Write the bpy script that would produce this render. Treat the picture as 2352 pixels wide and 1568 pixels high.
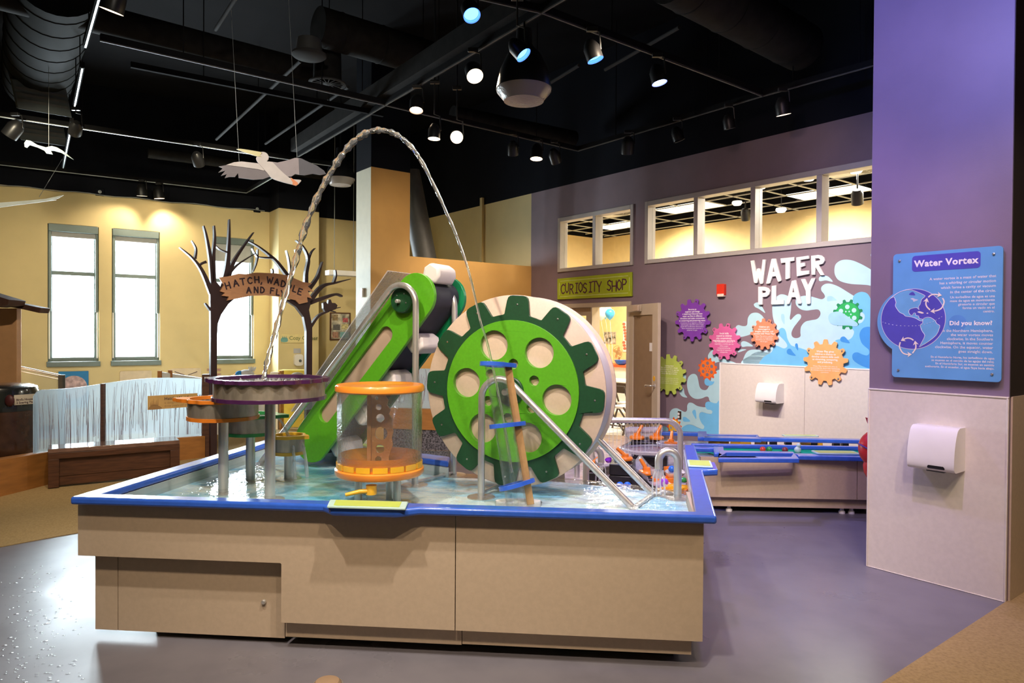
import bpy, math, random
from mathutils import Vector, Matrix
from mathutils.geometry import tessellate_polygon
V = Vector
random.seed(7)
SC = bpy.context.scene
COL = SC.collection
for o in list(bpy.data.objects):
    bpy.data.objects.remove(o)

# ------------------------------------------------------------------ camera
CAM_H, FPX, PITCH, ROLL = 1.7, 1608.4, 0.0115, 0.0067
CAM_O = V((0, 0, CAM_H))
_F = V((0, math.cos(PITCH), -math.sin(PITCH))); _R = V((1, 0, 0)); _U = _R.cross(_F)
CR = _R * math.cos(ROLL) + _U * math.sin(ROLL)
CU = _U * math.cos(ROLL) - _R * math.sin(ROLL)
CF = _F
cam = bpy.data.cameras.new('camera')
cam.sensor_width = 36.0
cam.lens = FPX / 2352 * 36
cam.clip_start, cam.clip_end = 0.05, 200
camo = bpy.data.objects.new('camera', cam)
COL.objects.link(camo)
_b = -CF
camo.matrix_world = Matrix(((CR.x, CU.x, _b.x, 0), (CR.y, CU.y, _b.y, 0), (CR.z, CU.z, _b.z, CAM_H), (0, 0, 0, 1)))
SC.camera = camo

# ------------------------------------------------------------------ view, world
SC.view_settings.view_transform = 'Standard'
SC.view_settings.look = 'None'
SC.view_settings.gamma = 1.0
SC.view_settings.exposure = 0.0
SC.view_settings.use_curve_mapping = False
cy = SC.cycles
cy.max_bounces = 8
cy.diffuse_bounces = 4
cy.glossy_bounces = 4
cy.transmission_bounces = 8
cy.transparent_max_bounces = 24
cy.caustics_reflective = False
cy.caustics_refractive = False
cy.sample_clamp_indirect = 4.0
cy.use_denoising = True
W = bpy.data.worlds.new('world')
SC.world = W
W.use_nodes = True
bg = W.node_tree.nodes['Background']
bg.inputs[0].default_value = (0.82, 0.93, 1.0, 1)      # bright overcast sky outside
bg.inputs[1].default_value = 4.0

# ------------------------------------------------------------------ room axes (from the photograph's vanishing points)
YAW = -0.6636
DV = V((math.sin(YAW), math.cos(YAW), 0))       # along the purple wall, away
NV = V((math.cos(YAW), -math.sin(YAW), 0))      # through the purple wall, away
DL = V((0.818, 0.575, 0)).normalized()          # along the window wall
NL = V((-DL.y, DL.x, 0))
Z = V((0, 0, 1))
D_P, D_R, D_L = 7.98, 5.257, 14.936
Z_PAINT, Z_DADO, Z_CEIL = 4.2, 1.316, 6.2

def ray(px, py):
    return CF + CR * ((px - 1176) / FPX) + CU * ((784 - py) / FPX)
def onz(px, py, z):
    d = ray(px, py); return CAM_O + d * ((z - CAM_H) / d.z)
def at(px, py, y):
    d = ray(px, py); return CAM_O + d * (y / d.y)
def crop(pts, x0, y0, s):
    return [(x0 + x / s, y0 + y / s) for x, y in pts]

class Fr:
    "a plane in the room: origin, right axis, up axis, normal towards the viewer"
    def __init__(s, o, u, v=None):
        s.o = V(o); s.u = V(u).normalized(); s.v = V(v).normalized() if v else V(Z); s.n = s.u.cross(s.v).normalized()
    def P(s, a, b, c=0.0):
        return s.o + s.u * a + s.v * b + s.n * c
    def px(s, x, y, c=0.0):
        d = ray(x, y); q = s.o + s.n * c
        p = CAM_O + d * ((q - CAM_O).dot(s.n) / d.dot(s.n)) - q
        return (p.dot(s.u), p.dot(s.v))
    def pxs(s, pts, c=0.0):
        return [s.px(x, y, c) for x, y in pts]
PW = Fr(NV * D_P, -DV)                 # purple wall
RP = Fr(NV * D_R, -DV)                 # face of the pillar on the right
LW = Fr(NL * D_L, DL)                  # window wall
_k = ray(1219.5, 700); _t = D_P / V((_k.x, _k.y, 0)).dot(NV)
CORNER = V((_k.x * _t, _k.y * _t, 0))
CW = Fr(DV * CORNER.dot(DV), NV)       # ochre partition and column

# ------------------------------------------------------------------ lamps (see also the fixtures further down)
def spot(loc, target, power, color=(1, .82, .62), angle=70, blend=.6, radius=.06):
    l = bpy.data.lights.new('spot_lamp', 'SPOT'); l.energy = power; l.color = color
    l.spot_size = math.radians(angle); l.spot_blend = blend; l.shadow_soft_size = radius
    o = bpy.data.objects.new('spot_lamp', l); COL.objects.link(o)
    o.location = loc; o.rotation_euler = (V(target) - V(loc)).to_track_quat('-Z', 'Y').to_euler()
    return o
def area(loc, target, power, sx, sy, color=(1, 1, 1), up='Y'):
    l = bpy.data.lights.new('daylight_or_shop_fill', 'AREA'); l.shape = 'RECTANGLE'; l.size = sx; l.size_y = sy
    l.energy = power; l.color = color
    o = bpy.data.objects.new('daylight_or_shop_fill', l); COL.objects.link(o)
    o.location = loc; o.rotation_euler = (V(target) - V(loc)).to_track_quat('-Z', up).to_euler()
    return o
WARM = (1.0, .80, .58); NEUT = (1.0, .90, .78); BLUE = (.16, .22, 1.0); VIOL = (.62, .45, 1.0); DAY = (.80, .92, 1.0)
# unseen spots over and behind the visitor for table and floor, some added as fill
for lx, ly, tx, ty, tz, pw, co, an in [
        (-1.9, 0.6, -1.4, 4.2, .5, 215, WARM, 60), (-0.5, 0.3, -0.3, 4.2, .5, 235, WARM, 60),
        (0.9, 0.4, 0.6, 4.2, .6, 235, WARM, 60), (0.2, 2.2, 0.1, 5.0, .8, 400, NEUT, 66),
        (-1.6, 2.0, -1.4, 5.0, .8, 400, NEUT, 70), (2.0, 1.4, 3.2, 4.2, .9, 230, WARM, 60),
        (1.2, 3.0, 1.6, 6.2, .3, 260, VIOL, 74), (2.0, 2.6, 3.3, 4.3, 1.0, 60, NEUT, 60),
        (3.4, 1.2, 3.0, 3.4, 0, 150, WARM, 70), (.5, 2.4, 2.4, 6.4, .4, 90, (1, .7, .75), 60),
        (-1.0, 2.6, -2.4, 7.4, 3.4, 150, NEUT, 50), (-2.2, 4.2, -3.4, 9.8, 2.0, 420, NEUT, 50),  # spots added to brighten the pelican and the tree arch
        (-3.4, 4.0, -6.2, 8.6, 1.3, 420, WARM, 60), (-3.6, 3.0, -3.9, 5.2, 0, 60, DAY, 70),
        (-.4, 5.2, -1.3, 6.0, .8, 200, NEUT, 70)]:
    spot((lx, ly, 4.45), (tx, ty, tz), pw, co, an)
# blue and lavender heads aimed at the pillar
spot((.5, 2.4, 4.45), RP.P(*RP.px(2210, 20)), 430, (.14, .24, 1.0), 54, 1.0)
spot((.9, 3.4, 4.40), RP.P(*RP.px(2080, 330)), 110, (.62, .50, 1.0), 70, 1.0)
spot((1.3, 1.6, 4.45), RP.P(*RP.px(2120, 480)), 110, (1, .66, .72), 66, 1.0)
# wall washes: spots at modelled heads, plus unseen ones added to brighten the walls
def wash(loc, target, power, color, an=70):
    spot(loc, target, power, color, an, .8, .08)
for a_, px_, py_, pw_, co_ in ((-3.3, 1920, 860, 560, (1, .86, .77)), (-3.9, 1760, 820, 500, (1, .83, .72)), (-4.9, 1580, 830, 420, (1, .82, .70)), (-6.2, 1400, 760, 190, (1, .80, .68)), (-3.6, 1780, 480, 45, (1, .66, .62)), (-3.2, 1990, 720, 150, (.78, .76, 1.0))):
    wash(PW.P(a_, 4.45, 3.3), PW.P(*PW.px(px_, py_)), pw_, co_, 52)  # unseen spots added above the frame to lighten the purple wall
wash(onz(1232, 365, 4.2), CW.P(*CW.px(1100, 700)), 330, WARM, 80)
wash(CW.P(4.6, 4.4, 5.6), CW.P(*CW.px(900, 640)), 420, WARM, 36)  # added spot without a fixture, lifts the ochre column
wash(onz(1091, 172, 4.2), V((0.6, 4.2, .7)), 200, WARM, 60)
wash(onz(1368, 137, 4.2), V((1.7, 6.0, .4)), 160, BLUE, 60)
wash(onz(1515, 190, 4.2), V((2.6, 5.6, 0)), 240, (.45, .40, 1.0), 70)
wash(onz(1084, 35, 4.2), V((1.7, 4.4, 0)), 160, (.40, .38, 1.0), 60)
wash(onz(326, 449, 4.2), LW.P(*LW.px(180, 640)), 110, WARM, 100)
wash(onz(366, 455, 4.2), LW.P(*LW.px(420, 640)), 130, WARM, 100)
for a_, px_, pw_, of_ in ((-3.2, 60, 300, 5.6), (-.4, 330, 300, 5.6), (2.0, 560, 310, 5.6), (3.6, 740, 130, 3.2)):
    wash(LW.P(a_, 4.4, of_), LW.P(*LW.px(px_, 690)), pw_, (1, .87, .62), 60)  # unseen spots added to lighten the cream window wall
wash(onz(256, 25, 4.2), V((-4.6, 7.0, 0)), 200, WARM, 60)

# ------------------------------------------------------------------ materials
MATS = {}
def mat(name, col, rough=.5, metal=0.0, var=.06, scale=8.0, bump=0.0, bscale=60.0, coat=0.0, emit=0.0, ecol=None, spec=.5, stretch=None, col2=None, detail=4):
    if name in MATS: return MATS[name]
    m = bpy.data.materials.new(name); m.use_nodes = True
    nt = m.node_tree; b = nt.nodes['Principled BSDF']
    b.inputs['Roughness'].default_value = rough; b.inputs['Metallic'].default_value = metal
    b.inputs['Specular IOR Level'].default_value = spec
    b.inputs['Coat Weight'].default_value = coat; b.inputs['Coat Roughness'].default_value = .06
    tc = nt.nodes.new('ShaderNodeTexCoord'); mp = nt.nodes.new('ShaderNodeMapping')
    nt.links.new(tc.outputs['Object'], mp.inputs[0])
    if stretch: mp.inputs['Scale'].default_value = stretch
    nz = nt.nodes.new('ShaderNodeTexNoise'); nz.inputs['Scale'].default_value = scale; nz.inputs['Detail'].default_value = detail
    nt.links.new(mp.outputs[0], nz.inputs['Vector'])
    rp = nt.nodes.new('ShaderNodeValToRGB')
    c1 = [max(0, c * (1 - var)) for c in col]; c2 = list(col2) if col2 else [min(1, c * (1 + var)) for c in col]
    rp.color_ramp.elements[0].color = (*c1, 1); rp.color_ramp.elements[1].color = (*c2, 1)
    rp.color_ramp.elements[0].position = .35; rp.color_ramp.elements[1].position = .65
    nt.links.new(nz.outputs['Fac'], rp.inputs['Fac']); nt.links.new(rp.outputs['Color'], b.inputs['Base Color'])
    if bump:
        n2 = nt.nodes.new('ShaderNodeTexNoise'); n2.inputs['Scale'].default_value = bscale; n2.inputs['Detail'].default_value = 3
        nt.links.new(tc.outputs['Object'], n2.inputs['Vector'])
        bp = nt.nodes.new('ShaderNodeBump'); bp.inputs['Strength'].default_value = bump; bp.inputs['Distance'].default_value = .01
        nt.links.new(n2.outputs['Fac'], bp.inputs['Height']); nt.links.new(bp.outputs['Normal'], b.inputs['Normal'])
    if emit:
        b.inputs['Emission Color'].default_value = (*(ecol or col), 1); b.inputs['Emission Strength'].default_value = emit
    MATS[name] = m
    return m
def clear(name, tint, ior=1.35, rough=.02, bump=.0, bscale=20.0, white=0.0, wcol=(.9, .95, 1), gain=1.0, trans=False):
    "clear sheet or water surface: fresnel mix of see-through and gloss, optionally a little milky"
    if name in MATS: return MATS[name]
    m = bpy.data.materials.new(name); m.use_nodes = True; nt = m.node_tree; nt.nodes.clear()
    out = nt.nodes.new('ShaderNodeOutputMaterial'); mx = nt.nodes.new('ShaderNodeMixShader')
    tr = nt.nodes.new('ShaderNodeBsdfTransparent'); tr.inputs[0].default_value = (*tint, 1)
    gl = nt.nodes.new('ShaderNodeBsdfGlossy'); gl.inputs['Roughness'].default_value = rough
    fr = nt.nodes.new('ShaderNodeLayerWeight'); fr.inputs['Blend'].default_value = .5
    pw = nt.nodes.new('ShaderNodeMath'); pw.operation = 'POWER'; pw.inputs[1].default_value = 4.0
    f0 = ((ior - 1) / (ior + 1)) ** 2 * 1.4
    mu = nt.nodes.new('ShaderNodeMath'); mu.operation = 'MULTIPLY_ADD'; mu.inputs[1].default_value = .9 * gain; mu.inputs[2].default_value = f0 * gain; mu.use_clamp = True
    nt.links.new(fr.outputs['Facing'], pw.inputs[0]); nt.links.new(pw.outputs[0], mu.inputs[0]); nt.links.new(mu.outputs[0], mx.inputs[0])
    if bump:
        tc = nt.nodes.new('ShaderNodeTexCoord'); nz = nt.nodes.new('ShaderNodeTexNoise')
        nz.inputs['Scale'].default_value = bscale; nz.inputs['Detail'].default_value = 3
        nt.links.new(tc.outputs['Object'], nz.inputs['Vector'])
        bp = nt.nodes.new('ShaderNodeBump'); bp.inputs['Strength'].default_value = bump; bp.inputs['Distance'].default_value = .02
        nt.links.new(nz.outputs['Fac'], bp.inputs['Height'])
        nt.links.new(bp.outputs[0], gl.inputs['Normal']); nt.links.new(bp.outputs[0], fr.inputs['Normal'])
    base = tr.outputs[0]
    if white:
        df = nt.nodes.new('ShaderNodeBsdfTranslucent' if trans else 'ShaderNodeBsdfDiffuse'); df.inputs[0].default_value = (*wcol, 1)
        m2 = nt.nodes.new('ShaderNodeMixShader'); m2.inputs[0].default_value = white
        nt.links.new(tr.outputs[0], m2.inputs[1]); nt.links.new(df.outputs[0], m2.inputs[2]); base = m2.outputs[0]
    nt.links.new(base, mx.inputs[1]); nt.links.new(gl.outputs[0], mx.inputs[2]); nt.links.new(mx.outputs[0], out.inputs[0])
    MATS[name] = m
    return m
def ramp_mat(name, stops, scale, rough, stretch=(1, 1, 1), rr=None, bump=0, coat=0, distort=0.0, rscale=None, spec=.5):
    "painted or blotchy surface: noise through a many-stop ramp, roughness from a second noise"
    if name in MATS: return MATS[name]
    m = bpy.data.materials.new(name); m.use_nodes = True; nt = m.node_tree; b = nt.nodes['Principled BSDF']
    b.inputs['Specular IOR Level'].default_value = spec
    tc = nt.nodes.new('ShaderNodeTexCoord'); mp = nt.nodes.new('ShaderNodeMapping'); mp.inputs['Scale'].default_value = stretch
    nt.links.new(tc.outputs['Object'], mp.inputs[0])
    nz = nt.nodes.new('ShaderNodeTexNoise'); nz.inputs['Scale'].default_value = scale; nz.inputs['Detail'].default_value = 6
    nz.inputs['Distortion'].default_value = distort
    nt.links.new(mp.outputs[0], nz.inputs['Vector'])
    r = nt.nodes.new('ShaderNodeValToRGB'); el = r.color_ramp.elements
    while len(el) < len(stops): el.new(.5)
    for e, (p, c) in zip(el, stops): e.position = p; e.color = (*c, 1)
    nt.links.new(nz.outputs['Fac'], r.inputs[0]); nt.links.new(r.outputs[0], b.inputs['Base Color'])
    b.inputs['Roughness'].default_value = rough; b.inputs['Coat Weight'].default_value = coat
    if rr:
        n2 = nt.nodes.new('ShaderNodeTexNoise'); n2.inputs['Scale'].default_value = rscale or scale; n2.inputs['Detail'].default_value = 5
        nt.links.new(tc.outputs['Object'], n2.inputs['Vector'])
        r2 = nt.nodes.new('ShaderNodeMapRange'); r2.inputs[1].default_value = .3; r2.inputs[2].default_value = .7
        r2.inputs[3].default_value = rr[0]; r2.inputs[4].default_value = rr[1]
        nt.links.new(n2.outputs['Fac'], r2.inputs[0]); nt.links.new(r2.outputs[0], b.inputs['Roughness'])
    if bump:
        n3 = nt.nodes.new('ShaderNodeTexNoise'); n3.inputs['Scale'].default_value = 90
        nt.links.new(tc.outputs['Object'], n3.inputs['Vector'])
        bp = nt.nodes.new('ShaderNodeBump'); bp.inputs['Strength'].default_value = bump; bp.inputs['Distance'].default_value = .006
        nt.links.new(n3.outputs['Fac'], bp.inputs['Height']); nt.links.new(bp.outputs[0], b.inputs['Normal'])
    MATS[name] = m
    return m

M_purple = mat('purple_wall_paint', (.215, .155, .185), .62, var=.05, scale=3, bump=.08, bscale=180)
M_cream = mat('cream_wall_paint', (.66, .54, .27), .7, var=.04, scale=2, bump=.1, bscale=150)
M_ochre = mat('ochre_wall_paint', (.60, .34, .10), .65, var=.04, scale=3, bump=.08, bscale=150)
M_black = mat('black_ceiling_paint', (.006, .006, .007), .9, var=.15, scale=2, bump=.1, spec=.08)
M_navy = mat('black_blue_wall_paint', (.007, .008, .012), .9, var=.1, scale=2, spec=.1)
M_dado = mat('white_wall_board', (.72, .66, .585), .45, var=.03, scale=30, bump=.06, bscale=220)
M_beige = mat('beige_laminate', (.52, .40, .29), .5, var=.035, scale=40, bump=.03, bscale=250)
M_frame = mat('beige_door_metal', (.53, .44, .33), .42, var=.04, scale=6)
M_white = mat('white_paint', (.82, .80, .78), .5, var=.02)
M_gwhite = mat('gloss_white_plastic', (.80, .78, .75), .22, var=.02, coat=.4)
M_blue = mat('blue_solid_surface', (.035, .12, .60), .30, var=.06, scale=25, coat=.5, bump=.03, bscale=90)
M_steel = mat('brushed_stainless', (.66, .63, .59), .30, .72, var=.08, scale=40, stretch=(1, 1, .05))
M_drum = mat('satin_steel_drum', (.44, .38, .31), .42, .7, var=.16, scale=30, stretch=(1, 1, .3))
M_lgreen = mat('bright_green_plastic', (.088, .335, .012), .38, var=.05, scale=60, bump=.03, bscale=200)
M_dgreen = mat('dark_green_plastic', (.008, .052, .018), .42, var=.10, scale=60, bump=.03, bscale=200)
M_tgreen = mat('teal_green_plastic', (.006, .19, .07), .35, var=.08)
M_bone = mat('bone_white_plastic', (.56, .43, .325), .45, var=.03, scale=60)
M_orange = mat('orange_plastic', (.86, .27, .03), .30, var=.06, coat=.3)
M_dorange = mat('dish_orange_plastic', (.80, .22, .02), .32, var=.06, coat=.3)
M_yellow = mat('yellow_plastic', (.88, .47, .03), .32, var=.05, coat=.3)
M_dpurple = mat('dark_purple_plastic', (.060, .014, .068), .3, var=.1, coat=.4)
M_gdish = mat('green_dish_plastic', (.025, .24, .06), .34, var=.08, coat=.3)
M_blackp = mat('black_plastic', (.012, .011, .012), .35, var=.2)
M_rubber = mat('dark_grey_belt', (.028, .028, .04), .6, var=.15)
M_bucket = mat('white_bucket_plastic', (.72, .66, .64), .4, var=.03)
M_copper = mat('tan_fin_plastic', (.42, .24, .10), .45, var=.06, scale=40)
M_lime = mat('lime_label', (.50, .62, .12), .4, var=.05)
M_labed = mat('pale_label_edge', (.50, .70, .66), .35, var=.04)
M_acryl = clear('clear_acrylic', (.985, .99, .99), 1.45, .03, .25, 60, .012, (.9, .9, .9), 1.0)
M_acryl2 = clear('clear_acrylic_smooth', (.975, .985, .985), 1.42, .02, 0, 1, .015)
M_milky = clear('milky_acrylic', (.92, .92, .93), 1.40, .05, .2, 40, .30, (.80, .78, .82), 1.0)
M_frost = clear('frosted_panel', (.95, .98, .99), 1.3, .3, 0, 1, .60, (.52, .57, .59), .3, True)
M_glass = clear('window_glass', (.97, .98, .98), 1.33, .01, 0, 1, 0, gain=.8)
M_water = clear('water_surface', (.98, .995, 1.0), 1.33, .04, .5, 14, 0, (.75, .9, 1), .55)
M_dish_w = clear('dish_water', (.88, .92, .95), 1.4, .04, 1.0, 60, .10, (.85, .9, 1), 1.3)
M_fall = clear('falling_water', (.90, .93, .95), 1.5, .06, .5, 60, .30, (.95, .96, 1), 1.3)
def glassmat():
    m = bpy.data.materials.new('water_jet'); m.use_nodes = True; nt = m.node_tree
    b = nt.nodes['Principled BSDF']; b.inputs['Base Color'].default_value = (.97, .98, 1, 1)
    b.inputs['Transmission Weight'].default_value = .92; b.inputs['Roughness'].default_value = .03; b.inputs['IOR'].default_value = 1.34
    tc = nt.nodes.new('ShaderNodeTexCoord'); nz = nt.nodes.new('ShaderNodeTexNoise'); nz.inputs['Scale'].default_value = 30
    bp = nt.nodes.new('ShaderNodeBump'); bp.inputs['Strength'].default_value = .5
    nt.links.new(tc.outputs['Object'], nz.inputs['Vector']); nt.links.new(nz.outputs['Fac'], bp.inputs['Height']); nt.links.new(bp.outputs[0], b.inputs['Normal'])
    return m
M_jet = glassmat()
M_floor = ramp_mat('blue_grey_vinyl', [(.30, (.160, .148, .172)), (.5, (.178, .165, .190)), (.7, (.190, .176, .200))], 5, .35, rr=(.26, .40), rscale=1.4, spec=.30)
M_carpet = ramp_mat('tan_carpet', [(.3, (.29, .195, .075)), (.5, (.36, .245, .10)), (.7, (.41, .285, .12))], 60, .95, bump=.6)
M_basin = ramp_mat('painted_water_basin', [(.25, (.06, .42, .80)), (.42, (.30, .72, .95)), (.52, (.72, .93, .98)), (.62, (.80, .96, 1.0)), (.8, (.38, .76, .98))], 1.6, .35, (1, 1.6, 1), distort=1.4)
M_basin2 = ramp_mat('wet_grey_basin', [(.3, (.42, .34, .34)), (.5, (.56, .48, .48)), (.7, (.62, .55, .55))], 9, .2, (1, 1.5, 1), rr=(.08, .3))
M_teal = mat('teal_channel', (.02, .42, .30), .3, var=.15)
M_wood = mat('dark_stained_wood', (.085, .032, .014), .45, var=.25, scale=6, stretch=(1, 1, 8))
M_owood = mat('orange_wood', (.34, .14, .03), .5, var=.15, scale=4, stretch=(1, 1, 6))
M_tanb = mat('tan_tower_board', (.66, .38, .19), .55, var=.05)
M_tree = mat('dark_brown_board', (.035, .013, .012), .5, var=.1)
M_sign = mat('sanded_plank', (.66, .33, .16), .55, var=.07, scale=12, stretch=(1, 1, 6))
M_ink = mat('dark_ink', (.06, .028, .035), .6)
M_inkp = mat('plum_ink', (.10, .03, .055), .6)
M_track = mat('grey_track_metal', (.012, .012, .013), .9, 0, var=.1, spec=.05)
M_ltrack = mat('silver_track_strip', (.55, .60, .60), .35, .8, var=.1)
M_lampb = mat('black_lamp_metal', (.015, .015, .016), .38, .2, var=.1)
M_duct = mat('charcoal_duct', (.016, .015, .014), .8, var=.2, spec=.08)
M_dgrey = mat('dark_grey_metal', (.06, .06, .06), .5, var=.1)
M_wframe = mat('grey_green_window_metal', (.16, .21, .20), .45, .2, var=.05)
M_shade = mat('grey_roller_shade', (.42, .43, .42), .7, var=.04)
M_scr = mat('bright_screw', (.75, .72, .7), .3, 1.0)
def lens(name, col, e):
    return mat(name, col, .4, emit=e, ecol=col, var=0)
M_on_w = lens('lit_warm_lens', (1, .82, .60), 9)
M_on_n = lens('lit_white_lens', (1, .93, .85), 9)
M_on_b = lens('lit_blue_lens', (.10, .30, 1), 5)
M_on_bw = lens('lit_pale_blue_lens', (.45, .55, 1), 6)
M_off = mat('unlit_lens', (.10, .12, .13), .3)
M_panel = lens('lit_ceiling_panel', (1, .95, .80), 2.2)

# ------------------------------------------------------------------ mesh building
def wm(o):
    m = o.matrix_basis.copy()
    while o.parent:
        o = o.parent; m = o.matrix_basis @ m
    return m
def link(name, me, m=None, parent=None, smooth=True, bevel=0, seg=2, shift=True):
    if m: me.materials.append(m)
    o = bpy.data.objects.new(name, me); COL.objects.link(o)
    if parent:
        me.transform(wm(parent).inverted()); o.parent = parent
    elif shift and len(me.vertices):
        xs = [v.co.x for v in me.vertices]; ys = [v.co.y for v in me.vertices]; zs = [v.co.z for v in me.vertices]
        b = V(((min(xs) + max(xs)) / 2, (min(ys) + max(ys)) / 2, min(zs)))
        me.transform(Matrix.Translation(-b)); o.location = b
    if smooth:
        me.polygons.foreach_set('use_smooth', [True] * len(me.polygons)); me.set_sharp_from_angle(angle=math.radians(38))
    if bevel:
        md = o.modifiers.new('edge', 'BEVEL'); md.width = bevel; md.segments = seg; md.limit_method = 'ANGLE'; md.angle_limit = math.radians(50)
    return o
class MB:
    def __init__(s): s.v = []; s.f = []
    def add(s, vs, fs):
        k = len(s.v); s.v += [tuple(x) for x in vs]; s.f += [tuple(i + k for i in f) for f in fs]; return s
    def box(s, c, a, b, d):
        "centre and three half-axis vectors"
        c, a, b, d = V(c), V(a), V(b), V(d)
        vs = [c + a * i + b * j + d * k for i in (-1, 1) for j in (-1, 1) for k in (-1, 1)]
        fs = [(0, 1, 3, 2), (4, 6, 7, 5), (0, 4, 5, 1), (2, 3, 7, 6), (0, 2, 6, 4), (1, 5, 7, 3)]
        if a.cross(b).dot(d) < 0: fs = [f[::-1] for f in fs]
        return s.add(vs, fs)
    def bx(s, x0, x1, y0, y1, z0, z1):
        return s.box(((x0 + x1) / 2, (y0 + y1) / 2, (z0 + z1) / 2), ((x1 - x0) / 2, 0, 0), (0, (y1 - y0) / 2, 0), (0, 0, (z1 - z0) / 2))
    def fbox(s, fr, a0, a1, b0, b1, c0, c1):
        "box on a frame: ranges along right, up, towards the viewer"
        return s.box(fr.P((a0 + a1) / 2, (b0 + b1) / 2, (c0 + c1) / 2), fr.u * (a1 - a0) / 2, fr.v * (b1 - b0) / 2, fr.n * (c1 - c0) / 2)
    def plate(s, fr, loops, c0, c1):
        "flat board with holes; loops are (a, b) lists, the first is the outline"
        pts = [[V((a, b, 0)) for a, b in l] for l in loops]
        tris = tessellate_polygon(pts); flat = [p for l in pts for p in l]; n = len(flat)
        vs = [fr.P(p.x, p.y, c1) for p in flat] + [fr.P(p.x, p.y, c0) for p in flat]
        fs = []
        for t in tris:
            a, b, c = (flat[i] for i in t)
            if (b - a).cross(c - a).z < 0: t = t[::-1]
            fs.append(tuple(t)); fs.append(tuple(n + i for i in t[::-1]))
        k = 0
        for li, l in enumerate(pts):
            m = len(l); ar = sum(l[i].x * l[(i + 1) % m].y - l[(i + 1) % m].x * l[i].y for i in range(m))
            ccw = ar > 0
            if li: ccw = not ccw
            for i in range(m):
                j = (i + 1) % m; q = (k + i, k + j, n + k + j, n + k + i)
                fs.append(q[::-1] if ccw else q)
            k += m
        return s.add(vs, fs)
    def tube(s, path, r, seg=12, caps=True, flat=None):
        path = [V(p) for p in path]; n = len(path); rs = r if isinstance(r, (list, tuple)) else [r] * n
        t0 = (path[1] - path[0]).normalized(); ref = Z if abs(t0.z) < .9 else V((1, 0, 0)); a = t0.cross(ref).normalized()
        vs = []; fs = []
        for i, p in enumerate(path):
            t = (path[min(i + 1, n - 1)] - path[max(i - 1, 0)]).normalized()
            a = (a - t * a.dot(t)).normalized(); b = t.cross(a)
            for k in range(seg):
                th = 2 * math.pi * k / seg; vs.append(p + (a * math.cos(th) + b * math.sin(th)) * rs[i])
        for i in range(n - 1):
            for k in range(seg):
                k2 = (k + 1) % seg; fs.append((i * seg + k, i * seg + k2, (i + 1) * seg + k2, (i + 1) * seg + k))
        if caps: fs.append(tuple(range(seg))[::-1]); fs.append(tuple((n - 1) * seg + k for k in range(seg)))
        return s.add(vs, fs)
    def lathe(s, c, prof, seg=48, axis=None, x=None, cap0=False, cap1=False):
        ax = V(axis).normalized() if axis else V(Z); xx = (V(x) if x else (V((1, 0, 0)) if abs(ax.x) < .9 else V((0, 1, 0)))); xx = (xx - ax * xx.dot(ax)).normalized(); yy = ax.cross(xx)
        c = V(c); vs = []; fs = []; m = len(prof)
        for k in range(seg):
            th = 2 * math.pi * k / seg; d = xx * math.cos(th) + yy * math.sin(th)
            for r, z in prof: vs.append(c + d * r + ax * z)
        for k in range(seg):
            k2 = (k + 1) % seg
            for i in range(m - 1): fs.append((k * m + i, k2 * m + i, k2 * m + i + 1, k * m + i + 1))
        if cap0: fs.append(tuple(k * m for k in range(seg))[::-1])
        if cap1: fs.append(tuple(k * m + m - 1 for k in range(seg)))
        return s.add(vs, fs)
    def ball(s, c, r, seg=16, rings=10, sc=(1, 1, 1)):
        c = V(c); vs = []; fs = []
        for i in range(rings + 1):
            ph = math.pi * i / rings
            for k in range(seg):
                th = 2 * math.pi * k / seg
                vs.append(c + V((math.sin(ph) * math.cos(th) * sc[0], math.sin(ph) * math.sin(th) * sc[1], math.cos(ph) * sc[2])) * r)
        for i in range(rings):
            for k in range(seg):
                k2 = (k + 1) % seg; fs.append((i * seg + k, (i + 1) * seg + k, (i + 1) * seg + k2, i * seg + k2))
        return s.add(vs, fs)
    def obj(s, name, m, parent=None, smooth=True, bevel=0, seg=2):
        me = bpy.data.meshes.new(name); me.from_pydata(s.v, [], s.f); me.update()
        return link(name, me, m, parent, smooth, bevel, seg)
def thing(name, label, cat, loc=(0, 0, 0), rz=0, group=None):
    o = bpy.data.objects.new(name, None); COL.objects.link(o); o.empty_display_size = .1
    o.location = loc; o.rotation_euler = (0, 0, rz); o.matrix_basis = Matrix.Translation(V(loc)) @ Matrix.Rotation(rz, 4, 'Z')
    return tag(o, label, cat, group)
def tag(o, label, cat, group=None):
    o['label'] = label; o['category'] = cat
    if group: o['group'] = group
    return o
def struct(o):
    o['kind'] = 'structure'; return o
def smooth_loop(p, n=6, closed=True):
    out = []; m = len(p); rng = range(m) if closed else range(m - 1)
    for i in rng:
        if closed: q = [V((*p[(i + k) % m],)) for k in (-1, 0, 1, 2)]
        else: q = [V((*p[max(0, min(m - 1, i + k))],)) for k in (-1, 0, 1, 2)]
        for j in range(n):
            t = j / n
            r = .5 * (2 * q[1] + (q[2] - q[0]) * t + (2 * q[0] - 5 * q[1] + 4 * q[2] - q[3]) * t * t + (3 * q[1] - q[0] - 3 * q[2] + q[3]) * t ** 3)
            out.append(tuple(r))
    if not closed: out.append(tuple(p[-1]))
    return out
def taper(p, w0, w1, n=5):
    "outline of a tapering branch along a 2D polyline"
    q = smooth_loop(p, n, False); m = len(q); L = []; R = []
    for i in range(m):
        a = V(q[max(0, i - 1)]); b = V(q[min(m - 1, i + 1)]); d = (b - a).normalized(); nn = V((-d.y, d.x)); w = (w0 + (w1 - w0) * i / (m - 1)) / 2
        L.append(tuple(V(q[i]) + nn * w)); R.append(tuple(V(q[i]) - nn * w))
    return L + R[::-1]
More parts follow.
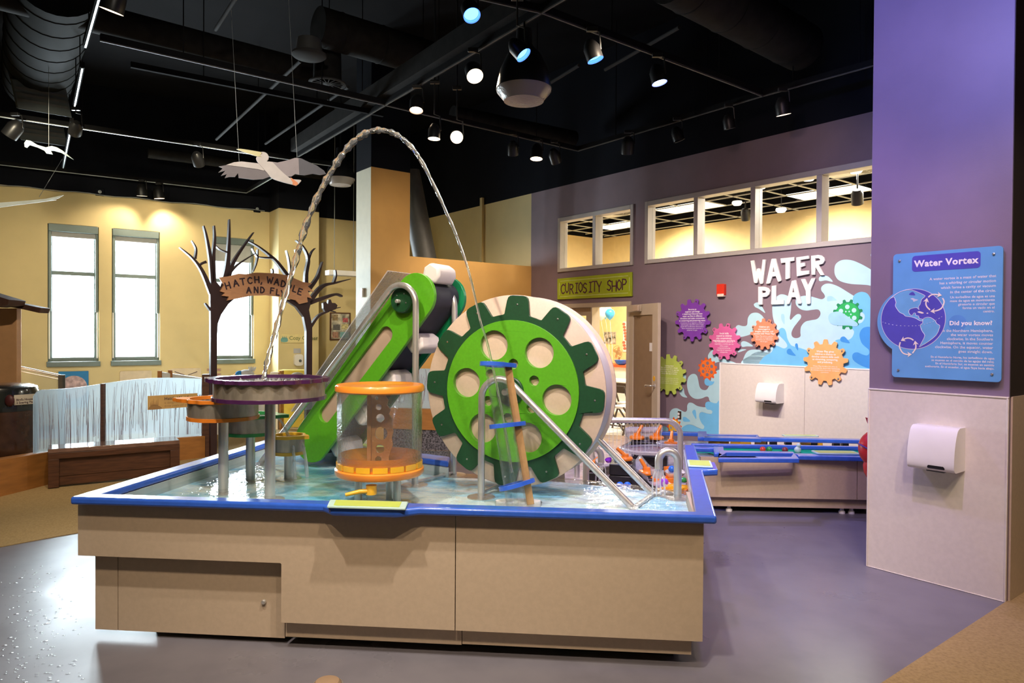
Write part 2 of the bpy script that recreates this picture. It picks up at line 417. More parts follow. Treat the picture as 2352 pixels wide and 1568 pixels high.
def rrect(a0, a1, b0, b1, r, n=5):
    out = []
    for cx, cy, s in ((a1 - r, b1 - r, 0), (a0 + r, b1 - r, 90), (a0 + r, b0 + r, 180), (a1 - r, b0 + r, 270)):
        for k in range(n + 1):
            t = math.radians(s + 90 * k / n); out.append((cx + r * math.cos(t), cy + r * math.sin(t)))
    return out
def circ(cx, cy, r, n=28, ry=None):
    return [(cx + r * math.cos(2 * math.pi * k / n), cy + (ry or r) * math.sin(2 * math.pi * k / n)) for k in range(n)]
def gear(R, r, n, fb=.31, ft=.235, ph=0.0, cx=0, cy=0, rnd=.28):
    "gear outline; fb and ft are the half widths of a tooth at root and tip as part of the pitch"
    out = []; st = 2 * math.pi / n; h = R - r
    half = ((-.5, r), (-fb - .06, r), (-fb - .015, r + h * .04), (-fb, r + h * .14), (-ft - .01, R - h * rnd), (-ft + .02, R - h * rnd * .38), (-ft + .065, R - h * rnd * .08), (-ft * .45, R))
    for i in range(n):
        t0 = ph + i * st
        for f, q in half + tuple((-f, q) for f, q in half[:0:-1]):
            out.append((cx + q * math.cos(t0 + f * st), cy + q * math.sin(t0 + f * st)))
    return out
def bend(pts, rad, n=8):
    "polyline with rounded corners"
    pts = [V(p) for p in pts]; out = [pts[0]]
    for i in range(1, len(pts) - 1):
        p = pts[i]; a = (pts[i - 1] - p); b = (pts[i + 1] - p); r = rad[i - 1] if isinstance(rad, (list, tuple)) else rad
        ang = a.angle(b); t = min(r / math.tan(ang / 2), a.length * .95, b.length * .95)
        p0 = p + a.normalized() * t; p1 = p + b.normalized() * t; bis = (a.normalized() + b.normalized())
        rr = t * math.tan(ang / 2); cen = p + bis.normalized() * math.sqrt(rr * rr + t * t)
        v0 = p0 - cen; v1 = p1 - cen; om = v0.angle(v1)
        for k in range(n + 1):
            u = k / n; out.append(cen + (v0 * math.sin((1 - u) * om) + v1 * math.sin(u * om)) / math.sin(om))
    out.append(pts[-1]); return out
def text(fr, s, a, b, size, c, m, parent, name='lettering', align='CENTER', bold=0.0, spacing=1.0, line=1.0, width=1.0):
    cu = bpy.data.curves.new('t', 'FONT'); cu.body = s; cu.size = size; cu.align_x = align; cu.align_y = 'CENTER'
    cu.resolution_u = 2; cu.offset = bold; cu.space_character = spacing; cu.space_line = line
    ob = bpy.data.objects.new('t', cu); me0 = ob.to_mesh(); me = me0.copy(); ob.to_mesh_clear()
    bpy.data.objects.remove(ob); bpy.data.curves.remove(cu)
    M = Matrix.Identity(4)
    for i in range(3):
        M[i][0] = fr.u[i] * width; M[i][1] = fr.v[i]; M[i][2] = fr.n[i]
    M.translation = fr.P(a, b, c); me.transform(M); me.materials.clear()
    return link(name, me, m, parent, smooth=False)
GL = {'A': [[(0, 0), (.36, 1), (.72, 0)], [(.14, .38), (.58, .38)]], 'C': [[(.66, .86), (.4, 1), (.12, .8), (.04, .45), (.2, .08), (.45, 0), (.66, .16)]],
      'D': [[(.05, 0), (.05, 1), (.4, .95), (.68, .6), (.6, .2), (.3, .0), (.05, 0)]], 'E': [[(.6, 1), (.05, 1), (.05, 0), (.62, 0)], [(.05, .52), (.5, .52)]],
      'F': [[(.62, 1), (.05, 1), (.05, 0)], [(.05, .54), (.5, .54)]], 'H': [[(.04, 0), (.04, 1)], [(.66, 0), (.66, 1)], [(.04, .5), (.66, .5)]],
      'I': [[(.3, 0), (.3, 1)], [(.1, 1), (.5, 1)], [(.1, 0), (.5, 0)]], 'L': [[(.06, 1), (.06, 0), (.58, 0)]], 'N': [[(.04, 0), (.04, 1), (.66, 0), (.66, 1)]],
      'O': [[(.36, 1), (.08, .75), (.06, .3), (.34, 0), (.64, .25), (.66, .7), (.36, 1)]], 'P': [[(.06, 0), (.06, 1), (.5, .95), (.62, .72), (.45, .5), (.06, .46)]],
      'R': [[(.06, 0), (.06, 1), (.5, .95), (.6, .75), (.45, .52), (.06, .48)], [(.3, .5), (.66, 0)]], 'S': [[(.6, .86), (.36, 1), (.1, .84), (.14, .6), (.5, .44), (.6, .2), (.36, 0), (.06, .12)]],
      'T': [[(0, 1), (.7, 1)], [(.35, 1), (.35, 0)]], 'U': [[(.06, 1), (.06, .3), (.3, 0), (.56, .2), (.62, 1)]], 'W': [[(0, 1), (.2, 0), (.42, .7), (.66, 0), (.9, 1)]],
      'Y': [[(0, 1), (.34, .5), (.68, 1)], [(.34, .5), (.34, 0)]], ',': [[(.2, .08), (.1, -.2)]]}
def strokes(mb, fr, ch, a, b, h, wd, c0, c1, rot=0.0, wscale=1.0):
    "one hand-drawn letter as thick strokes on a frame"
    ca, sa = math.cos(rot), math.sin(rot)
    for st in GL[ch]:
        q = [(a + (x * ca * wscale - y * sa) * h, b + (x * sa * wscale + y * ca) * h) for x, y in st]
        for i in range(len(q) - 1):
            p0, p1 = V(q[i]), V(q[i + 1]); d = (p1 - p0).normalized(); nn = V((-d.y, d.x)) * wd / 2; lp = []
            for k in range(5):
                t = math.pi * k / 4; lp.append(tuple(p1 + d * wd / 2 * math.sin(t) + nn * -math.cos(t)))
            for k in range(5):
                t = math.pi * k / 4; lp.append(tuple(p0 - d * wd / 2 * math.sin(t) + nn * math.cos(t)))
            mb.plate(fr, [lp], c0, c1)
    return mb
def copy_tree(o, parent=None):
    c = o.copy(); COL.objects.link(c); c.parent = parent
    for ch in list(o.children): copy_tree(ch, c)
    return c

# ================================================================== THE SETTING
FL = Fr((0, 0, 0), (1, 0, 0), (0, 1, 0))      # floor plan: a = x, b = y, c = z
def plan(loop, z0, z1, name, m, parent=None, holes=(), bevel=0, smooth=True):
    return MB().plate(FL, [[(p[0], p[1]) for p in loop]] + [[(p[0], p[1]) for p in h] for h in holes], z0, z1).obj(name, m, parent, smooth, bevel)
A_L = LW.px(-700, 700)[0]
LEFT_END = LW.P(-7.0, 0)
struct(plan([(-16, -4), (10, -4), (10, 22), (-16, 22)], -.12, 0, 'floor', M_floor))
P0 = onz(2312, 1382, 0)
struct(plan([P0 + NV * 3, P0 - NV * 9.5, (9, -3.9), (9, 5)], .0005, .006, 'floor_carpet_right', M_carpet))
cb = [onz(-420, 1330, 0), onz(-150, 1282, 0), onz(0, 1257, 0), onz(100, 1238, 0), onz(180, 1224, 0), V((-3.1, 6.5, 0)), V((-2.6, 7.3, 0)), V((-2.3, 8.4, 0)), V((-2.3, 11.2, 0)), V((-2.3, 13.3, 0)), V((-5, 12.2, 0)), V((-12.5, 8, 0)), V((-12.5, 3.5, 0))]
struct(plan(cb, .0005, .006, 'floor_carpet_left', M_carpet))
struct(plan([(-16, -4), (10, -4), (10, 22), (-16, 22)], Z_CEIL, Z_CEIL + .15, 'ceiling', M_black))

# --- window wall on the left
KX = LW.px(913, 700)[0]
def win(x0, x1): return (LW.px(x0, 670)[0], LW.px(x1, 670)[0])
WINS = [win(109.5, 227), win(257, 367), win(489, 583)]
WZ0, WZ1 = 1.14, 3.60
LW0 = -7.0
holes = [[(a, WZ0), (b, WZ0), (b, WZ1), (a, WZ1)] for a, b in WINS]
wl = struct(MB().plate(LW, [[(LW0, 0), (KX, 0), (KX, Z_PAINT), (LW0, Z_PAINT)]] + holes, -.28, 0).obj('wall_left', M_cream, None, False))
struct(MB().fbox(LW, LW0, KX, Z_PAINT, Z_CEIL, -.28, 0).obj('wall_left_top', M_navy, None, False))
for i, (a, b) in enumerate(WINS):
    w = thing('window_%d' % (i + 1), 'x', 'x', LW.P((a + b) / 2, WZ0)); del w['label'], w['category']; struct(w)
    f = MB()
    for r in ((a, a + .07, WZ0, WZ1), (b - .07, b, WZ0, WZ1), (a + .07, b - .07, WZ0, WZ0 + .07), (a + .07, b - .07, WZ1 - .07, WZ1), (a + .07, b - .07, 2.70, 2.77)):
        f.fbox(LW, r[0], r[1], r[2], r[3], -.2, -.1)
    f.obj('window_frame', M_wframe, w, True, .004)
    MB().fbox(LW, a + .06, b - .06, WZ0 + .06, WZ1 - .06, -.155, -.145).obj('pane', M_glass, w, False)
    MB().fbox(LW, a - .02, b + .02, WZ0 - .09, WZ0, -.1, .06).obj('window_sill', M_wframe, w, True, .006)
    sz = .22 if i < 2 else .48
    s = MB().fbox(LW, a + .01, b - .01, WZ1 - .13, WZ1 + .02, -.09, .0).obj('shade_cassette', M_wframe, w, True, .01)
    MB().fbox(LW, a + .05, b - .05, WZ1 - sz, WZ1 - .10, -.06, -.05).obj('roller_shade', M_shade, w, False)
    for q in (a + .015, b - .05):
        MB().fbox(LW, q, q + .04, WZ0 + .9, WZ1 - .1, -.09, -.03).obj('shade_channel', M_wframe, w, True, .004)
    for q in (a + .015, b - .03):
        MB().fbox(LW, q, q + .02, WZ0 + .05, WZ0 + .9, -.09, -.05).obj('shade_cord', M_white, w, True)
    area(LW.P((a + b) / 2, (WZ0 + WZ1) / 2, -.45), LW.P((a + b) / 2, (WZ0 + WZ1) / 2 - .1, 2), 430, b - a, WZ1 - WZ0, DAY)
# pilaster standing proud of the window wall
pa0, pa1 = LW.px(640, 560, .65)[0], LW.px(733, 560, .65)[0]
struct(MB().fbox(LW, pa0, pa1, 0, Z_PAINT, .002, .65).obj('wall_left_pilaster', M_cream, None, True, .006))
struct(MB().fbox(LW, pa0, pa1, Z_PAINT, Z_CEIL, .002, .65).obj('wall_left_pilaster_top', M_navy, None, True))

# --- purple wall, its far cream stretch and the shop openings
PA_L = PW.px(1219.5, 600)[0]
PA_R = 3.2
PA_FAR = PW.px(905, 600)[0]
def pwx(x, y=700): return PW.px(x, y)[0]
W1A, W1B = pwx(1283, 560), pwx(1456, 560)
W2A, W2B = pwx(1483, 530), pwx(2075, 480)
WB, WT = 2.745, 3.665
DA, DB = pwx(1284, 700), pwx(1451, 700)
DZ = 2.20
op = [[(W1A, WB), (W1B, WB), (W1B, WT), (W1A, WT)], [(W2A, WB), (W2B, WB), (W2B, WT), (W2A, WT)]]
out = [(PA_L, 0), (DA, 0), (DA, DZ), (DB, DZ), (DB, 0), (PA_R, 0), (PA_R, Z_PAINT), (PA_L, Z_PAINT)]
wr = struct(MB().plate(PW, [out] + op, -.16, 0).obj('wall_right', M_purple, None, False))
struct(MB().fbox(PW, PA_FAR, PA_R, Z_PAINT, Z_CEIL, -.16, 0).obj('wall_right_top', M_navy, None, False))
struct(MB().fbox(PW, PA_FAR, PA_L, 0, Z_PAINT, -.16, 0).obj('wall_far', M_cream, None, False))
def iwin(n, a, b, mulls):
    w = thing('window_%d' % n, 'x', 'x', PW.P((a + b) / 2, WB)); del w['label'], w['category']; struct(w)
    f = MB(); e = .06
    for r in ((a, a + e, WB, WT), (b - e, b, WB, WT), (a + e, b - e, WB, WB + .06), (a + e, b - e, WT - .07, WT)):
        f.fbox(PW, *r, -.15, .025)
    f.obj('window_frame', M_frw, w, True, .005)
    xs = [a + e] + [pwx(m, 540) for m in mulls] + [b - e]
    for m in xs[1:-1]:
        MB().fbox(PW, m - .034, m + .034, WB + .06, WT - .07, -.15, .02).obj('mullion', M_frw, w, True, .005)
    for i in range(len(xs) - 1):
        q0 = xs[i] + (.034 if i else 0); q1 = xs[i + 1] - (.034 if i < len(xs) - 2 else 0)
        MB().fbox(PW, q0, q1, WB + .055, WT - .065, -.085, -.075).obj('pane', M_glass, w, False)
M_frw = mat('pale_window_metal', (.46, .42, .39), .45, var=.03)
iwin(4, W1A, W1B, [1366]); iwin(5, W2A, W2B, [1599, 1730, 1882])
# white board on the purple wall
da0, da1 = pwx(1655.5, 900), pwx(2040, 900); dm = pwx(1849, 930)
bd = struct(MB().fbox(PW, da0, dm - .002, .0, Z_DADO, .001, .012).obj('wall_right_board', M_dado, None, False))
MB().fbox(PW, dm + .002, da1, .0, Z_DADO, .001, .012).obj('board_panel', M_dado, bd, False)
MB().fbox(PW, da0 - .01, da1, Z_DADO, Z_DADO + .014, .001, .018).obj('board_trim', M_white, bd, False)
MB().fbox(PW, da0 - .012, da0, 0, Z_DADO, .001, .018).obj('board_trim', M_white, bd, False)

# --- door to the shop: frame, fixed leaf with a narrow light, open leaf
d1 = thing('door_1', 'x', 'x', PW.P((DA + DB) / 2, 0)); del d1['label'], d1['category']; struct(d1)
DM, DJ = pwx(1362, 800), pwx(1441, 800)
for r in ((DA, DA + .06, 0, DZ), (DJ, DB, 0, DZ), (DA + .06, DJ, DZ - .07, DZ), (DM - .03, DM, 0, DZ - .07)):
    MB().fbox(PW, *r, -.15, .03).obj('door_frame', M_frame, d1, True, .004)
la, lb = DA + .06, DM - .03
MB().plate(PW, [[(la, .02), (lb, .02), (lb, DZ - .07), (la, DZ - .07)], [(lb - .36, .5), (lb - .2, .5), (lb - .2, 2.0), (lb - .36, 2.0)]], -.11, -.065).obj('fixed_leaf', M_frame, d1, False)
MB().fbox(PW, lb - .36, lb - .2, .5, 2.0, -.09, -.085).obj('pane', M_glass, d1, False)
d2 = thing('door_2', 'x', 'x', PW.P(DB, 0)); del d2['label'], d2['category']; struct(d2)
hinge = PW.P(DB - .01, 0, .04)
k = ray(1511, 800); ex = V((k.x, k.y, 0)) / k.y
tt = 10.0
for _ in range(200):
    if (ex * tt - V((hinge.x, hinge.y, 0))).length > .92: break
    tt -= .01
    if tt < 9: break
leaf = Fr((hinge.x, hinge.y, 0), ex * tt - V((hinge.x, hinge.y, 0)))
LWD = .92
MB().plate(leaf, [[(0, .02), (LWD, .02), (LWD, 2.14), (0, 2.14)], [(.13, .25), (LWD - .17, .25), (LWD - .17, 1.98), (.13, 1.98)]], -.045, 0).obj('leaf', M_frame, d2, True, .003)
M_brg = mat('brown_tinted_glass', (.27, .185, .115), .25, var=.03)
MB().fbox(leaf, .13, LWD - .17, .25, 1.98, -.03, -.015).obj('leaf_panel', M_brg, d2, False)
MB().fbox(leaf, .05, .42, 2.03, 2.13, .0, .06).obj('closer_box', M_frame, d2, True, .008)
MB().fbox(leaf, .30, .46, 2.04, 2.12, .06, .09).obj('closer_arm', M_bone, d2, True, .004)
hl = MB().tube(bend([leaf.P(LWD - .08, .98, 0), leaf.P(LWD - .08, .98, .07), leaf.P(LWD - .24, .975, .07), leaf.P(LWD - .25, .96, .05)], .018, 5), .012, 10).obj('lever_handle', M_steel, d2)
MB().lathe(leaf.P(LWD - .08, .98, 0), [(.001, .014), (.028, .012), (.03, 0)], 20, leaf.n).obj('handle_rose', M_steel, hl)
MB().plate(leaf, [circ(LWD - .1, 1.08, .035, 20)], .0, .003).obj('yellow_sticker', M_yellow, d2, False)
MB().fbox(leaf, LWD - .27, LWD - .18, 1.46, 1.58, -.014, -.010).obj('paper_notice', M_white, d2, False)

# --- the shop behind the purple wall
M_shop = mat('shop_yellow_paint', (.86, .68, .34), .7, var=.03)
M_shopf = mat('shop_pale_floor', (.62, .62, .60), .4, var=.06)
SD, SL = 12.2, 12.15
SWB = Fr(NV * SD, -DV); SWL = Fr(DV * SL, NV)
sb0 = -SL; sb1 = 4.0
struct(MB().fbox(SWB, sb0, sb1, 0, 4.02, -.1, 0).obj('wall_shop_back', M_shop, None, False))
struct(MB().fbox(SWL, D_P + .17, SD, 0, 4.02, -.1, 0).obj('wall_shop_side', M_shop, None, False))
struct(MB().fbox(SWB, sb0, sb1, 4.02, 4.7, -.1, 0).obj('wall_shop_back_top', M_black, None, False))
struct(MB().fbox(SWL, D_P + .17, SD, 4.02, 4.7, -.1, 0).obj('wall_shop_side_top', M_black, None, False))
SWR = Fr(DV * -4.0, -NV)
struct(MB().fbox(SWR, -SD, -D_P - .17, 0, 4.7, -.1, 0).obj('wall_shop_right', M_shop, None, False))
SF = Fr((0, 0, 0), -DV, NV)
struct(MB().plate(SF, [[(sb0, D_P + .16), (sb1, D_P + .16), (sb1, SD), (sb0, SD)]], .001, .012).obj('floor_shop', M_shopf, None, False))
sc = struct(MB().plate(SF, [[(sb0, D_P + .16), (sb1, D_P + .16), (sb1, SD + .1), (sb0, SD + .1)]], 4.45, 4.6).obj('ceiling_shop', M_black, None, False))
M_tbar = mat('grey_ceiling_bar', (.55, .55, .50), .6, var=.05)
for i in range(7):
    d = D_P + .35 + i * .61
    MB().box(SF.P(-3.9, d, 4.02), -DV * 7.9, NV * .010, Z * .008).obj('t_bar', M_tbar, sc, False)
for i in range(14):
    a = -11.6 + i * 1.15
    MB().box(SF.P(a, (D_P + SD) / 2 + .08, 4.02), -DV * .010, NV * 2.03, Z * .008).obj('t_bar', M_tbar, sc, False)
for i in range(13):
    a = -11.0 + i * 1.15
    for j in (3,):
        MB().box(SF.P(a, D_P + .35 + (j + .5) * .61, 4.02), -DV * .010, NV * .29, Z * .008).obj('t_bar', M_tbar, sc, False)
LP = [(-10.4, 1), (-8.15, 3), (-8.15, 1), (-5.85, 1), (-5.85, 4), (-3.55, 3), (-2.4, 1), (-1.25, 4), (0.0, 2), (-10.4, 4)]
for i, (a, j) in enumerate(LP):
    on = i not in (6,)
    p = MB().box(SF.P(a, D_P + .35 + (j + .5) * .61, 4.03), -DV * .56, NV * .29, Z * .012).obj('ceiling_panel', M_panel if on else M_tbar, sc, False)
for a, j in [(-9.3, 2), (-7.0, 0), (-4.7, 2), (-2.4, 0), (-0.7, 3)]:
    g = MB().box(SF.P(a, D_P + .35 + (j + .5) * .61, 4.03), -DV * .56, NV * .29, Z * .01).obj('vent_panel', M_tbar, sc, False)
    MB().lathe(SF.P(a, D_P + .35 + (j + .5) * .61, 4.018), [(.001, 0), (.08, -.012), (.09, 0), (.15, -.012), (.16, 0), (.22, -.012), (.23, 0)], 24).obj('vent_rings', M_dgrey, g)
for a, tz in [(-9.5, 2.4), (-6.4, 2.3), (-3.8, 2.3), (-1.6, 2.3), (0.2, 2.4)]:
    spot(SF.P(a, SD - 1.3, 3.85), SF.P(a + .2, SD, tz), 520, (1, .84, .55), 120, 1.0, .1)
for a in (-9.0, -4.5, -.5):
    area(SF.P(a, D_P + 1.9, 3.9), SF.P(a, D_P + 1.9, 0), 260, 1.1, .6, (1, .93, .80), 'X')  # area lamps added to strengthen the light of the shop ceiling panels

# --- pillar on the right
ra0, ra1 = RP.px(1991, 1300)[0], RP.px(2312, 1381)[0]
M_pill = mat('pillar_purple_paint', (.225, .165, .245), .42, var=.05, scale=3, bump=.05, bscale=180, coat=.08)
pl = struct(MB().fbox(RP, ra0, ra1, 0, Z_CEIL, -1.6, 0).obj('wall_pillar', M_pill, None, True, .004))
MB().fbox(RP, ra0 + .012, ra1 - .012, .005, Z_DADO - .012, .001, .012).obj('pillar_board', M_dado, pl, False)
for r in ((ra0, ra1, Z_DADO - .012, Z_DADO), (ra0, ra0 + .012, 0, Z_DADO - .012), (ra1 - .012, ra1, 0, Z_DADO - .012), (ra0 + .012, ra1 - .012, 0, .006)):
    MB().fbox(RP, *r, .001, .018).obj('board_trim', M_dado, pl, True, .003)
PS = Fr(RP.P(ra1, 0), NV)
MB().fbox(PS, 0.02, 1.6, .005, Z_DADO, .001, .012).obj('side_board', M_beige, pl, False)
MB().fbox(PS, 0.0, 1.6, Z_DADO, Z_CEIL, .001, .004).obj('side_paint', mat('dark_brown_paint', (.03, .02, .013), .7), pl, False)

# --- ochre column and partition
ca0, ca1 = CW.px(851.5, 500)[0], CW.px(941, 500)[0]
c_ = struct(MB().fbox(CW, ca0, ca1, 0, Z_PAINT, -.5, 0).obj('wall_column', mat('column_white_paint', (.72, .68, .52), .6, var=.03), None, True, .004))
MB().fbox(CW, ca0 + .002, ca1, 0, Z_PAINT, .001, .006).obj('ochre_face', M_ochre, c_, False)
struct(MB().fbox(CW, ca0, ca1, Z_PAINT, Z_CEIL, -.5, .006).obj('wall_column_top', M_navy, None, True))
ZP = 2.9
struct(MB().fbox(CW, ca1, D_P - .001, 0, ZP, -.18, .005).obj('wall_partition', M_ochre, None, False))
# --- walls behind the visitor close the hall
struct(MB().bx(-16, 10, -4.15, -4, 0, Z_CEIL).obj('wall_back', M_cream, None, False))
E3 = PW.P(PA_R, 0)
struct(MB().box(((E3.x + 9) / 2 + .2, (E3.y - 4) / 2, 3.1), V((9 - E3.x, -4 - E3.y, 0)) / 2 * 1.05, V((-(-4 - E3.y), 9 - E3.x, 0)).normalized() * .05, Z * 3.1).obj('wall_side_right', M_navy, None, False))
E4 = LW.P(LW0, 0)
struct(MB().box((E4.x, (E4.y - 4) / 2, 3.1), (.06, 0, 0), (0, (E4.y + 4) / 2, 0), Z * 3.1).obj('wall_side_left', M_cream, None, False))

# ================================================================== UNDER THE CEILING
ZT = 4.5
def seg_on(p, q, z): return onz(*p, z), onz(*q, z)
def track(p, q, label, wide=.0, strip=True, z=ZT, m=None):
    a, b = seg_on(p, q, z); d = (b - a).normalized(); s = V((-d.y, d.x, 0)); L = (b - a).length / 2; c = (a + b) / 2
    t = thing('lighting_track', label, 'lighting track', c, 0, 'black lighting tracks under the ceiling')
    MB().box(c + Z * .03, d * L, s * .022, Z * .03).obj('track_channel', M_track, t, False)
    if strip: MB().box(c - Z * .006, d * L, s * .008, Z * .006).obj('track_edge', m or M_ltrack2, t, False)
    if wide: MB().box(c + Z * .16, d * L, s * wide, Z * .10).obj('joist', M_duct, t, False)
    n = max(2, int(L * 2 / 1.6))
    for i in range(n):
        k = c + d * (-L + (i + .5) * 2 * L / n)
        MB().tube([k + Z * .06, V((k.x, k.y, Z_CEIL))], .006, 6).obj('hanger_rod', M_track, t)
    return t
M_ltrack2 = mat('dull_track_edge', (.10, .098, .094), .6, 0, var=.1, spec=.3)
track((685, 359), (1300, -5), 'wide dark joist with a track running diagonally up to the top centre', .12)
track((-60, 258), (760, 380), 'track crossing behind the pelican from the left edge', 0, True, m=M_ltrack)
track((-60, 371), (566, 442.5), 'lower left track just above the cream wall edge', 0, True, m=M_ltrack)
track((566, 442.5), (625, 408), 'short track turning back below the pelican wing', 0, True, m=M_ltrack)
track((233, -25), (196, 107), 'upper piece of the bright track on the left', 0, True, m=M_ltrack)
track((189, 155), (170, 250), 'middle piece of the bright track on the left', 0, True, m=M_ltrack)
track((165, 280), (145, 385), 'lower piece of the bright track on the left', 0, True, m=M_ltrack)
track((1250, 30), (1752, 220), 'track running from the top centre down towards the pillar')
track((1752, 220), (2060, 135), 'track end that runs behind the pillar top')
track((1328, 346), (1752, 220), 'track above the shop windows along the purple wall')
track((873, 238), (1328, 346), 'dim track left of the track corner above the shop windows')
track((230, 92), (873, 238), 'long dim track passing under the round ceiling grille')
track((300, 155), (880, 268), 'dim pipe like track below the long dim track', 0, False)
track((940, -40), (1250, 30), 'short track entering the frame at the top centre')
def mound(l, label): return l
HEADS = []
def head(px, py, wpx, state, label, tilt=(0, 0), arm=.16, z=None, target=None):
    z = z or 4.2
    p = onz(px, py, z); R = wpx / 2 * p.y / FPX; L = R * 2.5
    d = (V(target) - p).normalized() if target else V((tilt[0], tilt[1], -1)).normalized()
    t = thing('track_light', label, 'spotlight', (p.x, p.y, p.z), 0, 'track spotlights')
    back = p - d * L
    MB().lathe(p, [(R, 0), (R, -L * .62), (R * .72, -L * .86), (R * .45, -L), (.001, -L)], 28, d).obj('housing', M_lampb, t)
    MB().lathe(p, [(R, 0), (R * .90, -.006), (R * .88, -L * .16)], 28, d).obj('trim_ring', M_lampb if state == 'off' else state[1], t)
    MB().lathe(p, [(R * .86, -L * .17), (.001, -L * .14)], 28, d).obj('lens', M_off if state == 'off' else state[0], t)
    top = V((p.x, p.y, ZT)); q = p - d * L * .55
    MB().tube([q + V((R * 1.05, 0, 0)), q + V((R * .9, 0, arm)), q + V((0, 0, arm + .02)), V((q.x, q.y, ZT if z == 4.2 else Z_CEIL))], .008, 8).obj('arm', M_lampb, t)
    MB().box(V((q.x, q.y, ZT - .02)), (.05, 0, 0), (0, .02, 0), (0, 0, .02)).obj('track_adapter', M_lampb, t, True, .004)
    return t
def ring(n, c, e): return mat(n, c, .5, emit=e, ecol=c, var=0)
WW = (M_on_w, ring('warm_lit_trim', (1, .80, .58), 2.2)); BB = (M_on_b, ring('blue_lit_trim', (.10, .28, 1), 1.6)); BW = (M_on_bw, ring('pale_blue_lit_trim', (.30, .36, 1), 1.8)); WD = (M_on_w, ring('dim_warm_trim', (.8, .55, .4), .7))
head(256, 26, 50, WW, 'large warm lit spotlight at the top left beside the bright track', (-.25, .1), target=(-4.6, 6.2, 0))
head(1084, 36, 40, BB, 'blue lit spotlight at the top centre', target=(0.9, 3.0, 0))
head(1091, 175, 38, WW, 'warm lit spotlight left of the big pendant lamp', target=(.6, 4.2, .7))
head(1203, 127, 38, BB, 'blue lit spotlight hanging in front of the pendant lamp dome', target=(2.4, 5.0, 1), z=4.0)
head(1368, 138, 38, BB, 'blue lit spotlight right of the big pendant lamp', target=(2.2, 6.3, 0))
head(1515, 191, 35, BW, 'pale blue lit spotlight between the pendant lamp and the pillar', target=(2.4, 6.6, 0))
head(956, 254, 31, WD, 'dim warm spotlight below the diagonal joist', target=(-1.1, 6.8, 0))
head(997, 319, 28, WW, 'warm lit spotlight right of the top of the water arc', target=(-1.0, 7.6, 0), z=3.85)
head(1049, 315, 29, WW, 'bright spotlight turned towards the viewer near the water arc', target=(-.4, 4.0, 2.0), z=3.9)
head(1232, 365, 28, WW, 'warm lit spotlight below the track corner', target=(.2, 9.6, 0))
head(1178, 355, 25, 'off', 'unlit spotlight left of the lit one below the track corner', target=(0, 11, 2.5))
head(1278, 372, 26, 'off', 'unlit spotlight just left of the track corner', target=(1.5, 12, 2.2))
head(1441, 352, 30, 'off', 'unlit spotlight in front of the round grille by the purple wall', target=(1.7, 11, 2))
head(1560, 323, 26, 'off', 'unlit spotlight on the purple wall track, left of two', target=(3.0, 9, 1.5))
head(1676, 296, 26, 'off', 'unlit spotlight on the purple wall track, right of two', target=(3.2, 9, 1.5))
head(1800, 264, 32, WW, 'spotlight nearest the pillar, its lit mouth turned to the purple wall', target=(3.6, 8.4, 1.6))
head(326, 450, 22, WW, 'left one of the two warm spotlights at the top of the cream wall', target=(-7, 13.6, 0))
head(366, 456, 22, WW, 'right one of the two warm spotlights at the top of the cream wall', target=(-6.4, 13.8, 0))
head(458, 378, 26, 'off', 'unlit spotlight under the track left of the pelican', target=(-5, 13, 2))
head(20, 312, 34, 'off', 'unlit spotlight at the left edge of the frame', target=(-9, 9, 1))
head(172, 305, 28, 'off', 'unlit spotlight where the bright track meets the crossing track', target=(-8, 12, 2.0))
# high bay pendant lamps
def pendant(px, py, wpx, label):
    dpt = FPX * .50 / wpx; p = at(px, py, dpt); R = .25
    t = thing('pendant_lamp', label, 'pendant lamp', p, 0, 'high bay pendant lamps')
    M_ref = clear('prismatic_lens', (.78, .74, .72), 1.45, .25, .4, 30, .55, (.62, .55, .52), 1.0)
    MB().lathe(p, [(.001, .0), (R * .72, .02), (R * .74, .035), (R * .98, .105), (R, .13)], 40).obj('lens_bowl', M_ref, t)
    MB().lathe(p, [(R, .13), (R * .97, .17), (R * .86, .30), (R * .62, .43), (R * .36, .50), (R * .30, .53), (R * .28, .66), (.001, .67)], 40).obj('dome', M_lampb, t)
    MB().tube([p + Z * .66, V((p.x, p.y, Z_CEIL))], .010, 8).obj('stem', M_lampb, t)
pendant(1203, 238, 127, 'big black high bay pendant lamp with a clear bowl at top centre')
pendant(782, 428, 66, 'pendant lamp with pale bowl partly hidden by the ochre column')
# round air outlets
def grille(px, py, wpx, z, label, spokes=10, m=None):
    p = onz(px, py, z); R = wpx / 2 * p.y / FPX
    t = thing('air_outlet', label, 'air outlet', p, 0, 'round ceiling air outlets')
    m = m or M_gr
    MB().lathe(p, [(R, 0), (R * .98, -.012), (R * .82, -.016), (R * .80, 0)], 40).obj('ring', m, t)
    MB().lathe(p, [(R * .25, -.01), (.001, -.02)], 20).obj('boss', m, t)
    for k in range(spokes):
        a = 2 * math.pi * k / spokes; d = V((math.cos(a), math.sin(a), 0)); e = V((-d.y, d.x, 0))
        MB().box(p + d * R * .52 - Z * .008, d * R * .30, e * R * .025, Z * .004).obj('spoke', m, t, False)
    MB().lathe(p, [(R * .8, .0), (R * .75, .05), (R * .72, .4)], 32).obj('collar', M_duct, t)
M_gr = mat('grey_outlet_metal', (.04, .04, .04), .8, 0, spec=.1)
M_gr2 = mat('pale_outlet_metal', (.30, .33, .33), .5, .2)
grille(752, 191, 84, 4.7, 'round spoked grille left of the diagonal joist', 16)
grille(450, 418, 52, 4.75, 'small pale spoked grille above the cream wall', 12, M_gr2)
grille(1437, 360, 58, 4.7, 'dark round outlet behind the spotlight by the purple wall', 12)
p = onz(710, 128, 4.8)
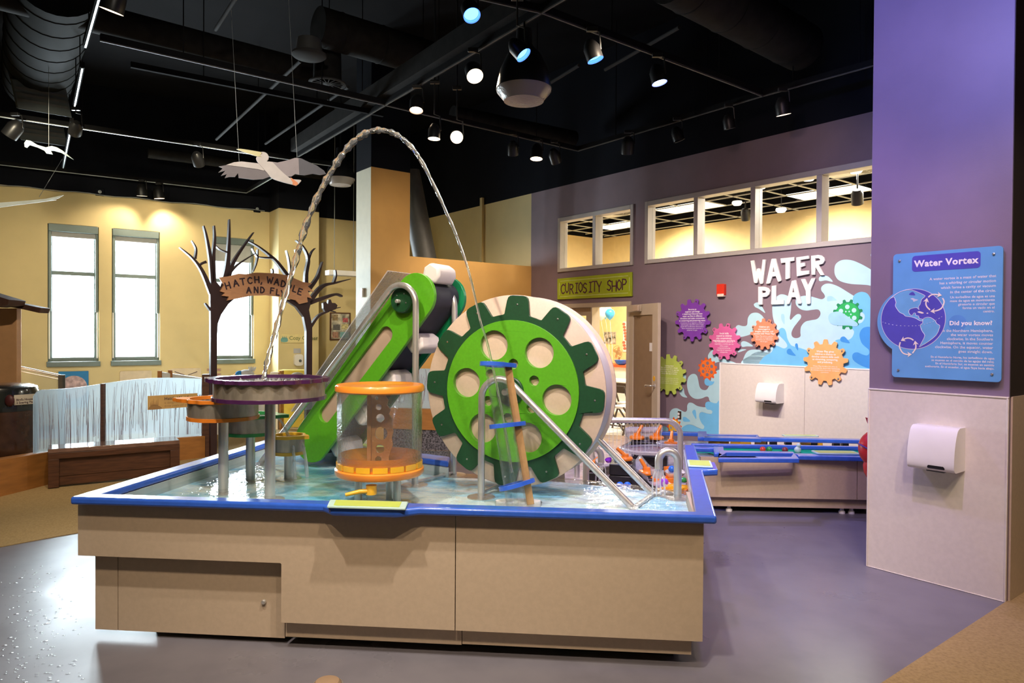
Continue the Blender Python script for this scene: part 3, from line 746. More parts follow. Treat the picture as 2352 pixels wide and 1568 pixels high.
t = thing('ceiling_disc', 'plain round ceiling disc speaker left of centre', 'ceiling speaker', p)
MB().lathe(p, [(.001, -.02), (.17, -.016), (.19, 0), (.19, .02)], 36).obj('face', M_gr, t)
MB().lathe(p, [(.15, .02), (.13, .18), (.001, .2)], 36).obj('can', M_dgrey, t)
# ducts and beams
def pipe(p, q, r, z, label, name='air_duct', m=None, ribs=0):
    a, b = seg_on(p, q, z)
    t = thing(name, label, 'duct' if name == 'air_duct' else 'pipe', (a + b) / 2)
    MB().tube([a, b], r, 28).obj('duct_shell' if name == 'air_duct' else 'pipe_run', m or M_duct, t)
    d = (b - a).normalized()
    for i in range(ribs):
        k = a.lerp(b, (i + .5) / ribs); MB().lathe(k, [(r, -.012), (r + .008, 0), (r, .012)], 28, d).obj('seam_rib', m or M_duct, t)
    return t
pipe((1540, -60), (1840, 108), .26, 5.0, 'large dark round duct running towards the pillar top', ribs=4)
pipe((730, 60), (1000, 140), .22, 5.2, 'dark round duct with elbow above the round grille', ribs=3)
pipe((-60, -30), (720, 170), .16, 5.1, 'long thin dark duct crossing the upper left')
pipe((1040, 262), (1318, 318), .12, 4.8, 'flat dark duct behind the spotlights near the track corner', ribs=2)
pipe((130, -60), (85, 190), .42, 5.3, 'wide ribbed spiral duct at the upper left', m=mat('grey_spiral_duct', (.010, .011, .011), .8, 0, spec=.1), ribs=9)
pipe((340, 350), (810, 410), .10, 4.95, 'pipe running behind the pelican')
for (p_, q_), lab in [(((495, 68), (545, -10)), 'short ceiling strut at the upper left of centre'), (((497, 320), (690, 140)), 'thin grey strut left of the round grille'), (((610, 330), (800, 200)), 'thin grey strut below the round grille'), (((1390, 160), (1560, 63)), 'dark strut right of the pendant lamp'), (((1240, 205), (1330, 150)), 'short strut beside the pendant lamp')]:
    pipe(p_, q_, .02, 4.9, lab, 'ceiling_strut', M_gr)
# grey vent box on the left
def vent(px, py, wpx, hpx, label):
    p = onz(px, py, 4.8); w = wpx / 2 * p.y / FPX; fr = Fr(p, NV, V((0, .35, -1)) * -1)
    h = hpx / 2 * p.y / FPX
    t = thing('vent_box', label, 'air vent', p)
    M_v = mat('blue_grey_vent_metal', (.06, .075, .08), .6, .1)
    MB().fbox(fr, -w, w, -h, h, -.3, 0).obj('box', M_v, t, True, .01)
    for k in (-.35, .05, .45):
        MB().fbox(fr, -w * .93, w * .93, h * k - h * .09, h * k + h * .09, .0, .02).obj('louvre', M_dgrey, t, False)
vent(97, 226, 104, 64, 'blue grey louvred vent box at the upper left')
vent(97, 303, 90, 50, 'second blue grey vent box below the louvred one at the upper left')
# leaning dark column piece behind the ochre partition and conduit on the far cream wall
t = tag(MB().tube([at(985, 640, 12.2), at(938, 395, 12.2)], .20, 24).obj('leaning_duct', M_dgrey), 'dark leaning pipe rising behind the ochre partition', 'pipe')
ca = PW.px(1110, 500)
cz = PW.px(1110, 455)[1]
tag(MB().fbox(PW, PW.px(1107.5, 520)[0], PW.px(1112.5, 520)[0], 2.2, cz, .01, .06).obj('wall_conduit', M_cream), 'thin cream conduit running up the far cream wall', 'conduit')
# wire with bulbs along the top edge of the cream wall
wire = []
for i in range(25):
    x = -40 + i * 27; a_, b_ = LW.px(x, 420 + (x + 40) * .1 + 1.5 * math.sin(i * 1.3), .05); wire.append(LW.P(a_, b_, .05))
tag(MB().tube(wire, .008, 6).obj('wall_cable', M_gr2), 'thin cable draped along the top edge of the cream wall', 'cable')
for x, y in ((229, 441), (590, 480)):
    a_, b_ = LW.px(x, y, .01)
    t = thing('camera_box', 'small square bracket at the cream wall top, %s' % ('left of the two spotlights' if x < 400 else 'above the twig arch'), 'bracket', LW.P(a_, b_))
    MB().fbox(LW, a_ - .07, a_ + .07, b_ - .07, b_ + .07, .004, .03).obj('plate', M_navy, t, True, .01)
    MB().lathe(LW.P(a_, b_, .03), [(.03, 0), (.03, .02), (.001, .025)], 16, LW.n).obj('knob', M_gr2, t)

# hanging birds: flat painted cut-outs
def bird_frame(px, py, y):
    p = at(px, py, y); d = V((p.x, p.y, 0)).normalized(); return Fr(p, V((d.y, -d.x, 0)))
def cut(fr, pts, x0, y0, s, c0, c1, name, m, parent, smooth=False):
    lp = [fr.px(x, y) for x, y in crop(pts, x0, y0, s)]
    return MB().plate(fr, [smooth_loop(lp, 4) if smooth else lp], c0, c1).obj(name, m, parent, False)
BF = bird_frame(620, 385, 7.4)
pe = thing('pelican_cutout', 'hanging flat pelican cut-out with pale yellow beak and grey wings', 'bird model', BF.o)
M_pw = mat('pelican_white', (.60, .54, .50), .6); M_pg = mat('pelican_grey', (.17, .145, .15), .6); M_pg2 = mat('pelican_mid_grey', (.33, .28, .285), .6); M_pg3 = mat('pelican_dark_grey', (.10, .095, .11), .6); M_py = mat('pelican_beak', (.62, .55, .24), .5); M_po = mat('pelican_feet', (.72, .24, .08), .5)
cut(BF, [(205, 338), (330, 295), (450, 283), (700, 312), (790, 330), (860, 440), (900, 520), (790, 560), (640, 570), (400, 540), (390, 465), (345, 525), (250, 525), (180, 545), (215, 480), (120, 510), (190, 425), (80, 455), (150, 390), (85, 360)], 490, 330, 6.918, -.012, -.002, 'left_wing', M_pg, pe)
cut(BF, [(205, 338), (330, 295), (450, 283), (700, 312), (790, 335), (810, 430), (700, 405), (450, 370)], 490, 330, 6.918, -.002, .006, 'wing_band', M_pw, pe)
cut(BF, [(850, 285), (930, 285), (1020, 297), (1180, 262), (1300, 222), (1390, 232), (1530, 300), (1640, 345), (1760, 430), (1790, 480), (1700, 495), (1580, 475), (1450, 500), (1360, 490), (1300, 480), (1240, 520), (1100, 520), (900, 400)], 490, 330, 6.918, -.012, -.002, 'right_wing', M_pg2, pe)
cut(BF, [(1355, 236), (1400, 236), (1530, 300), (1640, 345), (1760, 430), (1790, 480), (1700, 495), (1580, 475), (1450, 500), (1365, 490)], 490, 330, 6.918, -.002, .006, 'wing_tip', M_pg3, pe)
cut(BF, [(690, 215), (720, 160), (770, 135), (830, 145), (875, 190), (875, 250), (850, 285), (940, 300), (1040, 400), (1150, 500), (1240, 560), (1385, 580), (1380, 610), (1330, 655), (1230, 645), (1060, 600), (930, 550), (840, 450), (760, 360), (700, 290), (678, 240)], 490, 330, 6.918, -.004, .016, 'body', M_pw, pe, True)
cut(BF, [(368, 92), (430, 88), (560, 105), (760, 140), (770, 160), (735, 195), (770, 215), (690, 205), (560, 165), (460, 130)], 490, 330, 6.918, .004, .022, 'beak', M_py, pe)
cut(BF, [(1225, 540), (1270, 570), (1340, 625), (1345, 650), (1315, 672), (1255, 655), (1262, 620), (1235, 575)], 490, 330, 6.918, .004, .022, 'foot', M_po, pe)
e_ = BF.px(490 + 762 / 6.918, 330 + 157 / 6.918)
MB().plate(BF, [circ(*e_, .008, 12)], .016, .019).obj('eye', M_ink, pe, False)
for x, y in ((410, 278), (1330, 228)):
    q = BF.P(*BF.px(490 + x / 6.918, 330 + y / 6.918)); MB().tube([q, V((q.x - .15, q.y, Z_CEIL))], .0025, 5).obj('hanging_wire', M_gr2, pe)
GFm = bird_frame(110, 345, 8.5)
gu = thing('gull_cutout', 'small white gull cut-out hanging at the upper left by the bright track', 'bird model', GFm.o)
M_gu = mat('gull_white', (.55, .66, .64), .6)
cut(GFm, [(175, 1030), (190, 1010), (220, 1015), (270, 1045), (330, 1062), (372, 1052), (410, 1062), (450, 1085), (530, 1150), (440, 1100), (385, 1085), (365, 1085), (380, 1112), (335, 1105), (320, 1085), (270, 1062), (215, 1045), (195, 1065), (178, 1058)], 0, 0, 3.137, -.008, .008, 'body', M_gu, gu)
q = GFm.P(*GFm.px(112, 340)); MB().tube([q, V((q.x, q.y, Z_CEIL))], .0025, 5).obj('hanging_wire', M_gr2, gu)
SFm = bird_frame(40, 462, 7.2)
su = thing('bird_wing_cutout', 'long white wing of a hanging bird cut-out at the left edge', 'bird model', SFm.o)
cut(SFm, [(-420, 1500), (-200, 1470), (0, 1460), (200, 1445), (330, 1432), (460, 1405), (430, 1425), (350, 1445), (405, 1440), (300, 1455), (100, 1480), (0, 1495), (-200, 1520)], 0, 0, 3.137, -.008, .008, 'wing', M_gu, su)
q = SFm.P(*SFm.px(90, 452)); MB().tube([q, onz(143, 365, ZT)], .0025, 5).obj('hanging_wire', M_gr2, su)

# ================================================================== THE BIG WATER TABLE
ZR, ZRB, ZB, ZW = .81, .768, .70, .732        # rim top, rim underside, basin floor, water level
FLo, FRo, R3o = onz(160, 1141, ZR), onz(1647, 1185, ZR), onz(1596, 1021, ZR)
_l = (onz(504, 1040, ZR) - FLo); LBo = FLo + _l * (2.28 / _l.y)
FLi, FRi, R3i = onz(236, 1133, ZR), onz(1598, 1173.5, ZR), onz(1572, 1021, ZR)
_l = (onz(560, 1034, ZR) - FLi); LBi = FLi + _l * (1.98 / _l.y)
EBo, EBi = onz(1034, 1048, ZR), onz(1030, 1060, ZR)
WLe, WRe = onz(1285, 1106, ZB), onz(1592, 1139, ZB)
TB = thing('water_table', 'large beige water play table with blue rim and shallow painted basin in the foreground', 'water table', ((FLo.x + FRo.x) / 2, 4.6, 0))
def on_edge(a, b, x):          # point of segment a-b seen at pixel column x
    lo, hi = 0.0, 1.0
    for _ in range(40):
        m = (lo + hi) / 2; p = a.lerp(b, m) - CAM_O; q = 1176 + FPX * p.dot(CR) / p.dot(CF)
        if (q < x) == (1176 + FPX * (a - CAM_O).dot(CR) / (a - CAM_O).dot(CF) < x): lo = m
        else: hi = m
    return a.lerp(b, lo)
fu = (FRo - FLo).normalized(); fn = V((fu.y, -fu.x, 0))
ft = [on_edge(FLo, FRo, x) for x in (742, 768, 925, 962)]
front = [FLo, ft[0], ft[1] + fn * .055, ft[2] + fn * .055, ft[3], FRo]
sr = (R3o - FRo).normalized(); sn = V((sr.y, -sr.x, 0))
q0 = FRo + sr * 1.18; right = [q0, q0 + sr * .06 + sn * .10, q0 + sr * .34 + sn * .10, q0 + sr * .36, R3o]
outer = [EBo, LBo] + front + right
inner = [R3i, FRi, FLi, LBi, EBi]
def plan2(loop, z0, z1, name, m, parent, bevel=0):
    return plan(loop, z0, z1, name, m, parent, bevel=bevel)
MB().plate(FL, [[(p.x, p.y) for p in outer + inner]], ZRB, ZR).obj('rim', M_blue, TB, True, .013, 3)
# basin floor, inner walls, water
bas = [FLi, FRi, WRe, WLe, EBi, LBi]
plan(bas, ZB - .03, ZB, 'basin_floor', M_basin, TB)
iw = MB()
for p, q in ((EBi, LBi), (LBi, FLi), (FLi, FRi), (FRi, R3i)):
    d = (q - p).normalized(); nn = V((d.y, -d.x, 0)) * .006
    iw.box(((p + q) / 2).xy.to_3d() + Z * ((ZB + ZRB) / 2) + nn * 0, d * (q - p).length / 2, nn, Z * (ZRB - ZB) / 2)
iw.obj('basin_wall', mat('pale_basin_wall', (.50, .55, .56), .25, var=.06), TB, False)
plan(bas, ZW - .0015, ZW, 'water', M_water, TB)
lip = MB().box((WLe + WRe) / 2 + Z * .0, (WRe - WLe) / 2, V((0, .006, 0)), Z * .022).obj('basin_edge', M_acryl2, TB, False)
# body core and panels
cen = V((sum(p.x for p in bas) / 6, sum(p.y for p in bas) / 6, 0))
def inset(p, d): v = cen - V((p.x, p.y, 0)); return V((p.x, p.y, 0)) + v.normalized() * d
plan([FLo - fn * .26 + fu * .22, FRo - fn * .26 - fu * .16] + [inset(WRe, -.02), inset(WLe, -.02), inset(EBo, .05), inset(LBo, .15)], .09, ZB - .031, 'core', M_beige, TB)
plan([FLo - fn * .25 + fu * .33, FRo - fn * .25 - fu * .17] + [inset(WRe, .1), inset(WLe, .1), inset(EBo, .2), inset(LBo, .3)], 0, .09, 'toe_shade_base', M_blackp, TB)  # black block, its colour stands for the shadow under the table
FP = Fr(FLo - fn * .075 - Z * ZR, fu)
def fx(x, y, c=0): return FP.px(x, y, c)[0]
def fz(x, y, c=0): return FP.px(x, y, c)[1]
xs = fx(179, 1220), fx(646, 1360), fx(1046, 1300), fx(1615, 1330)
z1_ = fz(200, 1276); z2_ = fz(1300, 1459)
Lp = [(xs[0], z1_), (xs[1] - .006, z1_), (xs[1], z1_ - .006), (xs[1], z2_), (xs[2] - .0025, z2_), (xs[2] - .0025, ZRB), (xs[0], ZRB)]
MB().plate(FP, [Lp], -.035, 0).obj('front_panel', M_beige, TB, False)
MB().fbox(FP, xs[2] + .0025, xs[3], z2_, ZRB, -.035, 0).obj('front_panel', M_beige, TB, False)
dx = fx(219, 1400, -.085), fx(271, 1400, -.085), fx(654, 1450, -.085); dz = fz(400, 1453, -.085)
MB().fbox(FP, dx[0], dx[1] - .002, dz, z1_ + .1, -.12, -.085).obj('access_panel', M_beige, TB, False)
ad = MB().fbox(FP, dx[1] + .002, dx[2], dz, z1_ + .1, -.12, -.085).obj('access_door', M_beige, TB, False)
lk = FP.px(607, 1381, -.085)
MB().lathe(FP.P(*lk, -.085), [(.013, 0), (.013, .012), (.010, .016), (.001, .016)], 20, FP.n).obj('cam_lock', M_steel, ad)
k1, k2, k3 = fx(656, 1460, -.06), fx(1061, 1470, -.06), fx(1588, 1480, -.06); kz = fz(1300, 1490, -.06)
MB().fbox(FP, k1, k2 - .002, kz - .004, z2_ + .03, -.09, -.06).obj('kick_panel', M_beige, TB, False)
MB().fbox(FP, k2 + .002, k3, kz, z2_ + .03, -.09, -.062).obj('kick_panel', M_beige, TB, False)
# end panels on the two short sides
ls_ = (LBo - FLo).normalized(); ln_ = V((-ls_.y, ls_.x, 0))
for a, b, nn, z0 in ((FP.P(xs[3], 0, -.036), FRo.lerp(R3o, .31) - sn * .085, sn, z2_), (FP.P(xs[0], 0, -.036), LBo - ln_ * .085, ln_, z1_)):
    a = V((a.x, a.y, 0)); b = V((b.x, b.y, 0)); d_ = (b - a).normalized(); s_ = V((d_.y, -d_.x, 0)); s_ = s_ if s_.dot(nn) > 0 else -s_
    MB().box((a + b) / 2 - s_ * .02 + Z * ((z0 + ZRB) / 2), (b - a) / 2, s_ * .0175, Z * ((ZRB - z0) / 2)).obj('end_panel', M_beige, TB, False)
# right wing of the rim over the lower stream table
sw = [FRo.lerp(R3o, .30) - sn * .07, R3o - sn * .07, R3i + sn * .02, FRi.lerp(R3i, .42) + sn * .02]
plan(sw, .10, ZRB - .001, 'side_wall', M_beige, TB)
# exhibit labels let into the rim tabs
def label_plate(loop, z, name, txt=None):
    o = plan(loop, z, z + .012, name, M_labed, TB, bevel=.004)
    c = sum((V((p.x, p.y, 0)) for p in loop), V()) / len(loop)
    ins = [c + (V((p.x, p.y, 0)) - c) * .84 for p in loop]
    plan(ins, z + .0125, z + .0135, 'label_face', M_lime, o)
    return o, c
lb = [onz(758, 1152, ZR), onz(938, 1157, ZR), onz(931, 1172, ZR), onz(751, 1167, ZR)]
o, c = label_plate(lb[::-1], ZR + .0005, 'exhibit_label')
qa = q0 + sr * .09 - sn * .09; qb = q0 + sr * .32 - sn * .09
o, c = label_plate([qa, qa + sn * .16, qb + sn * .16, qb], ZR + .0005, 'exhibit_label')
ba = LBo.lerp(EBo, .50); bb = LBo.lerp(EBo, .84); bd_ = (EBo - LBo).normalized(); bn = V((-bd_.y, bd_.x, 0))
o, c = label_plate([ba - bn * .1, bb - bn * .1, bb + bn * .03, ba + bn * .03], ZR + .0005, 'exhibit_label')

# ---------------------------------------------------------------- pouring dishes on posts
def dish(px, base_y, ytop, ybot, wpx, m, label, lobes, lip_dir, lip_len, name='pouring_dish', wob=.03):
    b = onz(px, base_y, ZB); d = b.y; R = wpx / 2 * d / FPX
    zt = at(px, ytop, d - R).z; zb = at(px, ybot, d - R).z
    t = thing(name, label, 'water dish', (b.x, b.y, ZB), 0, 'pouring dishes on steel posts')
    c = V((b.x, b.y, 0)); r = R * .93
    MB().tube([c + Z * ZB, c + Z * (zb + .01)], .030, 24).obj('post', M_steel, t)
    MB().lathe(c + Z * ZB, [(.085, 0), (.085, .006), (.031, .008)], 32, cap0=True).obj('base_flange', M_steel, t)
    MB().lathe(c, [(r, zb + .012), (r, zt - .012), (r - .006, zt - .012), (r - .006, zb + .014), (.001, zb + .014)], 64).obj('drum', M_drum, t)
    def loop(rr, k, lip):
        out = []
        for i in range(120):
            th = 2 * math.pi * i / 120; dd = (th - lip_dir + math.pi) % (2 * math.pi) - math.pi
            q = rr * (1 + k * math.cos(lobes * th)) + lip * math.exp(-(dd / .30) ** 2) * (1 + .12 * math.cos(lobes * 2.2 * dd))
            out.append((c.x + q * math.cos(th), c.y + q * math.sin(th)))
        return out
    MB().plate(FL, [loop(R * .99, wob, lip_len), [(c.x + (r - .012) * math.cos(a * math.pi / 30), c.y + (r - .012) * math.sin(a * math.pi / 30)) for a in range(60)]], zt - .022, zt).obj('rim', m, t, True, .006, 3)
    MB().plate(FL, [loop(R * .955, wob * .25, 0)], zb - .010, zb + .012).obj('bottom_plate', m, t, True, .006, 3)
    wv = MB(); n1, n2 = 14, 60; vs = [c + Z * (zt - .026)]; fs = []
    for i in range(1, n1 + 1):
        for k in range(n2):
            rr = (r - .008) * i / n1; a = 2 * math.pi * k / n2
            vs.append(V((c.x + rr * math.cos(a), c.y + rr * math.sin(a), zt - .026 + random.uniform(-.004, .004) + .006 * math.sin(rr * 90))))
    for k in range(n2): fs.append((0, 1 + k, 1 + (k + 1) % n2))
    for i in range(n1 - 1):
        for k in range(n2):
            k2 = (k + 1) % n2; fs.append((1 + i * n2 + k, 1 + (i + 1) * n2 + k, 1 + (i + 1) * n2 + k2, 1 + i * n2 + k2))
    wv.add(vs, fs).obj('water', M_dish_w, t)
    return c, R, zt, zb, t
cP, RPu, ztP, zbP, tP = dish(620, 1148, 876, 926, 262, M_dpurple, 'large dark purple rimmed steel dish, the topmost of the four pouring dishes', 22, math.radians(178), .045)
cO, ROr, ztO, zbO, tO = dish(513, 1132, 921, 968, 163, M_dorange, 'orange rimmed steel dish just below the purple one, with its pouring lip to the left', 14, math.radians(186), .075)
cG, RGr, ztG, zbG, tG = dish(575, 1102, 957, 1002, 118, M_gdish, 'green rimmed steel dish half hidden behind the purple dish post', 11, math.radians(-5), .085)
cY, RYe, ztY, zbY, tY = dish(663, 1100, 1003, 1045, 76, M_yellow, 'small yellow rimmed steel dish, the lowest of the four pouring dishes', 9, math.radians(-20), .05)
def stream(p0, p1, r0, r1, sag, label, name='water_stream', n=14):
    p0, p1 = V(p0), V(p1); pts = []
    for i in range(n + 1):
        t = i / n; q = p0.lerp(p1, t); q.z = p0.z + (p1.z - p0.z) * t ** sag
        q += V((random.uniform(-1, 1), random.uniform(-1, 1), 0)) * .0015; pts.append(q)
    rs = [(r0 + (r1 - r0) * i / n) * random.uniform(.8, 1.2) for i in range(n + 1)]
    return tag(MB().tube(pts, rs, 8).obj(name, M_fall, None), label, 'water', 'falling water streams')
stream((cP.x - RPu * .98, cP.y - .02, ztP - .03), (cO.x + .0, cO.y - .02, ztO - .02), .007, .010, 1.8, 'thin stream of water falling from the purple dish into the orange dish')
stream((cG.x + RGr * 1.1, cG.y - .05, ztG - .02), (cY.x, cY.y, ztY - .02), .007, .010, 1.7, 'thin stream of water falling from the green dish into the yellow dish')
stream((cY.x + RYe * .55, cY.y - RYe * .9, zbY + .06), (cY.x + RYe * .75, cY.y - RYe * 1.25, ZW), .008, .012, 1.7, 'left one of two water streams falling out of the yellow dish')
stream((cY.x + RYe * .98, cY.y - RYe * .5, zbY + .07), (cY.x + RYe * 1.35, cY.y - RYe * .8, ZW), .008, .013, 1.7, 'right one of two water streams falling out of the yellow dish')

# ---------------------------------------------------------------- leaning clear tube with jet, and the arching jet
YT = 3.965
tb0, tb1 = at(1187, 1160, YT), at(1136, 832, YT)
TT = thing('jet_tube', 'leaning clear acrylic tube held by three blue brackets beside a tan bar', 'water tube', onz(1200, 1160, ZB))
tax = (tb1 - tb0).normalized()
MB().lathe(tb0, [(.058, 0), (.058, (tb1 - tb0).length), (.052, (tb1 - tb0).length), (.052, 0)], 32, tax).obj('clear_tube', M_acryl, TT)
MB().lathe(tb0, [(.012, .0), (.012, .42), (.006, .46), (.001, .46)], 16, tax, cap0=True).obj('nozzle', M_acryl2, TT)
bb0, bb1 = at(1219, 1158, YT + .02), at(1167, 842, YT + .02)
bu = (bb1 - bb0).normalized(); bw = V((1, 0, 0)); bw = (bw - bu * bw.dot(bu)).normalized()
MB().box((bb0 + bb1) / 2, bu * (bb1 - bb0).length / 2, bw * .021, V((0, .010, 0))).obj('tan_bar', M_copper, TT, True, .003)
MB().lathe(onz(1222, 1158, ZB), [(.06, 0), (.06, .014), (.03, .018), (.001, .018)], 32).obj('bar_flange', M_steel, TT)
MB().plate(FL, [[(p.x + onz(1190, 1163, ZB).x, p.y + onz(1190, 1163, ZB).y) for p in (V((x, y)) for x, y in circ(0, 0, .13, 32, .05))]], ZB + .001, ZW + .004).obj('base_pad', M_white, TT, True, .003)
for y_, k in ((827, .985), (971, .56), (1114, .14)):
    p = tb0.lerp(tb1, k); q = bb0.lerp(bb1, k); fr = Fr(p, q - p + V((0, 0, .02)), V((0, 1, -.12)))
    ln = (q - p).length
    lp = [(math.cos(math.radians(a)) * .088, math.sin(math.radians(a)) * .075) for a in range(35, 326, 10)] + [(ln + .03, -.028), (ln + .045, 0), (ln + .03, .028)]
    MB().plate(fr, [lp, circ(0, 0, .0585, 28)], -.012, .012).obj('blue_bracket', M_blue, TT, True, .004)
jet_px = [(1176, 1085), (1150, 930), (1121, 795), (1103, 735), (1077, 625), (1050, 545), (1022, 480), (985, 402), (955, 350), (920, 315), (885, 300), (850, 302), (815, 323), (783, 360), (755, 405), (728, 455), (700, 525), (680, 595), (655, 680), (632, 765), (612, 840), (606, 872)]
jp = []
for i, (x, y) in enumerate(jet_px):
    jp.append(at(x, y, YT + (cP.y - YT) * i / (len(jet_px) - 1)))
jp = [V(p) for p in smooth_loop([tuple(p) for p in jp], 8, False)]
n = len(jp); vs = []; fs = []; sg = 10
rad = []
for i, p in enumerate(jp):
    u = i / n; r = (.0065 + .011 * max(0, min(1, (u - .2) / .35))) if u < .75 else .0175 - .004 * (u - .75) / .25
    rad.append(r * (1 + (.16 * math.sin(i * 1.9) + random.uniform(-.1, .1)) * min(1, max(0, (u - .2) * 4))))
jb = MB()
t0 = (jp[1] - jp[0]).normalized(); a = t0.cross(V((0, 1, 0))).normalized()
for i, p in enumerate(jp):
    t = (jp[min(i + 1, n - 1)] - jp[max(i - 1, 0)]).normalized(); a = (a - t * a.dot(t)).normalized(); b_ = t.cross(a); tw = i * .42
    for k in range(sg):
        th = 2 * math.pi * k / sg; rr = rad[i] * (1 + .22 * math.cos(2 * (th + tw)) * min(1, max(.0, (i / n - .15) * 4)))
        vs.append(p + (a * math.cos(th) + b_ * math.sin(th)) * rr)
for i in range(n - 1):
    for k in range(sg):
        k2 = (k + 1) % sg; fs.append((i * sg + k, i * sg + k2, (i + 1) * sg + k2, (i + 1) * sg + k))
jb.add(vs, fs)
tag(jb.obj('water_jet', M_jet), 'tall twisting jet of water arching from the clear tube into the purple dish', 'water jet')
sp = MB()
for i in range(60):
    an = random.uniform(0, 6.28); rr = random.uniform(0, .18); x = cP.x - .06 + rr * 1.4 * math.cos(an); y = cP.y + rr * .6 * math.sin(an)
    h = random.uniform(.005, .030); w = random.uniform(.006, .02)
    sp.add([(x - w, y, ztP - .03), (x + w, y, ztP - .03), (x, y + w, ztP - .03), (x + random.uniform(-w, w), y, ztP - .03 + h)], [(0, 1, 3), (1, 2, 3), (2, 0, 3), (0, 2, 1)])
s_ = sp.obj('water_splash', M_fall); s_['kind'] = 'stuff'; tag(s_, 'splashing water where the jet lands in the purple dish', 'water')

# ---------------------------------------------------------------- vortex cylinder with orange lid and base
YV = 4.04
vc = at(872.5, 1000, YV); VC = V((vc.x, vc.y, 0)); Rv = 101 * YV / FPX
YVf = YV - Rv; zl1 = at(872, 890, YVf).z; zl0 = at(872, 908, YVf).z; zb1 = at(872, 1068, YVf).z; zb0 = at(872, 1098, YVf).z
VT = thing('vortex_cylinder', 'clear acrylic vortex cylinder with orange lid and orange base standing in the basin', 'water vortex', (VC.x, VC.y, ZB))
MB().lathe(VC, [(.001, zl1 - .002), (Rv * .55, zl1 - .002), (Rv * .57, zl1), (Rv * .97, zl1), (Rv, zl1 - .012), (Rv, zl0 + .008), (Rv * .96, zl0), (Rv * .80, zl0)], 72).obj('lid', M_orange, VT)
MB().lathe(VC, [(Rv * .955, zb0 + .03), (Rv * .955, zl0 + .002), (Rv * .93, zl0 + .002), (Rv * .93, zb0 + .03)], 72).obj('clear_wall', clear('droplet_acrylic', (.985, .99, .99), 1.5, .04, .5, 90, .015, (.95, .95, .95), 1.3), VT)
MB().lathe(VC, [(.001, zb0 + .03), (Rv * .4, zb0 + .035), (Rv * .92, zb1 + .02), (Rv * .928, zb1 + .02), (Rv * .928, zb0), (.001, zb0)], 72).obj('base_bowl', M_orange, VT)
MB().lathe(VC, [(Rv * .97, zb0 - .025), (Rv, zb0 - .015), (Rv, zb0 + .01), (Rv * .965, zb0 + .018), (Rv * .5, zb0 - .03), (.001, zb0 - .03)], 72).obj('base_ring', M_orange, VT)
yb = MB()
for k in range(16):
    a0 = 2 * math.pi * (k + .08) / 16; a1 = 2 * math.pi * (k + .92) / 16; vs = []
    for j in range(5):
        a = a0 + (a1 - a0) * j / 4
        for r, z in ((Rv * .93, zb0 + .020), (Rv * .968, zb0 + .020), (Rv * .968, zb0 + .05), (Rv * .93, zb0 + .05)):
            vs.append((VC.x + r * math.cos(a), VC.y + r * math.sin(a), z))
    fs = [(0, 1, 2, 3), (19, 18, 17, 16)]
    for j in range(4):
        for q in range(4): fs.append((j * 4 + q, (j + 1) * 4 + q, (j + 1) * 4 + (q + 1) % 4, j * 4 + (q + 1) % 4))
    MB().add(vs, fs).obj('clamp_segment', M_yellow, VT, False)
for x in (823, 912):
    p = at(x, 1130, YV); MB().tube([(p.x, p.y, ZB), (p.x, p.y, zb0 - .02)], .022, 20).obj('leg', M_steel, VT)
MB().tube([(VC.x + .03, VC.y + .16, ZB), (VC.x + .03, VC.y + .16, zb0 - .02)], .022, 20).obj('leg', M_steel, VT)
MB().lathe(VC + V((0, 0, 0)), [(.075, ZB), (.075, zb0 - .03)], 32).obj('drain_pipe', M_acryl2, VT)
vp = at(853, 1122, YV - .20)
vv = MB().lathe(vp - Z * .03, [(.030, 0), (.030, .05), (.001, .05)], 20, cap0=True).obj('valve_body', M_yellow, VT)
MB().tube([vp + V((-.005, -.01, -.01)), vp + V((-.06, -.02, -.012)), vp + V((-.135, -.03, -.028))], [.014, .013, .010], 10).obj('valve_lever', M_yellow, vv)
FN = Fr((VC.x, VC.y, 0), (1, -.08, 0))
def fnp(x, y): return FN.px(x, y)
rt = [(849.5, 906), (849.5, 1087)]
wavy = [(880, 1087), (889, 1075), (895, 1060), (893, 1050), (898, 1035), (903, 1020), (900, 1005), (904, 990), (900, 975), (901, 962), (893, 950), (897, 940), (889, 930), (892, 918), (884, 906)]
hs = [(866, 914, 4), (870, 934.5, 7.2), (874, 960, 10), (876, 994.5, 15), (873.5, 1029.5, 10.2), (869.5, 1054, 7.4), (865.5, 1074, 4.2)]
MB().plate(FN, [[fnp(*p) for p in rt + wavy]] + [circ(*fnp(x, y), r * YV / FPX, 20) for x, y, r in hs], -.008, .008).obj('perforated_fin', M_copper, VT, True, .002)
MB().fbox(FN, fnp(849.5, 990)[0] - .012, fnp(849.5, 990)[0] + .012, fnp(850, 1087)[1], fnp(850, 906)[1], -.02, .02).obj('fin_bar', M_copper, VT, True, .002)
vo = MB().lathe(VC, [(Rv * .62, zl0 - .005), (Rv * .36, zl0 - .12), (Rv * .20, zl0 - .30), (Rv * .10, zl0 - .45)], 36).obj('water_funnel', clear('funnel_water', (.98, .99, .99), 1.3, .05, .9, 30, 0, (.9, .95, 1), .4), VT)

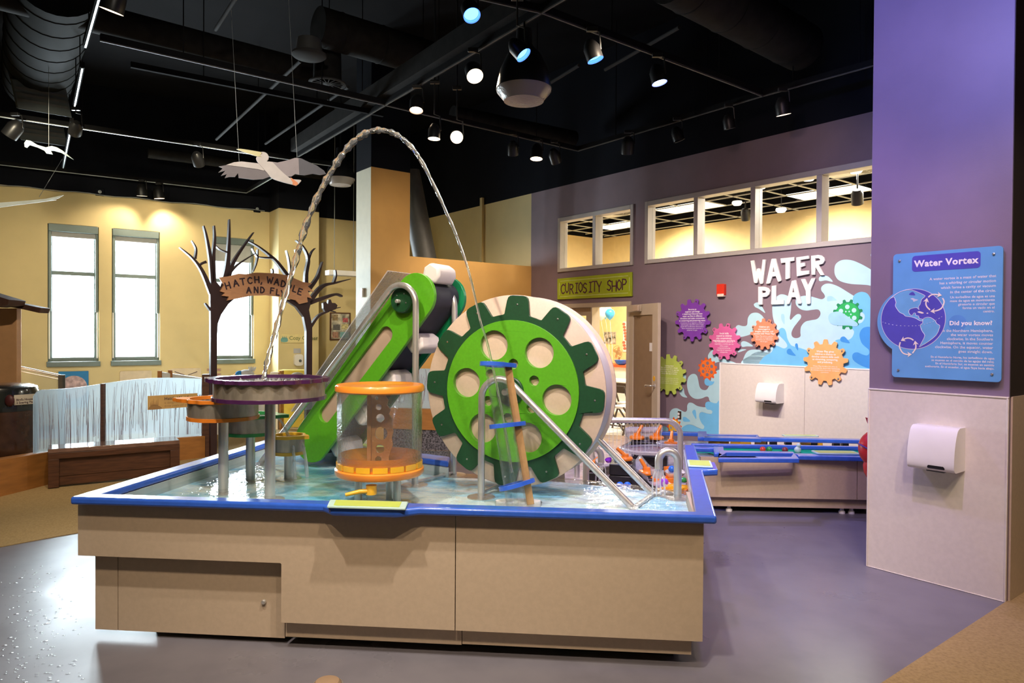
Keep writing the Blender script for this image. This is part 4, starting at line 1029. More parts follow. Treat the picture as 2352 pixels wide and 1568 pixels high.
# ---------------------------------------------------------------- the big gear water wheel
AX = math.radians(22); wb = V((math.sin(AX), math.cos(AX), 0)); wa = V((math.cos(AX), -math.sin(AX), 0))
wc = at(1177, 897, 4.37); GW = Fr(wc, wa); RW = 220 * 4.37 / FPX
WT_ = .27
GT = thing('gear_waterwheel', 'big round water wheel with a green gear on its bone white face', 'water wheel', (wc.x, wc.y, ZB))
MB().lathe(wc, [(.001, 0), (RW * .99, 0), (RW, -.004), (RW, -.016), (RW * .99, -.02), (.001, -.02)], 96, GW.n, wa).obj('front_disc', M_bone, GT)
MB().lathe(wc, [(.001, -WT_ + .02), (RW * .99, -WT_ + .02), (RW, -WT_ + .016), (RW, -WT_ + .004), (RW * .99, -WT_), (.001, -WT_)], 96, GW.n, wa).obj('back_disc', M_bone, GT)
MB().lathe(wc, [(RW * .965, -.02), (RW * .965, -WT_ + .02)], 96, GW.n, wa).obj('drum', M_bucket, GT)
ph = math.radians(86)
MB().plate(GW, [gear(RW * .995, RW * .80, 12, .315, .235, ph), circ(0, 0, RW * .70, 60)], .001, .022).obj('gear_ring', M_dgreen, GT, True, .003)
gh = [circ(RW * .51 * math.cos(math.radians(52 + 60 * k)), RW * .51 * math.sin(math.radians(52 + 60 * k)), RW * .156, 32) for k in range(6)]
gs = [circ(RW * .285 * math.cos(math.radians(24 + 60 * k)), RW * .285 * math.sin(math.radians(24 + 60 * k)), RW * .053, 18) for k in range(6)]
MB().plate(GW, [circ(0, 0, RW * .737, 72)] + gh + gs, .001, .034).obj('green_disc', M_lgreen, GT, True, .003)
MB().lathe(wc, [(RW * .15, .0345), (RW * .15, .05), (RW * .14, .055), (.001, .055)], 36, GW.n, wa).obj('hub', M_dgreen, GT)
MB().tube([wc + GW.n * .05, wc + GW.n * .13], .02, 16).obj('axle', M_steel, GT)
for k in range(12):
    t = ph + k * math.pi / 6; p = GW.P(RW * .90 * math.cos(t), RW * .90 * math.sin(t), .0222)
    MB().lathe(p, [(.006, 0), (.006, .002), (.001, .003)], 8, GW.n).obj('screw', M_scr, GT)
# bent tube frames carrying the wheel
FB = onz(1105, 1142, ZB); FE = onz(1458, 1170, ZB)
WFm = Fr((FB.x, FB.y, 0), FE - FB)
cpt = WFm.px(1107, 812)
fr1 = bend([FB, WFm.P(0, cpt[1]), FE], .115, 12)
WS = thing('wheel_frame', 'bent stainless tube frame carrying the green gear water wheel', 'metal frame', (FB.x, FB.y, ZB))
offb = onz(1503, 1138, ZB) - FE
MB().tube(fr1, .021, 20).obj('front_tube', M_steel, WS)
MB().tube([p + offb for p in fr1], .021, 20).obj('rear_tube', M_steel, WS)
MB().tube([FE + Z * .014, FE + offb + Z * .014], .014, 14).obj('cross_bar', M_steel, WS)
for p in (FB, FB + offb, FE + offb + V((.10, .0, 0))):
    MB().lathe(V((p.x, p.y, ZB)), [(.085, 0), (.085, .006), (.02, .009)], 32, cap0=True).obj('foot_flange', M_steel, WS)
MB().tube([FE + offb, FE + offb + V((.05, -.01, .03)), FE + offb + V((.12, 0, .01))], .013, 12).obj('foot_tube', M_steel, WS)
MB().tube([FB + Z * .03, FB + offb + Z * .03], .010, 12).obj('cross_bar', M_steel, WS)

# ---------------------------------------------------------------- green bucket conveyor
AX2 = math.radians(28.6); cb_ = V((math.sin(AX2), math.cos(AX2), 0)); ca_ = V((math.cos(AX2), -math.sin(AX2), 0))
CVo = at(712, 1012, 5.155); CV = Fr((CVo.x, CVo.y, 0), ca_)
Tc, Bc = V(CV.px(953, 680)), V(CV.px(714, 1013))
cd = (Tc - Bc).normalized(); cn = V((-cd.y, cd.x)); rC = .157; TH = .40
def capsule(p, q, r, n=16):
    d = (V(q) - V(p)).normalized(); a0 = math.atan2(d.y, d.x); out = []
    for k in range(n + 1):
        t = a0 - math.pi / 2 + math.pi * k / n; out.append((q[0] + r * math.cos(t), q[1] + r * math.sin(t)))
    for k in range(n + 1):
        t = a0 + math.pi / 2 + math.pi * k / n; out.append((p[0] + r * math.cos(t), p[1] + r * math.sin(t)))
    return out
KT = thing('bucket_conveyor', 'slanted green bucket conveyor with white scoops behind the vortex cylinder', 'conveyor', CV.P(Bc.x, 0) + Z * ZB)
s0, s1 = CV.px(746, 953), CV.px(886, 768)
MB().plate(CV, [capsule(Bc, Tc, rC), capsule(s0, s1, .056, 10)], -.03, 0).obj('front_plate', M_lgreen, KT, True, .012, 3)
MB().plate(CV, [capsule(Bc, Tc, rC)], -TH, -TH + .03).obj('back_plate', M_tgreen, KT, True, .012, 3)
MB().plate(CV, [capsule(Bc, Tc, rC - .045)], -TH + .031, -.031).obj('belt', M_rubber, KT)
MB().plate(CV, [capsule(s0, s1, .075, 10)], -.031, -.0305).obj('slot_backing', mat('tan_backing', (.42, .30, .22), .5), KT, False)
for (s, side) in ((1.03, 'top'), (.80, 'r'), (.55, 'r'), (.30, 'r'), (.06, 'r')):
    if side == 'top':
        o_ = Tc + V((math.cos(1.15), math.sin(1.15))) * (rC - .04); d_ = V((math.cos(1.15), math.sin(1.15))); t_ = V((-d_.y, d_.x))
    else:
        o_ = Bc + (Tc - Bc) * s - cn * (rC - .045); d_ = -cn; t_ = cd
    prof = [o_ - t_ * .06, o_ + t_ * .06, o_ + t_ * .072 + d_ * .07, o_ + t_ * .03 + d_ * .125, o_ - t_ * .045 + d_ * .115, o_ - t_ * .07 + d_ * .07]
    MB().plate(CV, [[tuple(p) for p in prof]], -TH + .10, -.08).obj('scoop', M_bucket, KT, True, .020, 3)
pc = CV.px(925, 689, .035)
py_ = MB().lathe(CV.P(*pc, .0), [(.088, .0), (.088, .05), (.080, .06), (.001, .06)], 40, CV.n).obj('pulley', M_dgreen, KT)
MB().lathe(CV.P(pc[0] - .01, pc[1] - .01, .06), [(.014, 0), (.014, .03), (.010, .035), (.001, .035)], 8, CV.n).obj('bolt', M_steel, py_)
for q in ((.03, .04), (.045, -.02), (-.03, .03)):
    MB().lathe(CV.P(pc[0] + q[0], pc[1] + q[1], .06), [(.005, 0), (.005, .003), (.001, .004)], 8, CV.n).obj('screw', M_scr, py_)
# clear guard along the upper side
g0 = Bc + cn * (rC + .0) + cd * .12; g1 = Tc + cn * (rC + .0)
gp = [g0, g1, g1 + cn * .13 - cd * .02, g0 + cn * .13 - cd * .10]
MB().plate(CV, [[tuple(p) for p in gp]], -.008, .0).obj('clear_guard', M_acryl, KT, False)
MB().plate(CV, [[tuple(p) for p in gp]], -TH, -TH + .008).obj('clear_guard', M_acryl, KT, False)
e0, e1 = gp[3], gp[2]
MB().plate(CV, [[tuple(e0), tuple(e1), tuple(e1 + cn * .008), tuple(e0 + cn * .008)]], -TH, 0).obj('clear_guard', M_milky, KT, False)
MB().plate(CV, [[tuple(Bc + cn * (rC + .004) + cd * .05), tuple(Tc + cn * (rC + .004)), tuple(Tc + cn * (rC + .02)), tuple(Bc + cn * (rC + .02) + cd * .05)]], .001, .02).obj('clear_rail', M_acryl2, KT, False)
# its tube frame
CB1 = onz(596, 1066, ZB); CB2 = onz(953, 1114, ZB)
KF = Fr((CB2.x, CB2.y, 0), CB2 - CB1)
cpk = KF.px(957, 585)
ft_ = bend([CB1, KF.P(0, cpk[1]), CB2], .13, 12)
KS = thing('conveyor_frame', 'bent stainless tube frame in front of the green conveyor', 'metal frame', (CB2.x, CB2.y, ZB))
ko = onz(1033, 1093, ZB) - CB2
MB().tube(ft_, .021, 20).obj('front_tube', M_steel, KS)
MB().tube([p + ko * 1.12 for p in ft_], .021, 20).obj('rear_tube', M_steel, KS)
MB().tube([CB2 + Z * .02, CB2 + ko * 1.12 + Z * .02], .011, 12).obj('cross_bar', M_steel, KS)
for p in (CB1, CB2, CB2 + ko * 1.12):
    MB().lathe(V((p.x, p.y, ZB)), [(.085, 0), (.085, .006), (.02, .009)], 32, cap0=True).obj('foot_flange', M_steel, KS)
# clear splash screen behind the conveyor's foot
gq = onz(1034, 1093, ZB)
SG = thing('splash_screen', 'small clear splash screen on a steel post at the back rim of the basin', 'screen', (gq.x, gq.y, ZB))
MB().tube([gq + V((.02, .03, 0)), gq + V((.02, .03, .17))], .012, 12).obj('post', M_steel, SG)
MB().box(gq + V((-.16, .06, .09)), (.16, -.02, 0), (0, .004, 0), (0, 0, .08)).obj('clear_sheet', M_acryl2, SG, False)
MB().lathe(gq + V((-.05, .03, .09)), [(.008, 0), (.008, .01), (.001, .012)], 10, (0, -1, 0)).obj('clip', M_steel, SG)

# ================================================================== LOWER STREAM TABLE BEHIND
ZS, ZSR, ZSF = .58, .54, .47
ST = thing('stream_table', 'long lower stream table with blue rims standing along the purple wall', 'water table', (2.4, 7.0, 0))
sfl = [(.42, 5.45), (.55, 5.15), (1.30, 4.78), (1.56, 5.95), (1.75, 6.95), (2.05, 6.78), (3.75, 6.68), (4.05, 7.35), (2.3, 8.0), (1.2, 8.55), (.75, 8.7), (.55, 7.2)]
plan(sfl, ZSF - .03, ZSF, 'basin_floor', M_basin2, ST)
plan([(.5, 5.55), (.6, 5.35), (1.30, 5.2), (1.5, 6.0), (1.72, 7.05), (2.0, 6.80), (3.7, 6.66), (3.95, 7.3), (2.2, 7.9), (1.2, 8.4), (.85, 8.5), (.62, 7.2)], .12, ZSF - .031, 'core', M_beige, ST)
def bar(p, q, w, name='rim', z=ZS, m=None):
    a, b = onz(*p, z), onz(*q, z); d = (b - a).normalized(); s = V((-d.y, d.x, 0))
    lp = [a - s * w / 2, b - s * w / 2, b + s * w / 2, a + s * w / 2]
    return plan(lp, z - .04, z, name, m or M_blue, ST, bevel=.010)
bar((1518, 990), (1618, 993), .10)
bar((1609, 1001), (1980, 1009), .12)
bar((1588, 1018), (1980, 1025), .06)
bar((1592, 1026), (1655, 1028), .10)
bar((1827, 1043), (1985, 1047), .13)
a_, b_ = onz(1613, 990, ZS), onz(1613, 1004, ZS); plan([a_ - V((.05, 0, 0)), b_ - V((.05, 0, 0)), b_ + V((.05, 0, 0)), a_ + V((.05, 0, 0))], ZS - .041, ZS + .001, 'rim', M_blue, ST, bevel=.010)
a_, b_ = onz(1650, 1025, ZS), onz(1652, 1040, ZS); plan([a_ - V((.05, 0, 0)), b_ - V((.05, 0, 0)), b_ + V((.05, 0, 0)), a_ + V((.05, 0, 0))], ZS - .041, ZS + .001, 'rim', M_blue, ST, bevel=.010)
# slotted tray ledges
def tray(c0, c1, c2, c3):
    lp = [onz(*c, ZS) for c in (c0, c1, c2, c3)]; cc = sum(lp, V()) / 4
    ins = [cc + V(((p - cc).x * .90, (p - cc).y * .45, 0)) for p in lp]
    MB().plate(FL, [[(p.x, p.y) for p in lp], [(p.x, p.y) for p in ins]], ZS - .035, ZS + .002).obj('slotted_ledge', M_blue, ST, True, .006)
tray((1650, 1053), (1836, 1054), (1822, 1037), (1652, 1034))
tray((1616, 1005), (1748, 1008), (1740, 998), (1614, 996))
# teal channel, labels, front panels
tc = [onz(1655, 1040, ZS - .06), onz(1980, 1046, ZS - .06), onz(1980, 1027, ZS - .06), onz(1600, 1021, ZS - .06)]
plan(tc, ZS - .10, ZS - .06, 'teal_channel', M_teal, ST)
tw = MB().box((onz(1592, 1019, ZS) + onz(1980, 1026, ZS)) / 2 - Z * .065, (onz(1980, 1026, ZS) - onz(1592, 1019, ZS)) / 2, (0, .012, 0), Z * .025).obj('channel_wall', M_teal, ST, False)
def slabel(c, w_, d_):
    p = onz(*c, ZS); fr = Fr(p, (1, -.03, 0), (.03, 1, 0))
    o = MB().plate(fr, [rrect(-w_, w_, -d_, d_, .02)], .003, .014).obj('exhibit_label', M_labed, ST, True, .003)
    MB().plate(fr, [rrect(-w_ + .02, w_ - .02, -d_ + .02, d_ - .02, .01)], .0142, .0152).obj('label_face', M_lime, o, False)
slabel((1919, 1041), .20, .085); slabel((1838, 1002), .19, .05)
fa, fb = V((1.80, 6.64, 0)), V((3.85, 6.53, 0))
SP = Fr(fa, fb - fa); sl = (fb - fa).length
sz0 = SP.px(1800, 1144)[1]; sm = SP.px(1969, 1080)[0]
MB().fbox(SP, 0, sm - .003, sz0, ZSR, -.04, 0).obj('front_panel', M_beige, ST, False)
MB().fbox(SP, sm + .003, sl, sz0, ZSR, -.04, 0).obj('front_panel', M_beige, ST, False)
MB().fbox(SP, .0, sl, sz0 - .10, sz0 + .02, -.10, -.06).obj('kick_panel', M_beige, ST, False)
for x in (SP.px(1946, 1160)[0], SP.px(1968, 1160)[0], .3):
    MB().lathe(SP.P(x, 0, -.12), [(.03, 0), (.03, .02), (.018, .03), (.018, sz0)], 16, cap0=True).obj('levelling_foot', M_gwhite, ST)
plan([(.6, 5.9), (1.2, 5.6), (1.6, 7.2), (3.6, 7.1), (3.7, 7.3), (2.1, 7.8), (.9, 8.3)], 0, .12, 'toe_shade_base', M_blackp, ST)  # black block painting in the dark shaded gap below the kick panel

# ---- toys of the stream table
def solid(name, cat, label, mb, m, group=None, bevel=0):
    return tag(mb.obj(name, m, None, True, bevel), label, cat, group)
def block(x0, x1, y0, y1, Y, dep, label, z0=None):
    a, b = at(x0, y0, Y), at(x1, y1, Y); z0 = b.z if z0 is None else z0
    d = V((math.cos(.25), -math.sin(.25), 0)); w = (b.x - a.x) / 2 / d.x; e = V((-d.y, d.x, 0))
    c = V(((a.x + b.x) / 2, Y, 0)) + e * dep / 2
    t = thing('black_block', label, 'water block', (c.x, c.y, z0), 0, 'black stacking water blocks')
    n = max(1, round((a.z - z0) / .10)); h = (a.z - z0) / n
    for i in range(n):
        MB().box(c + Z * (z0 + h * (i + .5)), d * w, e * dep / 2, Z * (h / 2 - .002)).obj('tier', M_blackp, t, True, .008)
    MB().lathe(c + Z * (a.z - .002), [(min(w, dep / 2) * .8, 0), (min(w, dep / 2) * .75, .012), (.001, .012)], 24).obj('socket', M_blackp, t)
    return c + Z * (a.z + .011)
def valve(p, r, ang, label, lean=.7):
    t = thing('orange_valve', label, 'water valve', p, 0, 'orange turning valves')
    MB().lathe(p, [(r, 0), (r * 1.05, r * .22), (r * .92, r * .40), (r * .5, r * .46), (r * .46, r * .8), (.001, r * .84)], 28, cap0=True).obj('valve_base', M_dorange, t)
    d = V((math.cos(ang), math.sin(ang) * .3, lean)).normalized()
    MB().tube([p + Z * r * .6, p + Z * r * .6 + d * r * .7, p + Z * r * .6 + d * r * 1.45], [r * .26, r * .25, r * .20], 12).obj('lever', M_dorange, t)
b1 = block(1400, 1452, 1066, 1112, 5.62, .30, 'tall black block in the middle of the stream table, behind the rear frame tube', ZSF)
b2 = block(1450, 1503, 1098, 1125, 5.42, .25, 'low black block beside the small gooseneck tap', ZSF)
b3 = block(1345, 1380, 1085, 1112, 5.52, .25, 'low black block at the right edge of the water wheel', ZSF)
b4 = block(1450, 1512, 1014, 1030, 6.75, .28, 'black block under two orange valves at the back of the stream table', ZSF)
b5 = block(1474, 1530, 1047, 1090, 6.05, .30, 'tall dark block below the milky round platform', ZSF)
valve(b1 + V((.02, .0, 0)), .062, 2.6, 'orange valve on the tall black block')
valve(b2 + V((.02, 0, 0)), .064, 2.4, 'orange valve on the low block beside the gooseneck tap', 1.2)
valve(b3 + V((-.03, 0, 0)), .06, .6, 'orange valve at the right edge of the water wheel')
valve(b4 + V((-.09, -.02, 0)), .072, .9, 'left one of the two orange valves at the back of the stream table', 1.0)
valve(b4 + V((.10, -.02, 0)), .072, .9, 'right one of the two orange valves at the back of the stream table', 1.0)
def foot_post(t, p, r=.02):
    MB().tube([V((p.x, p.y, ZSF)), V((p.x, p.y, p.z))], r, 10).obj('support_post', M_acryl2, t)
def platform(px, py, Y, rx, ry, label, m, wav=.05, th=.014):
    p = at(px, py, Y); t = thing('round_platform', label, 'tray', p, 0, 'clear water platforms')
    lp = [(p.x + rx * (1 + wav * math.sin(5 * a)) * math.cos(a), p.y + ry * (1 + wav * math.sin(5 * a + 1)) * math.sin(a)) for a in (2 * math.pi * k / 60 for k in range(60))]
    MB().plate(FL, [lp], p.z - th, p.z).obj('plate', m, t, True, .004)
    lo = MB()
    lo.tube([V((x, y, p.z + .012)) for x, y in lp] + [V((lp[0][0], lp[0][1], p.z + .012))], .010, 8, False).obj('edge_bead', m, t)
    for k in (-.4, .4): foot_post(t, p + V((rx * k, 0, -th)))
    return p
platform(1503, 1034, 6.15, .27, .20, 'milky round platform below the back valves of the stream table', M_milky)
pv = platform(1541, 1021, 6.3, .12, .10, 'small pinkish round platform with an orange valve near the shower bar post', M_milky)
valve(pv + Z * .002, .06, 1.4, 'orange valve on the small pinkish platform', .9)
tr = thing('curved_tray', 'milky curved tray standing at the back of the stream table', 'tray', at(1480, 1003, 6.95))
pp = [at(x, y, 6.95) for x, y in ((1437, 988), (1450, 986), (1480, 987), (1505, 986), (1521, 986))]
MB().tube([p + V((0, .0, 0)) for p in pp], .03, 12).obj('tray_edge', M_milky, tr)
MB().box(at(1480, 996, 6.95) + V((0, .1, 0)), (.17, -.01, 0), (0, .1, 0), (0, 0, .045)).obj('tray_body', M_milky, tr, True, .02)
foot_post(tr, at(1480, 1004, 6.95) + V((0, .1, 0)), .04)
wt = thing('wide_milky_tray', 'wide wet milky sheet behind the right edge of the water wheel', 'tray', at(1415, 1020, 6.9))
lp = [onz(1370, 1075, .56), onz(1448, 1062, .56), onz(1452, 1038, .56), onz(1425, 1030, .56), onz(1452, 1016, .56), onz(1440, 1003, .56), onz(1360, 1001, .56)]
MB().plate(FL, [[(p.x, p.y) for p in lp]], .555, .565).obj('sheet', M_basin2, wt, True, .003)
MB().tube([(p.x, p.y, .57) for p in lp[:-1]], .014, 8).obj('raised_edge', M_milky, wt)
for p in (lp[1], lp[5], lp[3]): MB().tube([(p.x - .08, p.y + .02, ZSF), (p.x - .08, p.y + .02, .556)], .02, 10).obj('support_post', M_acryl2, wt)
# half-pipe trough and bowl
def trough(p, q, r, label):
    p, q = V(p), V(q); d = (q - p).normalized(); s = d.cross(Z).normalized(); u = s.cross(d)
    vs = []; fs = []; n = 12
    for j, c in enumerate((p, q)):
        for rr in (r, r - .006):
            for k in range(n + 1):
                a = math.pi + math.pi * k / n; vs.append(c + s * math.cos(a) * rr + u * math.sin(a) * rr)
    m = n + 1
    for k in range(n):
        fs += [(k, k + 1, 2 * m + k + 1, 2 * m + k), (m + k, 3 * m + k, 3 * m + k + 1, m + k + 1), (k, m + k, m + k + 1, k + 1), (2 * m + k, 2 * m + k + 1, 3 * m + k + 1, 3 * m + k)]
    return solid('clear_trough', 'trough', label, MB().add(vs, fs), M_milky, 'clear half pipe troughs')
trough(at(1447, 1040, 6.0), at(1478, 1080, 5.6), .085, 'upper clear half pipe trough slanting down from the milky platform')
trough(at(1470, 1066, 5.62), at(1508, 1094, 5.3), .075, 'lower clear half pipe trough ending at the gooseneck tap')
bw_ = at(1510, 1080, 4.75)
solid('clear_bowl', 'bowl', 'small clear bowl catching water under the gooseneck tap', MB().lathe(bw_, [(.048, .0), (.044, -.028), (.030, -.05), (.001, -.058), (.001, -.054), (.028, -.046), (.040, -.026), (.044, 0)], 28), M_milky)
# balls, cups and little boats
def ball(px, py, Y, rpx, m, label, sc=(1, 1, 1)):
    p = at(px, py, Y); return solid('toy_ball', 'ball', label, MB().ball(p, rpx * Y / FPX, 20, 12, sc), m, 'plastic balls in the stream table')
M_tb = mat('toy_blue', (.02, .16, .70), .25, coat=.4); M_tp = mat('toy_purple', (.30, .05, .60), .25, coat=.4); M_tg = mat('toy_green', (.03, .32, .06), .25, coat=.4); M_tr = mat('toy_red', (.65, .05, .03), .3, coat=.4)
ball(1424, 1115, 5.42, 9, M_tb, 'left one of two blue balls below the tall black block')
ball(1441, 1115, 5.40, 9, M_tb, 'right one of two blue balls below the tall black block')
ball(1526, 1108, 5.20, 10, M_tp, 'purple ball beside the small gooseneck tap')
ball(1570, 1102, 5.25, 9, M_tg, 'green ball right of the gooseneck tap', (1, 1, .7))
ball(1543, 1077, 5.5, 8, M_tb, 'blue ball sitting in the white bowl')
def cup(px, py, Y, rpx, m, label, lean=(0, 0, 1), flip=1):
    p = at(px, py, Y); r = rpx * Y / FPX
    return solid('toy_cup', 'cup', label, MB().lathe(p, [(r, 0), (r * .92, -r * .5), (r * .6, -r * .95), (.001, -r), (.001, -r * .92), (r * .55, -r * .86), (r * .84, -r * .48), (r * .92, 0)], 28, lean), m, 'toy cups in the stream table')
cup(1397, 1054, 5.55, 8, M_tp, 'purple cup tilted against the tall black block', (-.3, -.3, 1))
cup(1378, 1058, 5.35, 11, M_gwhite, 'white cup with splashing water at the wheel edge', (.1, -.5, 1))
cup(1541, 1082, 5.5, 14, M_gwhite, 'white bowl holding the blue ball by the gooseneck tap', (-.1, -.2, 1))
cup(1562, 1080, 5.6, 13, M_gwhite, 'white cup leaning against the shower bar post', (.4, -.3, 1))
cup(1534, 1110, 5.15, 12, M_gwhite, 'white cup behind the purple ball', (.3, -.2, 1))
def boat(px, py, Y, L, m, label, ang=0.0):
    p = at(px, py, Y); d = V((math.cos(ang), math.sin(ang), 0)); fr = Fr(p, d, V((-d.y, d.x, 0)))
    lp = [(-L, -L * .4), (L * .4, -L * .42), (L, 0), (L * .4, L * .42), (-L, L * .4)]
    ins = [(x * .8 - .005, y * .7) for x, y in lp]
    t = thing('toy_boat', label, 'toy boat', p, 0, 'toy boats in the stream table')
    MB().plate(fr, [smooth_loop(lp, 4), smooth_loop(ins, 4)], -.03, .01).obj('hull', m, t, True, .004)
    MB().plate(fr, [smooth_loop([(x * .85, y * .8) for x, y in lp], 4)], -.031, -.02).obj('deck', m, t, False)
boat(1535, 1098, 5.45, .12, M_dorange, 'orange toy boat behind the gooseneck tap', .2)
boat(1546, 1123, 5.05, .11, M_yellow, 'yellow toy boat at the foot of the gooseneck tap', .5)
boat(1566, 1118, 5.1, .09, M_yellow, 'small yellow toy boat near the right rim', -.4)
boat(1586, 1128, 4.95, .08, M_dorange, 'orange toy boat against the right rim', 1.2)
boat(1540, 1074, 5.7, .05, M_dorange, 'little orange toy boat in the white bowl', .3)
# shower bar
SB = thing('shower_bar', 'stainless shower bar with a row of falling streams across the stream table', 'water pipe', at(1562, 1092, 6.0))
p0, p1 = at(1562, 1110, 6.0), at(1563, 966, 6.0); p2 = at(1325, 963, 6.0); p3 = at(1325, 1110, 6.0)
MB().tube(bend([V((p0.x, p0.y, ZSF)), V((p1.x, p1.y, p1.z)), V((p2.x, p2.y, p1.z)), V((p3.x, p3.y, ZSF))], .13, 10), .024, 20).obj('tube', M_steel, SB)
for i in range(14):
    x = 1400 + i * 9.2; q = at(x, 970, 6.0)
    MB().tube([V((q.x, 6.0, p1.z - .02)), V((q.x, 6.0, p1.z - .033))], .008, 8).obj('nozzle', M_dgrey, SB)
    if i % 1 == 0:
        e = MB().tube([V((q.x, 6.0, p1.z - .033)), V((q.x - .003, 6.0, p1.z - .15)), V((q.x - .004 * (i % 3), 6.0, p1.z - random.uniform(.24, .34)))], [.0022, .0026, .0030], 6).obj('falling_stream', M_fall, SB)
# small goosenecks
def goose(px, py, Y, h, r, z0, label, side=-1, rt=.024):
    b = V((at(px, py, Y).x, Y, z0)); t = thing('gooseneck_tap', label, 'tap', b, 0, 'small gooseneck taps')
    pts = [b, b + Z * (h - r)] + [b + V((side * r * (1 - math.cos(a)), 0, h - r + r * math.sin(a))) for a in (math.pi * k / 12 for k in range(1, 13))] + [b + V((side * 2 * r, 0, h - r - .05))]
    MB().tube(pts, rt, 20).obj('pipe', M_steel, t)
    MB().lathe(b, [(.075, 0), (.075, .006), (.02, .009)], 30, cap0=True).obj('flange', M_steel, t)
    for k in range(4):
        q = pts[-1] + V((.018 * (k - 1.5) / 1.5, .0, 0)); MB().tube([q, q + V((.01 * (k - 1.5), 0, -.05)), q + V((.014 * (k - 1.5), 0, -.16))], [.004, .005, .006], 6).obj('water_thread', M_fall, t)
gb = onz(1556, 1145, ZB)
goose(1556, 1145, gb.y, .29, .058, ZB, 'small stainless gooseneck tap pouring into a clear bowl at the right of the basin')
goose(1346, 1100, 5.2, .30, .055, ZSF + .08, 'second gooseneck tap half hidden by the right edge of the water wheel', 1)
# dams and pieces in the long channels of the stream table
YB = [(1640, 1013), (1662, 1013), (1690, 1014), (1712, 1015), (1746, 1017), (1850, 1019), (1876, 1018)]
for i, (x, y) in enumerate(YB):
    p = onz(x, y, ZSF + .035); tag(MB().box(p, (.06, -.01 + .006 * (i % 3), 0), (.002, .012, 0), Z * .03).obj('channel_dam', M_yellow, None, True, .004), 'yellow dam in the back channel, %s from the left' % ['first', 'second', 'third', 'fourth', 'fifth', 'sixth', 'seventh'][i], 'dam', 'yellow dams in the back channel')
KB = [(1642, 1011), (1754, 1013), (1776, 1015), (1810, 1014), (1868, 1017), (1920, 1018), (1940, 1018)]
for i, (x, y) in enumerate(KB):
    p = onz(x, y, ZSF + .04); tag(MB().box(p, (.035, 0, 0), (0, .03, 0), Z * .035).obj('channel_block', M_blackp, None, True, .006), 'small black block in the back channel, %s from the left' % ['first', 'second', 'third', 'fourth', 'fifth', 'sixth', 'seventh'][i], 'block', 'small black channel blocks')
for x, y, m, l in ((1752, 1032, M_tr, 'dark red ball in the teal channel'), (1767, 1032, M_tg, 'green ball in the teal channel'), (1803, 1033, mat('toy_maroon', (.18, .03, .04), .4), 'maroon ball in the teal channel')):
    p = onz(x, y, ZS - .03); solid('toy_ball', 'ball', l, MB().ball(p, .03, 16, 10), m, 'balls in the teal channel')
p = onz(1832, 1033, ZS - .03); solid('toy_duck', 'toy', 'pale toy standing in the teal channel', MB().ball(p, .035, 14, 10, (1, .8, 1)).ball(p + V((.01, 0, .045)), .022, 12, 8), mat('toy_pale', (.45, .6, .62), .4))
# red sculpture peeping out behind the pillar
rs = at(2010, 1030, 5.75)
RS = thing('red_fish_figure', 'red figure with purple seams peeping out from behind the pillar', 'figure', (rs.x + .05, rs.y, 0))
M_red = mat('red_vinyl', (.62, .03, .03), .35, var=.1); M_seam = mat('purple_seam', (.12, .06, .28), .4)
MB().ball(rs + V((.05, 0, .0)), .165, 28, 18, (1.1, .8, 1.0)).obj('body', M_red, RS)
fr = Fr(rs, (1, 0, 0))
MB().plate(fr, [[fr.px(*p) for p in ((1989, 958), (2012, 968), (2030, 1000), (1998, 1008), (1999, 985))]], -.02, .02).obj('top_fin', M_red, RS, True, .006)
MB().plate(fr, [[fr.px(*p) for p in ((1990, 1050), (2030, 1050), (2030, 1110), (1998, 1104), (1987, 1085), (1985, 1068))]], -.03, .03).obj('lower_fin', M_red, RS, True, .01)
MB().tube([rs + V((.05 + .19 * math.cos(a), -.14 * math.sin(a) - .0, .10 * math.cos(a * 2) * .4)) for a in (math.pi * k / 12 for k in range(13))], .006, 8).obj('seam', M_seam, RS)
MB().tube([(rs.x + .12, rs.y, 0), (rs.x + .12, rs.y, rs.z - .1)], .03, 12).obj('stand', M_steel, RS)

# ================================================================== LEFT ZONE: FENCE, BENCH, ARCH, WINDOW WALL THINGS
FC = [(-110, 6.75), (-40, 6.98), (20, 7.25), (78, 7.55), (130, 7.85), (185, 8.12), (237, 8.38), (300, 8.68), (360, 8.98), (415, 9.22), (468, 9.44)]
FPts = [at(x, 950, y) for x, y in FC]; FPts = [V((p.x, p.y)) for p in FPts]
fcv = [V(p) for p in smooth_loop([tuple(p) for p in FPts], 6, False)]
def ribbon(pts, z0s, z1s, th, off=0.0):
    n = len(pts); vs = []; fs = []
    for i, p in enumerate(pts):
        t = (pts[min(i + 1, n - 1)] - pts[max(i - 1, 0)]).normalized(); s = V((t.y, -t.x))
        for q, z in ((p + s * off, z0s[i]), (p + s * off, z1s[i]), (p + s * (off - th), z1s[i]), (p + s * (off - th), z0s[i])): vs.append((q.x, q.y, z))
    for i in range(n - 1):
        for k in range(4):
            k2 = (k + 1) % 4; fs.append((4 * i + k, 4 * i + 4 + k, 4 * i + 4 + k2, 4 * i + k2))
    fs += [(0, 1, 2, 3), (4 * n - 1, 4 * n - 2, 4 * n - 3, 4 * n - 4)]
    return MB().add(vs, fs)
NF = len(fcv)
lowz = [.40 - .11 * i / NF for i in range(NF)]
fe = thing('grass_fence', 'curved frosted fence printed with dark grass blades on an orange wood base', 'fence', (fcv[NF // 2].x, fcv[NF // 2].y, 0))
ribbon(fcv, [0] * NF, lowz, .14, .05).obj('wood_base', M_owood, fe, True, .004)
def top_at(i):
    u = i / (NF - 1); return 1.07 + .03 * math.sin(u * 9.0 + .8) - (.10 if u > .97 else 0) * 0
i0, im, i1 = 18, 36, NF - 1
